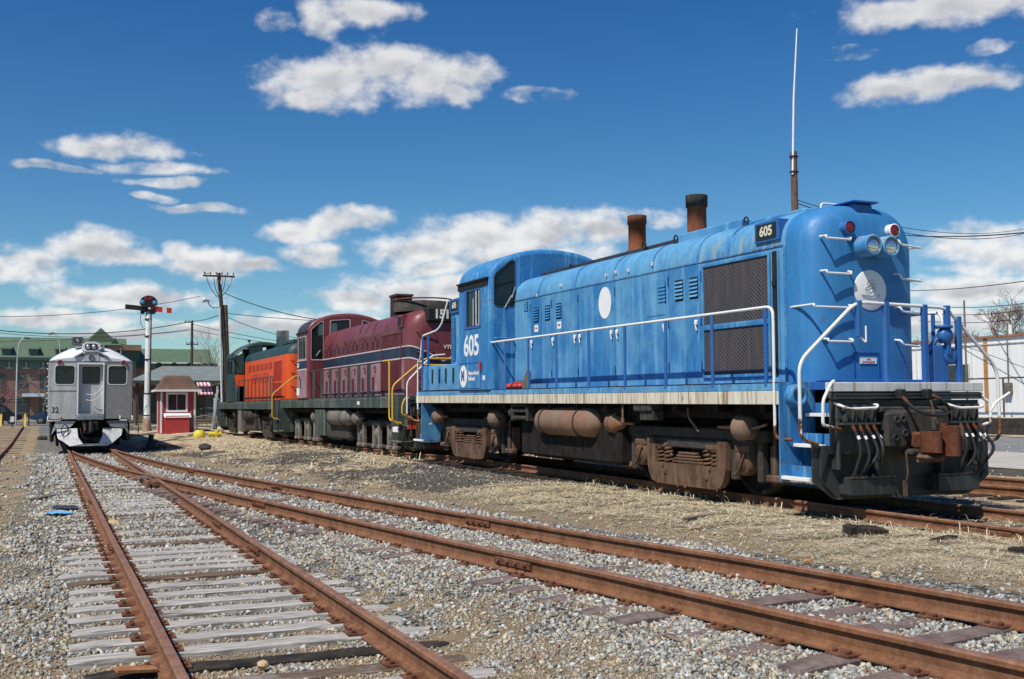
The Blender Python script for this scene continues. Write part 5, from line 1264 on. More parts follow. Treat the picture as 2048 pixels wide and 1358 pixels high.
M_plow = paint('railcar_plow_paint', (.66, .66, .65), (.74, .74, .73), .6, .8, .5, (.24, .21, .18), .5, .8, .4, False, None, .06)
def railcar():
    root = empty('railcar', (AX, 44.0, .17)); tag(root, 'stainless steel self-propelled railcar facing us on the straight track', 'railcar')
    prof = [(1.46, 1.14), (1.47, 1.4), (1.47, 3.28), (1.44, 3.37), (1.36, 3.46), (1.2, 3.57), (.98, 3.70), (.7, 3.83), (.36, 3.91), (0, 3.94)]
    full = prof+[(-x, z) for x, z in prof[-2::-1]]; L = 24.0; b = MB()
    b.grid([[(x, y, z) for x, z in full] for y in [1.3+(L-1.3)*k/14 for k in range(15)]])
    b.add([(x, L, z) for x, z in full], [tuple(range(len(full)))])
    rows = []                                       # sides up to the front, roof rounding down to the brow
    for k in range(9):
        f = k/8; y = 1.3*f; dz = (1-f)**2
        rows.append([(x*(1-.0*dz), y, z if z <= 3.28 else 3.28+(z-3.28)*(1-.72*dz)) for x, z in full])
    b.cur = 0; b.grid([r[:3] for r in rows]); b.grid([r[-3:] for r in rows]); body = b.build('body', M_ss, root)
    b = MB(); b.grid([r[2:-2] for r in rows]); b.add([r for r in rows[0][2:-2]], [tuple(range(len(rows[0])-4))]); b.build('roof_end', M_rdcroof, root)
    front = [(-1.46, 1.14), (1.46, 1.14), (1.47, 1.4), (1.47, 3.30), (-1.47, 3.30), (-1.47, 1.4)]
    wl, wr = rrect(-1.245, -.575, 2.44, 3.13, .10), rrect(.605, 1.255, 2.44, 3.13, .10)
    door = [(-.44, 1.30), (.44, 1.30), (.44, 3.19), (-.44, 3.19)]
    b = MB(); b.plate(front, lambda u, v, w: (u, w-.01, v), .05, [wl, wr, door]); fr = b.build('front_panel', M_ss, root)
    for p in (wl, wr):
        g = MB(); g.plate([(a*1.0, c) for a, c in p], lambda u, v, w: (u, .02+w, v), .01); pn = g.build('window', M_glass, root)
        o_ = MB(); cx_ = sum(a for a, c in p)/len(p); cz_ = sum(c for a, c in p)/len(p)
        o_.plate([(cx_+(a-cx_)*1.09, cz_+(c-cz_)*1.09) for a, c in p], lambda u, v, w: (u, -.022+w, v), .015, [p]); o_.build('window_frame', M_rdcroof, pn)
    dw = rrect(-.27, .29, 2.48, 3.08, .06)
    b = MB(); b.plate(door, lambda u, v, w: (u, .17+w, v), .03, [dw]); dr = b.build('end_door', M_ss, root)
    b = MB(); b.plate(dw, lambda u, v, w: (u, .185+w, v), .008); b.build('door_window', M_glass, dr)
    b = MB(); b.plate([((a-.01)*1.1+.01, (c-2.78)*1.08+2.78) for a, c in dw], lambda u, v, w: (u, .155+w, v), .015, [dw]); b.build('window_gasket', M_gasket, dr)
    b = MB(); b.box(-.47, -.43, -.05, .18, 1.28, 3.22, .008); b.box(.43, .47, -.05, .18, 1.28, 3.22, .008); b.box(-.47, .47, -.03, .18, 3.18, 3.24, .01); b.build('door_frame', M_rdcroof, root)
    b = MB(); b.box(-.47, .47, -.16, .1, 1.10, 1.27, .02); b.box(-.44, .44, -.14, .1, 1.27, 1.33, .02); b.build('door_sill', M_steel, root)
    for z0 in (2.32, 2.10):
        b = MB(); b.tube([(.42, .02, z0+.08), (.30, -.01, z0-.14), (.1, -.02, z0-.27), (-.08, -.01, z0-.27), (-.16, .02, z0-.24)], .011, 5, .12); b.build('gate_chain', M_white, root)
    b = MB()
    for x in (-.52, .52, -1.40, 1.40):
        for z in np.arange(1.3, 3.2, .11): b.cyl((x, -.012, z), (x, -.02, z), .014, n=5)
    b.box(-1.46, -.5, -.018, -.01, 2.17, 2.21); b.box(-1.47, 1.47, -.02, -.01, 3.27, 3.31); b.build('rivets', M_steel, fr)
    # brow, lights, number boxes
    b = MB(); b.plate([(-.26, 3.29), (.27, 3.29), (.27, 3.60), (.22, 3.66), (-.22, 3.66), (-.26, 3.60)], lambda u, v, w: (u, -.02+.0*w+w, v), .3)
    for sg in (-1, 1): b.plate([(sg*.22, 3.66), (sg*.26, 3.69), (sg*.62, 3.47), (sg*.58, 3.44)], lambda u, v, w: (u, -.06+w, v), .3)
    b.box(-.26, .26, -.06, .25, 3.655, 3.69, .008); bw = b.build('brow_panel', M_ss, root)
    b = MB(); b.lathe((0, -.02, 3.44), (0, -1, 0), [(0, .10), (.03, .10), (.035, .085), (-.02, .075), (-.02, 0)], 18); b.build('horn_opening', M_dark, bw)
    b = MB(); b.plate(chaikin([(-.36, 3.68), (.36, 3.68), (.31, 4.06), (-.30, 4.06)], 1), lambda u, v, w: (u, .30+w, v), .7); hl = b.build('headlight_housing', M_rdcroof, root)
    b = MB(); b.plate(rrect(-.23, .23, 3.74, 3.98, .09), lambda u, v, w: (u, .27+w, v), .035); b.build('headlight_face', M_truckdark, hl)
    for x in (-.105, .105): b = MB(); b.lathe((x, .27, 3.86), (0, -1, 0), [(0, .085), (.015, .08), (.018, 0)], 14); b.build('lamp', M_steel, hl)
    b = MB(); b.plate(rrect(-.68, -.26, 3.94, 4.24, .08), lambda u, v, w: (u, .55+w, v), .30); nb = b.build('number_box', M_truckdark, root)
    b = MB(); b.plate(rrect(-.66, -.28, 3.96, 4.22, .07), lambda u, v, w: (u, .545+w, v), .004, [rrect(-.63, -.31, 3.99, 4.19, .05)]); b.lathe((-.47, .54, 4.1), (0, -1, 0), [(0, .06), (.01, .05), (.01, 0)], 10); b.build('number_box_rim', M_steel, nb)
    b = MB(); b.box(.40, .48, .4, .5, 3.70, 3.95, .02); b.build('roof_fitting', M_steel, root); b = MB(); b.box(1.05, 1.10, .6, .65, 3.5, 3.85, .01); b.build('roof_fitting', M_steel, root)
    for x in (-1.09, 1.14):
        b = MB(); b.lathe((x, .02, 3.25), (0, -1, 0), [(0, .10), (.09, .10), (.10, .085), (.06, .07), (.06, 0)], 16); b.build('marker_light', rusty('marker_pink', (.32, .12, .1), (.4, .18, .15), (.45, .25, .2), .6), root)
    b = MB()
    for z in (3.2, 3.0, 2.7, 2.35, 2.1, 1.9, 1.6, 1.45): b.lathe((-1.47, .25, z), (-1, 0, 0), [(0, .03), (.05, .04), (.06, .03), (.06, 0)], 8)
    b.build('side_fittings', M_steel, root)
    b = MB(); b.box(1.472, 1.5, .1, 1.0, 1.2, 3.28); b.build('red_side_edge', paint('railcar_red_edge', (.3, .06, .05), (.4, .15, .12), .6), root)
    b = MB(); b.text('32', .30, FACE_F(-1.36, -.014, 1.47), .002, 'LEFT', .006, sx=.85); b.build('number', mat('number_black', (.03, .03, .035), .6), root)
    for sg in (-1, 1): grab_iron(root, [(sg*1.46, -.02, 1.24), (sg*1.48, -.14, 1.22), (sg*1.48, -.14, 1.08), (sg*1.04, -.14, 1.08), (sg*1.04, -.14, 1.22), (sg*1.04, .0, 1.24)], r=.022)
    # below the floor
    b = MB(); b.box(-1.38, 1.38, .4, 23, .55, 1.15, .05); b.box(-1.4, -1.25, .1, 3, .3, 1.0, .04); b.box(1.25, 1.4, .1, 3, .3, 1.0, .04); b.build('underframe', M_under, root)
    b = MB()
    b.plate([(-1.20, .76), (-.46, .80), (-.42, .46), (-.26, .22), (.30, .22), (.42, .50), (.44, .80), (1.14, .76), (1.10, .52), (.80, .26), (.62, .14), (-.72, .14), (-.92, .30), (-1.12, .42)], lambda u, v, w: (u, -.08-.36*(.80-v)+w+.12*abs(u), v), .04); pl = b.build('plow', M_plow, root)
    b = MB(); b.plate([(-1.36, .55), (-1.2, 1.08), (-.5, 1.06), (-.7, .84), (-1.2, .78)], lambda u, v, w: (u, .05+w, v), .05); b.plate([(1.36, .55), (1.3, 1.08), (.55, 1.06), (.7, .84), (1.2, .78)], lambda u, v, w: (u, .05+w, v), .05); b.build('pilot_side', M_ss, root)
    cp_ = coupler(root, .1); cp_.data.materials[0] = M_truckdark
    for q_ in cp_.children: q_.data.materials[0] = M_truckdark
    for x, z in ((-.22, .95), (.18, .95)): b = MB(); b.cyl((x, -.02, z-.1), (x, -.02, z+.1), .06, n=8); b.build('air_connection', M_truckgrey, root)
    b = MB(); b.tube([(-.88+.12*math.cos(q), -.08, .72+.22*math.sin(q)) for q in [k*PI/10 for k in range(20)]], .016, 5, closed=True); b.build('air_hose', M_rubber, root)
    hose(root, [(-.35, -.05, .80), (-.3, -.12, .5), (-.1, -.15, .36), (.2, -.1, .46)], False)
    truck2(root, 3.3, M_truckdark, M_under); truck2(root, 20.5, M_truckdark, M_under)
railcar()

# ------------------------------------------------------------------ semaphore, hut, poles, wires
def semaphore():
    x, y = 5.93, 74.0; z0 = float(gh(x, y)); root = empty('semaphore_signal', (x, y, z0)); tag(root, 'semaphore signal on a pale metal mast, red arm and black arm', 'signal')
    H = 7.75
    mm = rusty('mast_silver', (.52, .53, .52), (.62, .62, .6), (.33, .24, .17), .55, .35, 2)
    b = MB(); b.lathe((0, 0, 0), (0, 0, 1), [(0, .30), (.1, .30), (.12, .21), (2.4, .20), (2.45, .175), (H, .155), (H+.03, .0)], 18); b.build('mast', mm, root)
    b = MB()
    for z in (1.0, 2.4, 4.6, 6.1, 7.2): b.lathe((0, 0, z), (0, 0, 1), [(0, .18), (.0, .225), (.06, .225), (.06, .18)], 16)
    b.tube([(.18, -.1, 2.4), (.19, -.1, H)], .03, 6); b.build('mast_band', M_dark, root)
    b = MB(); b.lathe((0, 0, 0), (0, 0, 1), [(0, .33), (.5, .27), (.9, .215), (.9, .2)], 16); b.build('mast_foot', rusty('mast_foot_rust', (.4, .33, .25), (.3, .16, .08), (.2, .13, .09), .9), root)
    z = 8.02-0
    b = MB(); b.box(-.25, .25, -.15, .2, H-.05, H+.12, .02); b.cyl((-.35, -.05, H-.2), (-.35, -.05, H+.1), .13, n=12); b.cyl((.3, -.28, H-.02), (.3, .1, H-.02), .18, n=14); b.build('mechanism', M_dark, root)
    b = MB(); b.plate([(-1.42, z+.12), (-1.42, z-.2), (-.08, z-.28), (.0, z-.1), (-.08, z+.02)], lambda u, v, w: (u, -.22+w, v), .05); b.build('arm', M_dark, root)
    b = MB(); b.plate([(.12, z-.28), (1.42, z-.40), (1.44, z-.06), (.12, z+.06)], lambda u, v, w: (u, -.25+w, v), .04); ra = b.build('arm', paint('arm_red', (.58, .03, .025), (.65, .08, .06), .5), root)
    b = MB(); b.plate([(.86, z-.355), (1.12, z-.378), (1.12, z-.02), (.86, z-.00)], lambda u, v, w: (u, -.256+w, v), .052); b.build('white_band', M_white, ra)
    b = MB(); pts = [(.56*math.cos(a), z+.32+.34*math.sin(a)) for a in [PI*k/14 for k in range(15)]]+[(-.5, z+.12), (-.2, z-.05), (.2, z-.05), (.5, z+.12)][::1]
    pts = [(.56*math.cos(a), z+.22+.50*math.sin(a)) for a in [PI*k/14 for k in range(15)]]+[(-.5, z+.08), (-.12, z-.06), (.12, z-.06), (.5, z+.08)]
    b.plate(pts, lambda u, v, w: (u, -.30+w, v), .06); sp = b.build('spectacle', M_dark, root)
    for u, v, m_ in ((-.38, .28, mat('lens_blue', (.05, .3, .5), .2)), (.38, .25, MATS['lens_blue']), (-.14, .5, M_redlens), (.12, .5, M_redlens)):
        b = MB(); b.lathe((u, -.30, z+v), (0, -1, 0), [(0, .14), (.012, .13), (.016, 0)], 14); b.build('lens', m_, sp)
    b = MB(); b.tube([(-.45, -.05, H-.25), (-.5, 0, H-.7), (-.3, .0, H-1.1), (-.19, 0, H-1.15)], .02, 5, .2); b.build('cable', M_rubber, root)
semaphore()
def hut():
    y0 = 66.0; z0 = float(gh(7, y0))-.02; root = empty('ticket_hut', (7.0, y0, z0)); tag(root, 'small red hut with flared brown shingle roof and white trim', 'hut')
    Wd, D, H = .95, 2.0, 2.5; red = paint('hut_red', (.42, .045, .04), (.5, .09, .08), .6, .05, .2, (.3, .04, .04), .4, .2); wt = M_white
    win = [(-.55, 1.33), (.42, 1.33), (.42, 2.24), (-.55, 2.24)]
    b = MB(); b.plate([(-Wd, 0), (Wd, 0), (Wd, H), (-Wd, H)], lambda u, v, w: (u, w, v), .06, [win]); b.plate([(-Wd, 0), (Wd, 0), (Wd, H), (-Wd, H)], lambda u, v, w: (u, D-w, v), .06)
    b.plate([(.06, 0), (D-.06, 0), (D-.06, H), (.06, H)], lambda u, v, w: (-Wd+w, u, v), .06); b.plate([(.06, 0), (D-.06, 0), (D-.06, H), (.06, H)], lambda u, v, w: (Wd-w, u, v), .06)
    b.box(-Wd+.06, Wd-.06, .06, D-.06, 0, .05)
    for zz in np.arange(.12, H, .14): b.box(-Wd-.008, Wd+.008, -.010, .0, zz, zz+.012); b.box(-Wd-.01, -Wd, 0, D, zz, zz+.012)
    wall = b.build('wall', red, root)
    b = MB(); b.plate(win, lambda u, v, w: (u, .035+w, v), .01); wn = b.build('window', M_glass_clear, root)
    b = MB(); b.plate([(-.67, 1.22), (.54, 1.22), (.54, 2.36), (-.67, 2.36)], lambda u, v, w: (u, -.03+w, v), .03, [win]); b.box(-.08, -.05, .02, .05, 1.33, 2.24); b.build('window_frame', wt, wn)
    b = MB(); b.box(-.5, .36, .12, .14, 1.36, 2.2); b.build('blind', mat('window_blind', (.42, .36, .27), .8), wn)
    b = MB()
    for xx in (-Wd-.03, Wd-.07): b.box(xx, xx+.11, -.025, .08, 0, H, .006)
    b.box(-Wd-.03, -Wd+.03, D-.1, D+.02, 0, H, .006); b.build('corner_trim', wt, root)
    b = MB(); e = .32; rows = []
    for f, (ox, z) in enumerate(((e+.0, H), (e-.17, H+.14), (e-.32, H+.34), (e-.50, H+.68), (e-.66, H+.84))):
        oy = ox-.0
        rows.append([(-Wd-ox, -oy, z), (Wd+ox, -oy, z), (Wd+ox, D+oy, z), (-Wd-ox, D+oy, z)])
    b.grid(rows, False, True); b.add(rows[-1], [(0, 1, 2, 3)]); b.add(rows[0], [(3, 2, 1, 0)]); rf = b.build('roof', shingles('brown_shingle', (.095, .05, .035), (.15, .085, .06)), root)
    b = MB(); b.box(-Wd-e-.02, Wd+e+.02, -e-.03, -e, H-.10, H+.02); b.box(-Wd-e-.03, -Wd-e, -e, D+e, H-.10, H+.02); b.build('fascia', wt, rf)
    b = MB(); b.plate([(-.95, 0), (-.95, 1.02), (-.45, .86), (-.45, 0)][::-1], lambda u, v, w: (-.70+1.28-w+.0, -.02+.45+u*1.0+.0, v) if False else (-.72+w, .0+u+.45, v), 1.32); bn = b.build('counter_box', red, root)
    b = MB(); b.plate([(-.54, .90), (-.54, .94), (.02, 1.16), (.02, 1.10)], lambda u, v, w: (-.80+w, u, v), 1.48); b.build('counter_lid', wt, bn)
    b = MB(); b.box(.66, .80, -.12, -.02, .35, 1.25, .03); b.cyl((.72, -.12, 1.0), (.72, -.2, 1.0), .09); b.build('phone_box', M_truckgrey, root)
def shingles(name, a, c, sc=9):
    m, t, b = base_mat(name); o = co(t); br = t.new('ShaderNodeTexBrick'); t.put(br.inputs['Vector'], t.mapv(o, (1, 1, 1)))
    n = t.noise(o, 14, 4, .7); n2 = t.noise(o, 1.2, 4, .6); x, y, z = t.xyz(o)
    cr = t.math('FRACT', t.math('MULTIPLY', z, sc)); c_ = t.mix(n, rgb(a), rgb(c)); c_ = t.mix(t.ramp(cr, .0, .15, .45, 0), c_, rgb([v*.4 for v in a])); c_ = t.mix(t.ramp(n2, .4, .7, 0, .4), c_, rgb([v*1.3 for v in c]))
    t.n.remove(br); t.put(b.inputs['Base Color'], c_); b.inputs['Roughness'].default_value = .9; bump(t, b, n, .5, .01); return m
hut()
M_pole = rusty('creosote_pole', (.055, .04, .032), (.12, .09, .07), (.19, .155, .125), .9, .5)
def insulated_arm(root, cx_, cy_, z, L, n, label=None):
    b = MB(); b.box(cx_-L/2, cx_+L/2, cy_-.06, cy_+.06, z-.06, z+.06, .01); o = b.build('crossarm', M_pole, root); i_ = MB()
    for k in range(n):
        x = cx_-L/2+.1+(L-.2)*k/(n-1); i_.lathe((x, cy_, z+.06), (0, 0, 1), [(0, .02), (.08, .02), (.08, .05), (.13, .06), (.17, .04), (.2, .03), (.2, 0)], 8)
    i_.build('insulators', M_truckgrey, o); return o
def utility_pole():
    x, y = 10.5, 72.0; z0 = float(gh(x, y)); root = empty('utility_pole', (x, y, z0)); tag(root, 'tall wooden utility pole behind the green engine with crossarm and street lamp', 'utility pole')
    H = 10.35-z0
    b = MB(); b.tube([(.12, 0, -.1), (.0, 0, 5), (-.42, 0, H)], [.17, .15, .12], 10); b.build('pole', M_pole, root)
    b = MB(); b.tube([(.30, .05, -.1), (.22, .05, 3), (.02, .05, 8.28-z0)], [.17, .16, .14], 10); b.build('stub_pole', rusty('brown_pole', (.10, .06, .045), (.16, .10, .075), (.2, .14, .11), .9), root)
    b = MB(); b.tube([(-.12, -.18, 0), (-.22, -.17, 3), (-.36, -.14, 8.1-z0)], .07, 8); b.build('conduit', M_greywhite, root)
    insulated_arm(root, -.42, -.1, H-.22, 2.0, 6)
    b = MB(); b.tube([(-1.3, -.1, H-.1), (-.9, -.1, H-.05)], .02, 5)
    for s, e in ((-1.2, -.5), (-.75, -.42), (.0, -.35), (.42, -.3)): b.tube([(s-.0, -.1, H-.3), (s*.7+e*.3, -.1, H-1.0), (e, -.1, H-1.6)], .022, 5, .4)
    b.build('drop_cable', M_rubber, root)
    for xx in (-.62, -.28, .3): b = MB(); b.cyl((xx, -.2, H-.75), (xx+.03, -.2, H-.38), .055, n=8); b.build('cutout', M_greywhite, root)
    b = MB(); b.tube([(-.34, -.1, 8.1-z0), (-.8, -.15, 8.05-z0), (-1.05, -.2, 8.25-z0), (-1.1, -.2, 8.5-z0)], .03, 6, .2); b.build('lamp_arm', M_truckgrey, root)
    b = MB(); b.lathe((-1.0, -.2, 8.55-z0), (-1, 0, 0), [(0, .1), (.2, .13), (.25, .16), (.42, .17), (.46, .1), (.47, 0)], 12); b.build('street_lamp_head', M_greywhite, root)
    return root
utility_pole()
def far_pole():
    x, y = 14.08, 120.0; z0 = float(gh(x, y)); root = empty('utility_pole', (x, y, z0)); tag(root, 'thin distant utility pole standing behind the platform canopy', 'utility pole')
    H = 10.9-z0; b = MB(); b.tube([(0, 0, 0), (0, 0, H)], [.17, .12], 8); b.build('pole', M_pole, root)
    insulated_arm(root, 0, -.1, 8.35-z0, 1.3, 4); insulated_arm(root, -.35, -.1, H-.2, .9, 3); b = MB(); b.lathe((-.12, -.1, H-.4), (0, 0, 1), [(0, .05), (.3, .06), (.4, .02)], 8); b.build('cutout', M_greywhite, root)
far_pole()
def mast_pole():
    x, y = 30.93, 40.0; z0 = float(gh(x, y)); root = empty('antenna_pole', (x, y, z0)); tag(root, 'brown wooden pole with tall white whip antenna behind the blue engine', 'antenna pole')
    b = MB(); b.tube([(0, 0, -.1), (0, 0, 13.08-z0)], [.2, .15], 10); b.build('pole', rusty('warm_pole', (.12, .07, .05), (.19, .12, .09), (.24, .17, .13), .9), root)
    b = MB(); b.tube([(-.15, -.1, 12.0-z0), (.0, -.1, 15.5-z0), (.27, -.1, 18.75-z0)], [.05, .045, .03], 8); b.build('whip_antenna', M_white, root)
    b = MB(); b.box(-.22, .14, -.17, .05, 12.1-z0, 12.16-z0); b.box(-.22, .14, -.17, .05, 12.8-z0, 12.86-z0); b.build('antenna_clamp', M_dark, root)
mast_pole()
def wire(p, q, sag, r, label, twist=False):
    p, q = Vector(p), Vector(q); pts = []
    for i in range(25): f = i/24; pts.append(p.lerp(q, f)-Vector((0, 0, sag*4*f*(1-f))))
    b = MB(); b.tube(pts, r, 5); o = b.build('overhead_wire', M_rubber); tag(o, label, 'wire', 'overhead wires'); return o
L_LEFT = 'thin dark overhead wire crossing the sky at left of the pole'
wire((-2.9, 72, 7.2), (8.95, 72, 8.8), .35, .018, 'overhead wire from the street lamp past the semaphore head')
wire((-6, 110, 9.0), (14.05, 120, 10.8), .9, .045, 'thick overhead cable from the left edge to the thin distant pole')
wire((14.0, 120, 10.8), (10.4, 72, 7.75), .15, .03, 'overhead cable between the thin distant pole and the tall utility pole')
wire((-6, 120, 9.35), (13.95, 120, 9.95), .7, .03, 'second overhead cable reaching the thin distant pole from the left')
wire((-6, 125, 8.6), (13.7, 120, 9.8), .3, .025, 'lowest overhead cable left of the thin distant pole, in front of the green roof')
wire((10.45, 72, 9.05), (15.8, 61, 6.45), .35, .028, 'twisted cable falling from the tall utility pole to the maroon cab roof line')
wire((10.5, 72, 7.75), (26, 72, 7.45), .25, .022, 'upper overhead wire right of the tall utility pole')
wire((14.12, 120, 10.5), (34, 120, 8.2), .6, .03, 'overhead wire falling right from the top of the thin distant pole')
wire((10.5, 72, 7.55), (24, 90, 7.8), .9, .02, 'slack overhead wire right of the tall utility pole')
wire((14.12, 120, 9.87), (34, 120, 8.0), .5, .03, 'lower overhead wire falling right from the thin distant pole')
wire((30.95, 40, 10.9), (68, 58, 14.9), 1.2, .018, 'upper thin wire right of the blue engine roof')
wire((30.95, 40, 10.75), (68, 58, 14.6), 1.3, .022, 'dashed looking wire just below the upper wire, right of the blue engine roof')
wire((54, 66, 15.2), (43, 34, 9.6), .8, .035, 'thick black cable beside the top of the blue engine nose')
wire((58, 66, 10.4), (37, 31, 6.7), .35, .022, 'single wire crossing the white cloud right of the blue engine')
for i, (z1, z2, lb) in enumerate(((8.6, 7.1, 'wire through the bare tree crown, highest of three'), (8.05, 6.75, 'wire through the bare tree crown, middle of three'), (7.5, 6.3, 'wire just above the white shed roof, lowest of three'))):
    wire((57, 60, z1), (49, 42, z2), .3, .022, lb)

# ------------------------------------------------------------------ buildings behind
def bricks(name, a, c, mortar=(.3, .27, .24), sc=1.0):
    m, t, b = base_mat(name); o = co(t); x, y, z = t.xyz(o)
    br = t.new('ShaderNodeTexBrick'); t.put(br.inputs['Vector'], t.comb(x, z, 0)); br.inputs['Scale'].default_value = 1.0
    br.inputs['Brick Width'].default_value = .22*sc; br.inputs['Row Height'].default_value = .075*sc; br.inputs['Mortar Size'].default_value = .012*sc
    t.put(br.inputs['Color1'], rgb(a)); t.put(br.inputs['Color2'], rgb(c)); t.put(br.inputs['Mortar'], rgb(mortar))
    n = t.noise(o, .5, 4, .6); t.put(b.inputs['Base Color'], t.mix(t.ramp(n, .3, .7, 0, .4), br.outputs[0], rgb([v*.7 for v in a]))); b.inputs['Roughness'].default_value = .9; return m
M_groof = paint('green_metal_roof', (.085, .135, .085), (.13, .19, .125), .6, .0, .5, (.08, .13, .08), .5, .4)
M_teal = mat('teal_trim', (.085, .165, .135), .7, 0, .15); M_tealshade = mat('teal_painted_shade', (.035, .07, .065), .7, 0, .2)  # second teal is a shaded copy, cornice shadow put into its colour
M_brick = bricks('red_brick', (.19, .075, .05), (.26, .115, .08)); M_brown = bricks('brown_brick', (.17, .10, .075), (.23, .14, .10))
M_wglass = mat('dark_window', (.03, .04, .05), .15, 0, .3, spec=.6)
def green_building():
    root = empty('apartment_building', (0, 170, .4)); tag(root, 'long brick building with green roof and dormers behind the railcar', 'building')
    def P(x0, x1, z0, z1, y0, y1, m, n): b = MB(); b.box(x0, x1, y0, y1, z0, z1); return b.build(n, m, root)
    P(-40, 12, 0, 6.9, 0, 14, M_brick, 'wall'); P(-40, 12.02, 6.9, 8.0, -.1, 14, M_teal, 'upper_wall')
    b = MB(); b.box(-41, 12.4, -.9, 14.6, 8.0, 8.5, .05); b.build('cornice', M_tealshade, root)  # dark band colour stands in for the shadow under the eave
    b = MB(); b.plate([(-.7, 8.5), (14.4, 8.5), (11.0, 11.55), (3.2, 11.55)], lambda u, v, w: (-41+w, u, v), 51.8); rf = b.build('roof', M_groof, root)
    for x in (-38, -34.2, -30.6, -27, -23.4, -19.8, -16.2, -12.6, -9.0, -5.4, -1.9, 1.6):
        b = MB(); b.box(x-.6, x+.6, -.35, 2.2, 8.55, 9.75); dm = b.build('dormer', M_teal, root)
        b = MB(); b.plate([(-.7, 9.75), (2.6, 10.45), (2.6, 10.3), (-.7, 9.6)], lambda u, v, w: (x-.8+w, u, v), 1.6); b.build('dormer_roof', M_groof, dm)
        b = MB(); b.box(x-.42, x+.42, -.40, -.36, 8.7, 9.5); b.build('window', M_wglass, dm)
    for x in np.arange(-38, 11, 2.2):
        if x > 5 and x < 9: continue
        b = MB(); b.box(x-.38, x+.38, -.14, -.09, 7.0, 7.85); w = b.build('window', M_wglass, root); b = MB(); b.box(x-.46, x+.46, -.17, -.13, 6.93, 7.0); b.box(x-.03, x+.03, -.17, -.13, 7.0, 7.85); b.build('window_frame', M_white, w)
    for x in np.arange(-38, 11, 2.9):
        for z0, z1 in ((3.9, 6.1), (.7, 2.8)):
            b = MB(); b.box(x-.7, x+.7, -.06, .02, z0, z1); w = b.build('window', M_wglass, root); b = MB(); b.box(x-.78, x+.78, -.12, -.05, z0-.14, z0); b.box(x-.03, x+.03, -.09, -.05, z0, z1); b.box(x-.7, x+.7, -.09, -.05, (z0+z1)/2-.03, (z0+z1)/2+.03); b.build('sill', M_teal, w)
    # corner pavilion with a pyramid roof
    b = MB(); b.plate([(5.0, 8.4), (9.3, 8.4), (9.3, 10.6), (7.1, 12.75), (5.0, 10.6)], lambda u, v, w: (u, -1.6+w, v), 6); b.build('gable', M_groof, root)
    b = MB(); b.add([(4.4, -2.2, 10.3), (9.9, -2.2, 10.3), (9.9, 6, 10.3), (4.4, 6, 10.3), (7.1, 1.5, 13.0)], [(0, 1, 4), (1, 2, 4), (2, 3, 4), (3, 0, 4), (3, 2, 1, 0)]); b.build('pavilion_roof', M_groof, root)
    b = MB(); b.add([(8.2, -1.9, 10.2), (9.7, -1.9, 10.2), (8.95, -2.0, 11.4), (8.2, 1, 10.2), (9.7, 1, 10.2), (8.95, 1, 11.4)], [(0, 1, 2), (3, 5, 4), (0, 3, 4, 1), (1, 4, 5, 2), (2, 5, 3, 0)]); b.build('small_gable', M_tealshade, root)
    P(8.0, 12.6, 9.6, 10.4, -1.8, 6, M_brick, 'chimney_wall'); P(5.2, 9.1, 0, 8.5, -1.5, 4, M_brick, 'pavilion_wall')
    # right hand wing, lower and dropping away
    P(12.0, 40, 0, 7.2, 2, 14, M_brown, 'wing_wall')
    b = MB(); b.plate([(.8, 7.9), (15, 7.9), (11, 10.2), (5, 10.2)], lambda u, v, w: (11.8+w, u, v), 11.5); b.build('wing_roof', M_groof, root)
    b = MB(); b.box(11.9, 24, 1.5, 14, 7.1, 7.9); b.build('wing_cornice', M_tealshade, root)
    for x in np.arange(14.2, 23, 2.2):
        b = MB(); b.box(x-.6, x+.6, 1.0, 2.2, 7.15, 7.9); dm = b.build('dormer', M_teal, root); b = MB(); b.plate([(.6, 7.9), (2.2, 8.25), (2.2, 8.15), (.6, 7.8)], lambda u, v, w: (x-.8+w, u, v), 1.6); b.build('dormer_roof', M_greywhite, dm); b = MB(); b.box(x-.42, x+.42, .95, 1.0, 7.2, 7.75); b.build('window', M_wglass, dm)
    b = MB(); b.plate([(9.4, 8.2), (12.4, 8.2), (12.4, 9.9), (9.8, 10.6)], lambda u, v, w: (u, -1.2+w, v), 3); b.build('side_gable', M_tealshade, root)
    # shop front awning and its pale sign
    b = MB(); b.box(-3.2, .6, -1.6, 0, 2.9, 3.35); b.build('shop_sign', mat('pale_blue_sign', (.5, .6, .7), .6), root)
green_building()
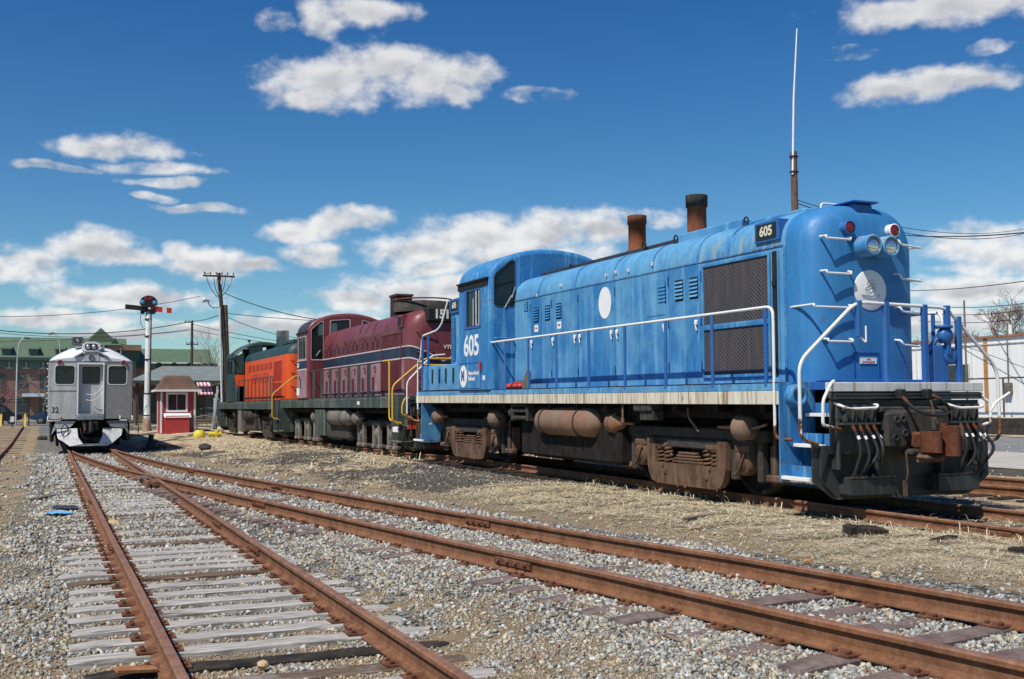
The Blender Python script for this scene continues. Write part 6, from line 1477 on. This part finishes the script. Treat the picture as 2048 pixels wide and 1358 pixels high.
def canopy():
    root = empty('platform_canopy', (0, 95, .3)); tag(root, 'station platform canopy with grey hipped roof on bracketed posts', 'canopy')
    b = MB(); z0, z1 = 3.62, 4.98
    v = [(6.3, 0, z0), (34, 0, z0), (34, 9, z0), (6.3, 9, z0), (9.2, 4.5, z1), (34, 4.5, z1)]
    b.add(v, [(0, 1, 5, 4), (1, 2, 5), (2, 3, 4, 5), (3, 0, 4), (3, 2, 1, 0)]); b.build('roof', shingles('slate_roof', (.12, .145, .145), (.19, .215, .21), 5), root)
    b = MB(); b.box(6.3, 34, -.05, .1, 3.42, 3.63); b.box(6.25, 6.4, 0, 9, 3.42, 3.63); b.build('fascia', mat('dark_fascia', (.05, .055, .055), .8), root)
    wood = mat('canopy_timber', (.07, .045, .038), .85, 0, .2)
    for x in (6.9, 9.4, 12.3, 15.2, 18.1, 21.0, 24, 27):
        p = MB(); p.box(x-.12, x+.12, .9, 1.15, -.1, 3.5, .02); po = p.build('post', wood, root)
        k = MB()
        for sg in (-1, 1): k.plate([(x+sg*.1, 2.3), (x+sg*.3, 2.75), (x+sg*.95, 3.42), (x+sg*.7, 3.42), (x+sg*.1, 2.9)], lambda u, v, w: (u, .95+w, v), .14)
        k.build('bracket', wood, po)
    b = MB(); b.box(6.6, 34, 6.8, 7.2, 0, 3.4)
    bw = b.build('back_wall', M_brown, root)
    for x in (8.1, 10.9, 13.7, 16.6, 19.5): b = MB(); b.box(x-.7, x+.7, 6.74, 6.82, .9, 2.6); b.build('window', M_wglass, root)
    for x in np.arange(6.6, 14, .9): b = MB(); b.lathe((x, .3, 3.2), (0, 0, 1), [(0, .0), (.0, .12), (.1, .1), (.2, .03)], 8); b.build('hanging_lamp', M_greywhite, root)
canopy()
def awnings():
    m, t, b = base_mat('striped_awning'); x, y, z = t.xyz(co(t)); s = t.ramp(t.math('SINE', t.math('MULTIPLY', x, 21)), -.1, .1)
    t.put(b.inputs['Base Color'], t.mix(s, (.5, .12, .16, 1), (.78, .7, .7, 1))); b.inputs['Roughness'].default_value = .8
    for i, (x0, x1, z0, z1, lb) in enumerate(((11.45, 12.5, 3.40, 3.66, 'upper red and white awning under the platform canopy'), (11.5, 12.65, 2.72, 3.22, 'lower red and white striped awning behind the hut'))):
        b = MB(); b.plate([(93.2, z0), (93.2, z0+.12), (94.1, z1+.1), (94.1, z1)], lambda u, v, w: (x0+w, u, v), x1-x0); tag(b.build('striped_awning', m), lb, 'awning')
awnings()
# ------------------------------------------------------------------ yard furniture behind the railcar
def fence(name, x0, x1, y, h, label, gate=False):
    z = float(gh((x0+x1)/2, y)); root = empty(name, (x0, y, z)); tag(root, label, 'fence'); L = x1-x0
    b = MB()
    for x in np.arange(0, L, .13): b.box(x-.009, x+.009, -.009, .009, .05, h)
    b.box(0, L, -.02, .02, .25, .29); b.box(0, L, -.02, .02, h-.25, h-.21); b.box(0, L, -.02, .02, h-.03, h); b.build('pickets', M_dark, root)
    n = max(2, int(L/2.4)+1)
    for k in range(n): b = MB(); x = L*k/(n-1); b.box(x-.04, x+.04, -.04, .04, 0, h+.12, .01); b.build('fence_post', M_dark, root)
fence('iron_fence', -9.0, 3.9, 92.0, 2.05, 'black iron picket fence at far left behind the buffer stops')
fence('iron_fence', 4.6, 11.5, 88.0, 1.75, 'black iron picket fence between the semaphore and the bench')
def car(name, x, y, col, label, L=4.4, Wd=1.75, H=1.45, rot=0):
    root = empty(name, (x, y, float(gh(x, y))), (0, 0, rot)); tag(root, label, 'car'); a = L/2
    side = chaikin([(-a, .3), (-a, .75), (-a*.62, .88), (-a*.35, H), (a*.35, H), (a*.68, .92), (a, .8), (a, .3)], 2)
    b = MB(); b.plate(side, lambda u, v, w: (u, -Wd/2+w, v), Wd); b.build('body', col, root)
    for q in (-1, 1):
        b = MB(); b.plate(chaikin([(-a*.5, .93), (-a*.33, H-.12), (a*.3, H-.12), (a*.52, .95)], 1), lambda u, v, w: (u, q*(Wd/2+.004)-.004+w, v), .008); b.build('window', M_wglass, root)
        for e in (-1, 1):
            b = MB(); b.cyl((e*a*.62, q*(Wd/2-.18), .32), (e*a*.62, q*(Wd/2+.02), .32), .32, n=16); w = b.build('wheel', M_rubber, root); b = MB(); b.cyl((e*a*.62, q*(Wd/2+.02), .32), (e*a*.62, q*(Wd/2+.03), .32), .2, n=12); b.build('rim', M_steel, w)
    for e in (-1, 1): b = MB(); b.box(e*a*.99-.03, e*a*.99+.03, -Wd*.42, -Wd*.25, .6, .75, .02); b.box(e*a*.99-.03, e*a*.99+.03, Wd*.25, Wd*.42, .6, .75, .02); b.build('lamp', M_redlens if e < 0 else M_lens, root)
car('parked_car', -4.0, 99.0, mat('car_black', (.015, .016, .018), .25, 0, .1), 'black parked car behind the iron fence at the left edge', H=1.75)
car('parked_car', .9, 100.0, mat('car_blue', (.03, .07, .16), .25, 0, .1), 'dark blue parked car behind the iron fence beside the railcar')
car('parked_car', 13.2, 101.0, mat('car_silver', (.4, .41, .42), .25, .3, .1), 'silver parked car under the platform canopy')
def buffer(x, lb):
    y = 88.0; z = float(gh(x, y)); b = MB(); b.plate([(-.9, 0), (-.75, 0), (-.12, .75), (.0, .95), (.12, .95), (.12, 0), (0, 0), (-.1, .3), (-.4, .0)], lambda u, v, w: (x-.06+w, y+u, z+v), .12); o = b.build('rail_stop', M_rail_yellow); tag(o, lb, 'rail stop')
buffer(-3.05, 'yellow bent rail stop at far left, left of its pair'); buffer(-1.45, 'yellow bent rail stop nearer the railcar')
for x, lb in ((-3.05, 'rusty left rail of the siding running to the yellow stops'), (-1.5, 'rusty right rail of the siding running to the yellow stops')):
    rail([(x, y, float(gh(x, y))+.13) for y in np.arange(26, 88.5, 2.5)], lb)
for k in range(22):
    y = 30+k*2.4; z = float(gh(-2.3, y)); b = MB(); b.box(-3.6, -.95, y-.11, y+.11, z-.1, z+.02, .01); tag(b.build('railroad_tie', M_tiebrown), 'brown tie of the siding leading to the yellow stops', 'railroad tie', 'siding ties')
b = MB(); z = float(gh(-2.2, 84)); b.box(-2.23, -2.17, 83.97, 84.03, z, z+.5); s_ = b.build('marker_post', M_dark); tag(s_, 'small white marker on a dark stake between the yellow rail stops', 'marker')
b = MB(); b.box(-2.32, -2.08, 83.94, 83.97, z+.42, z+.8); b.build('marker_board', M_white, s_)
def lamp_post(x, y, h, d, lb):
    z = float(gh(x, y)); root = empty('street_lamp', (x, y, z)); tag(root, lb, 'street lamp'); h -= z
    b = MB(); b.tube([(0, 0, 0), (0, 0, h*.72), (.03*d, 0, h*.86), (.18*d, 0, h*.95), (.5*d, 0, h)], [.07, .06, .05, .045, .04], 8, .3); b.build('post', M_galv, root)
    b = MB(); b.lathe((.45*d, 0, h), (d, 0, -.15), [(0, .04), (.1, .09), (.4, .10), (.5, .05), (.52, 0)], 10); b.build('lamp_head', M_truckgrey, root)
lamp_post(-2.3, 98, 7.5, 1, 'grey street lamp post left of the railcar'); lamp_post(.95, 98, 7.9, -1, 'street lamp whose bent arm shows above the railcar roof edge')
# bench, shrub, leaning boards, teal cabinet
bz0 = float(gh(9.3, 72)); root = empty('park_bench', (9.3, 72, bz0)); tag(root, 'wooden bench with arched back beside the hut', 'bench')
wd = mat('bench_wood', (.30, .23, .17), .8, 0, .2)
b = MB(); b.box(-.8, .8, -.25, .2, .40, .45, .01); b.build('seat', wd, root)
b = MB(); b.tube([(-.8, .22, .82), (-.4, .22, .78), (0, .22, .9), (.4, .22, .78), (.8, .22, .82)], .03, 6, .2); b.box(-.8, .8, .2, .23, .55, .62)
for x in np.arange(-.7, .75, .14): b.box(x-.012, x+.012, .2, .23, .45, .8)
b.build('backrest', wd, root)
for x in (-.76, .76):
    for y in (-.22, .2): b = MB(); b.box(x-.03, x+.03, y-.03, y+.03, 0, .42 if y < 0 else .85, .006); b.build('leg', wd, root)
def leafy(name, x, y, h, r, cols, lb, n=500, cat='shrub', cone=True):
    z0 = float(gh(x, y)); root = empty(name, (x, y, z0)); tag(root, lb, cat); rr = random.Random(int(x*91+y)); b = MB()
    b.tube([(0, 0, 0), (0, 0, h*.6)], .04, 6); b.build('stem', M_pole, root); f = MB()
    for i in range(n):
        v = rr.random()**.8; rad = r*((1-v)*.95+.08 if cone else math.sin(PI*min(.97, max(.12, v)))**.6); a = rr.uniform(0, 2*PI); q = rad*math.sqrt(rr.random())
        p = Vector((q*math.cos(a), q*math.sin(a), .08+v*h*.92)); d = Vector((rr.gauss(0, 1), rr.gauss(0, 1), rr.gauss(0, 1))).normalized(); e = d.orthogonal().normalized(); s_ = rr.uniform(.03, .075)*max(.6, h/2)
        f.cur = rr.randrange(len(cols)); f.add([p, p+d*s_*1.6+e*s_*.5, p+d*s_*2.4, p+d*s_*1.6-e*s_*.5], [(0, 1, 2, 3)])
    f.build('foliage', cols, root, fixn=False)
LG = [mat('leaf_a', (.045, .075, .025), .7), mat('leaf_b', (.075, .11, .035), .7), mat('leaf_c', (.03, .05, .022), .7)]
leafy('evergreen_shrub', 9.3, 76, 1.9, .55, LG, 'small cone shaped evergreen behind the bench')
leafy('low_shrub', 10.6, 77, .9, .7, LG, 'low dark green shrub right of the bench', 400, cone=False); leafy('low_shrub', 5.3, 72.5, .8, .4, LG, 'low green weed clump at the foot of the semaphore', 200, cone=False)
for k, (dx, lean, h) in enumerate(((0, .25, 2.6), (.16, .12, 2.8), (.34, -.05, 2.3))):
    z = float(gh(9.6, 70)); b = MB(); b.box(-.05, .05, -.02, .02, 0, h, .004); o = b.build('board', M_greywhite, None, (9.85+dx, 73+.1*k, z)); o.rotation_euler = (0, lean*.6, 0)
    tag(o, 'pale board leaning beside the utility pole, ' + ('leftmost of three', 'middle one of three', 'rightmost of three')[k], 'board')
z = float(gh(10.4, 73.5)); b = MB(); b.box(10.05, 10.65, 73.2, 73.7, z, z+2.0, .02); cb = b.build('relay_cabinet', mat('pale_teal_paint', (.32, .42, .38), .6)); tag(cb, 'pale teal metal cabinet at the foot of the utility pole', 'cabinet')
b = MB(); b.box(10.12, 10.58, 73.17, 73.2, z+.15, z+1.85, .006); b.build('cabinet_door', MATS['pale_teal_paint'], cb)
# switch stand in the railcar's shadow
z = float(gh(3.95, 47)); root = empty('switch_stand', (3.9, 46.5, z)); tag(root, 'low dark green switch stand in the railcar shadow', 'switch stand')
b = MB(); b.box(-.35, .35, -.15, .15, .0, .12, .02); b.build('base', M_green, root); b = MB(); b.lathe((0, 0, .1), (0, 0, 1), [(0, .2), (.12, .18), (.2, .12), (.42, .1), (.5, .14), (.52, 0)], 12); b.build('stand', M_green, root)
b = MB(); b.tube([(.0, -.1, .35), (.25, -.25, .22), (.5, -.35, .1)], .03, 6); b.cyl((.5, -.36, .04), (.5, -.36, .16), .07); b.build('throw_lever', M_green, root)
# ------------------------------------------------------------------ bare trees
def bare_tree(name, x, y, h, spread, lb, col, seed, depth=6, z=None, r0=.16, trunk=.3, wide=None, rmin=.0):
    rr = random.Random(seed); z0 = float(gh(x, y)) if z is None else z; root = empty(name, (x, y, z0)); tag(root, lb, 'tree')
    tb, br = MB(), MB()
    def grow(p, d, L, r, lev):
        q = p+d*L; mid = p+d*L*.5+Vector((rr.gauss(0, .06), rr.gauss(0, .06), 0))*L
        (tb if lev < 2 else br).tube([p, mid, q], [max(r, rmin), max(rmin, r*.85), max(rmin, r*.68)], 5 if lev < 3 else 3, caps=False)
        if lev >= depth: return
        for k in range((rr.choice((2, 3, 3)) if not wide else 3) if lev < depth-1 else 3):
            nd = (d+Vector((rr.gauss(0, .5)*spread, rr.gauss(0, .5)*spread, rr.gauss(.12, .22)))).normalized()
            grow(q if k < 2 else mid, nd, L*rr.uniform(.62, .86), r*.62, lev+1)
    grow(Vector((0, 0, -.1)), Vector((0, 0, 1)), h*trunk, r0, 0)
    zm = max(v[2] for v in br.v); s = h/zm; w_ = wide/max(max(abs(v[0]), abs(v[1])) for v in br.v) if wide else s
    for m_ in (tb, br): m_.v = [(a*w_, c*w_, e*s) for a, c, e in m_.v]
    if wide:
        a_ = np.array(br.v); mx, my, mz = a_.mean(0)
        for m_ in (tb, br): m_.v = [(a-mx*min(1.2, e/mz), c-my*min(1.2, e/mz), e) for a, c, e in m_.v]
    tb.build('trunk', col, root, fixn=False); br.build('crown', col, root, fixn=False)
TB = mat('bark_brown', (.25, .19, .165), .9, 0, .2); TG = mat('bark_grey_tan', (.26, .215, .17), .9, 0, .2); TR = mat('bark_reddish', (.19, .085, .085), .9, 0, .3)
bare_tree('bare_tree', 62.9, 60.5, 9.6, 1.3, 'wide bare tree behind the white shed at right', TB, 3, 8, .2, .28, .2, 5.6, .010)
bare_tree('bare_tree', -.2, 99.5, 4.9, 1.0, 'brown leafless tree left of the railcar in front of the brick wall', TB, 8, 6)
bare_tree('bare_tree', -3.4, 101, 4.0, 1.1, 'reddish leafless ornamental tree at the far left edge', TR, 9, 6)
bare_tree('bare_tree', 20.9, 150, 12.8, .75, 'tall tan bare tree beside the tall utility pole', TG, 12, 7)
for k, (x, h) in enumerate(((13.2, 12.3), (16.0, 11.6), (18.6, 12.0), (24.2, 12.4), (27.5, 11.5))):
    bare_tree('bare_tree', x+6, 205, h, .8, 'hazy bare tree above the roof of the green roofed building', TG, 20+k, 6)
for o in [o for o in COL.objects if o.get('label', '').startswith('hazy bare tree')]: o['group'] = 'far bare trees'

# ------------------------------------------------------------------ road, tracks and white shed to the right
def strip(name, x0, x1, y0, y1, lift, m, n=40):
    rows = []
    for y in np.linspace(y0, y1, n): rows.append([(x, y, float(gh(x, y))+lift) for x in np.linspace(x0, x1, 8)])
    b = MB(); b.grid(rows); o = b.build(name, m); tag(o, kind='structure'); return o
strip('concrete_pavement', 20.5, 27.0, -4, 62, .035, mat('pale_concrete', (.42, .39, .34), .9, 0, .12, 1.5))
strip('road', 27.0, 37.5, -4, 62, .03, mat('grey_asphalt', (.19, .19, .19), .9, 0, .15, 1.2))
strip('back_lane', -9, 12.5, 93.5, 112, .03, mat('lane_asphalt', (.21, .205, .2), .9, 0, .15, 1.2), 12)
gx = 15.3
for x, lb in ((gx-.7525, 'near rail of the side track beyond the blue engine'), (gx+.7525, 'far rail of the side track beyond the blue engine')):
    rail([(x, y, float(gh(x, y))+.19) for y in np.arange(4, 64, 1.5)], lb)
y = 4.3
while y < 40:
    z = float(gh(gx, y)); b = MB(); b.box(gx-1.3, gx+1.3, y-.11, y+.11, z-.1, z+.035, .01); tag(b.build('railroad_tie', M_tiedark), 'dark tie of the side track beyond the blue engine', 'railroad tie', 'side track ties'); y += .56
yv = 3.0
while yv < 58:
    x = float(cx(yv)); z = float(cz(yv))-.14; b = MB(); b.box(x-1.3, x+1.3, yv-.11, yv+.11, z-.15, z+.0, .01); tag(b.build('railroad_tie', M_tiedark), 'dark tie under the engines, mostly hidden by dirt and grass', 'railroad tie', 'ties under the engines'); yv += .56
def shed():
    root = empty('white_shed', (44.3, 40, .9)); tag(root, 'long white corrugated metal shed with rusty roof edge at right', 'shed')
    m, t, bb = base_mat('white_sheet_metal'); o = co(t); x, y, z = t.xyz(o); n = t.noise(t.mapv(o, (1, 5, .4)), 1.2, 5, .65)
    t.put(bb.inputs['Base Color'], t.mix(t.math('MULTIPLY', t.ramp(n, .5, .75), .5), (.80, .80, .79, 1), (.62, .6, .56, 1))); bb.inputs['Roughness'].default_value = .5
    b = MB(); rows = []
    for y in np.arange(-18, 9.01, .09): k = .005 if int(round((y+18)/.09)) % 4 < 2 else 0; rows.append([(-k, y, 0), (-k, y, 4.05)])
    b.grid(rows, False); b.box(.05, 9, -18, 9, 0, 4.0); b.build('wall', m, root)
    b = MB(); b.box(-.12, 9, -18.2, 9.2, 4.05, 4.16); b.build('roof_edge', rusty('rusty_eave', (.25, .11, .06), (.36, .17, .09), (.5, .42, .36), .8, .5), root)
    b = MB(); b.box(-.06, -.02, -18, 9, 3.72, 3.76); b.build('wall_pipe', M_greywhite, root)
    for y0, y1, z0, z1 in ((5.1, 6.2, 1.7, 2.75), (3.2, 4.6, 1.75, 2.75)):
        b = MB(); b.box(-.05, .02, y0, y1, z0, z1); w = b.build('window', M_wglass, root); b = MB(); b.plate([(y0-.06, z0-.06), (y1+.06, z0-.06), (y1+.06, z1+.06), (y0-.06, z1+.06)], lambda u, v, q: (-.08+q, u, v), .04, [[(y0, z0), (y1, z0), (y1, z1), (y0, z1)]]); b.build('window_frame', M_greywhite, w)
    b = MB(); b.box(-.034, -.024, 1.95, 2.2, .3, 4.05); b.build('rust_streak', rusty('orange_rust', (.42, .17, .05), (.5, .26, .1), (.6, .45, .3), .9, .5), root)
    b = MB(); b.box(-.03, -.012, -17, 9, 2.02, 2.06)
    for y in (-9, -7, -5, -2.8, -.6, 3.0, 6.9): b.box(-.03, -.012, y-.025, y+.025, 0, 4.02)
    b.build('panel_batten', mat('batten_grey', (.6, .6, .59), .6), root)
    b = MB(); b.box(-.05, .0, -6.4, -5.4, .1, 2.2, .01); dd = b.build('door', mat('shed_door_grey', (.4, .42, .44), .6), root); b = MB(); b.box(-.09, -.05, -5.55, -5.5, 1.0, 1.15); b.build('handle', M_dark, dd)
    b = MB(); b.box(-.3, -.02, .4, .8, 1.2, 1.75, .02); b.tube([(-.1, .6, 1.75), (-.1, .6, 3.9)], .03, 5); b.build('meter_box', M_truckgrey, root)
    b = MB(); b.tube([(-.05, 4.2, 4.0), (-.6, -1.0, 2.4), (-.5, -4, 1.2)], .015, 4); b.build('guy_wire', M_dark, root)
    b = MB(); b.cyl((.6, 1.0, 4.1), (.6, 1.0, 4.7), .10); b.build('roof_pipe', M_white, root)
    b = MB(); b.box(-.6, -.04, -3.4, -1.2, 0, .42, .05); b.build('blue_tarp', mat('tarp_blue', (.03, .15, .42), .6), root)
shed()
b = MB(); b.box(41.6, 42.2, -2, 62, .0, .92, .02); b.box(41.4, 41.6, -2, 62, .0, .45, .02)
o = b.build('timber_retaining_wall', rusty('black_timber', (.03, .027, .025), (.055, .048, .042), (.10, .08, .065), .9)); tag(o, 'low black timber retaining wall below the white shed', 'wall')
b = MB(); b.box(42.2, 120, -2, 90, .7, .88); tag(b.build('shed_yard', mat('yard_dirt_far', (.2, .17, .13), .95, 0, .2)), kind='structure')
b = MB(); b.tube([(41.9, 48, 1.05), (41.9, 45, .96), (41.85, 42, .95), (41.7, 38.5, .93), (41.8, 36, .97)], .035, 6, .5); tag(b.build('yellow_hose', mat('hose_yellow', (.5, .4, .2), .6)), 'pale yellow hose lying along the timber retaining wall', 'hose')
root = empty('pipe_fence', (43.2, 36, .88)); tag(root, 'dark pipe rail fence in front of the white shed', 'fence')
b = MB(); b.tube([(0, -10, 1.98), (0, 10, 1.98)], .035, 6); b.build('fence_rail', M_pole, root)
for y in (-6, -1.2, 4.0, 9): b = MB(); b.cyl((0, y, 0), (0, y, 2.0), .045, n=8); b.build('fence_post', M_pole, root)
z = float(gh(39.3, 38.5)); b = MB(); b.tube([(39.0, 38.2, z), (39.0, 38.2, 6.4)], [.05, .04], 8); o = b.build('thin_pole', M_truckgrey); tag(o, 'thin grey leaning pole in front of the white shed', 'pole')
b = MB(); b.tube([(39.0, 38.2, 2.4+.0), (39.1, 38.1, 2.2)], .05, 6); b.build('pole_bracket', M_dark, o)

# ------------------------------------------------------------------ litter and loose things in the yard
def lump(name, x, y, s, m, lb, cat, seed=1, sc=(1, .8, .6), dz=0):
    rr = random.Random(seed); bm = bmesh.new(); bmesh.ops.create_icosphere(bm, subdivisions=2, radius=1)
    for v in bm.verts: v.co = Vector((v.co.x*sc[0], v.co.y*sc[1], v.co.z*sc[2]))*s*(1+rr.uniform(-.16, .16))
    me = bpy.data.meshes.new(name); bm.to_mesh(me); bm.free(); me.materials.append(m); o = bpy.data.objects.new(name, me); COL.objects.link(o)
    o.location = (x, y, float(gh(x, y))+s*sc[2]*.5+dz); o.rotation_euler = (0, 0, rr.uniform(0, 3)); tag(o, lb, cat); return o
def chunk(name, x, y, L, w, h, rot, m, lb, cat, tilt=0.0):
    me = tie_mesh(L, int(x*37+y*11), m); me.name = name; me.data.transform(Matrix.Translation((-L/2, 0, 0)) @ Matrix.Diagonal((1, w/.21, h/.16, 1)))
    me.location = (x, y, float(gh(x, y))+h*.8); me.rotation_euler = (tilt, tilt, rot); tag(me, lb, cat); return me
chunk('tie_stump', 8.15, 9.45, .42, .2, .13, -.3, M_tiedark, 'black charred stub of timber in the grass before the blue engine', 'timber chunk', .1)
chunk('wood_scrap', 8.55, 8.75, .5, .1, .06, .4, M_tiedark, 'thin dark wood scrap in the grass right of the charred stub', 'wood scrap')
chunk('wood_scrap', 8.62, 7.75, .3, .16, .1, -.4, M_tiedark, 'dark wood scrap in the grass at the right edge', 'wood scrap')
chunk('wood_scrap', 7.6, 11.9, .7, .08, .05, .5, M_tiebrown, 'slender brown stick lying on dirt left of the front truck', 'wood scrap')
chunk('plank', 0.0, 23.4, 1.75, .15, .07, 1.35, M_tiebrown, 'dark weathered plank lying on ballast left of the straight track', 'plank', .03)
chunk('wood_scrap', -1.1, 20.6, .3, .16, .1, .9, M_tiedark, 'black wood scrap on tan dirt at the left edge', 'wood scrap')
lump('boulder', 5.5, 42.5, .28, M_truckdark, 'dark brown rock on the sandy ground in front of the hut', 'rock', 3)
lump('boulder', -.2, 62, .3, M_truckdark, 'dark rock left of the railcar wheels', 'rock', 4, (1.6, .8, .5))
lump('stone', 6.75, 7.7, .055, mat('cream_stone', (.55, .46, .3), .8), 'cream coloured stone in the dry grass near the right rail', 'stone', 5)
lump('stone', 6.75, 8.65, .05, mat('orange_stone', (.42, .19, .09), .8), 'orange brown stone beside the curving rail', 'stone', 6)
lump('stone', .95, 17.6, .10, mat('tan_stone', (.5, .36, .2), .8), 'tan stone beside the left rail below the blue cloth', 'stone', 7, (1.2, .8, .5))
b = MB(); b.box(-.13, .13, -.05, .05, 0, .025, .004); o = b.build('loose_tie_plate', rusty('orange_plate', (.30, .12, .05), (.42, .2, .09), (.4, .25, .15), .8), None, (.56, 7.60, .03)); o.rotation_euler = (.05, .1, .2); tag(o, 'bright orange rusty plate lying on the black tie by the left rail', 'tie plate')
lump('stone', 1.36, 7.50, .045, MATS['tan_stone'], 'tan pebble resting on the black tie between the rails', 'stone', 12, (1, .9, .7), .03)
chunk('wood_scrap', .98, 8.25, .22, .05, .02, .2, M_tie, 'pale wood splinter on gravel beside the inner side of the left rail', 'wood scrap')
ym = mat('yellow_paint', (.68, .55, .05), .5); b = MB(); b.lathe((0, 0, 0), (0, 0, 1), [(0, .28), (.08, .3), (.3, .26), (.36, .12), (.38, 0)], 14)
o = b.build('yellow_dome', ym, None, (6.9, 55.5, float(gh(6.9, 55.5)))); tag(o, 'round yellow cap on the ground right of the hut', 'dome')
b = MB(); b.cyl((-.3, 0, .14), (.3, 0, .14), .12, n=10); b.cyl((.1, 0, .0), (.1, 0, .32), .12, n=10); b.cyl((.1, -.2, .18), (.1, .2, .18), .09, n=8)
o = b.build('yellow_hydrant_top', ym, None, (7.6, 55.2, float(gh(7.6, 55.2)))); tag(o, 'yellow pipe fitting lying right of the round yellow cap', 'pipe fitting')
lump('white_bucket', 9.2, 64.5, .25, M_cream, 'cream bag of rubbish near the green engine steps', 'bag', 9, (.8, .8, 1))
# blue cloth and dark rag left of the straight track
def cloth(x, y, L, Wd, rot, m, name, lb, seed):
    rr = np.random.default_rng(seed); n = 14; u, v = np.meshgrid(np.linspace(-.5, .5, n), np.linspace(-.5, .5, n))
    X = u*L*(1-.45*np.abs(v)); Y = v*Wd*(1-.3*np.abs(u)); h = .02+.05*fbm(u*6+seed, v*6, 1.0)+.05*np.maximum(0, .25-u*u-v*v)
    c, s = math.cos(rot), math.sin(rot); Xw, Yw = x+X*c-Y*s, y+X*s+Y*c; Zw = gh(Xw, Yw)+h+.012
    b = MB(); b.grid([[(Xw[i, j], Yw[i, j], Zw[i, j]) for j in range(n)] for i in range(n)]); o = b.build(name, m)
    sm_ = o.modifiers.new('thickness', 'SOLIDIFY'); sm_.thickness = .006; tag(o, lb, 'cloth')
cloth(.22, 19.5, .42, .5, .2, mat('sky_blue_cloth', (.12, .42, .75), .7), 'blue_cloth', 'crumpled sky blue plastic sheet beside the left rail', 3)
cloth(.33, 20.6, .34, .9, .3, mat('navy_rag', (.03, .035, .06), .8), 'dark_rag', 'dark crumpled rag just beyond the blue sheet', 5)
# low line of wooded rise far off
m, t, bb = base_mat('far_woods'); n = t.noise(co(t), .12, 5, .7); t.put(bb.inputs['Base Color'], t.mix(n, (.10, .085, .075, 1), (.22, .19, .165, 1))); bb.inputs['Roughness'].default_value = 1
V, F = [], []; off = 0
xs_ = np.linspace(-700, 1500, 260); hh = 6+7*fbm(xs_, xs_*0, .012, 4)+3*fbm(xs_, xs_*0+9, .08, 3)
b = MB(); b.grid([[(x, 760+.05*abs(x), -2), (x, 772+.05*abs(x), h*.6), (x, 790+.05*abs(x), h), (x, 830+.05*abs(x), 0)] for x, h in zip(xs_, hh)], False); tag(b.build('distant_woods', m), 'low far off line of leafless woods', kind='stuff')
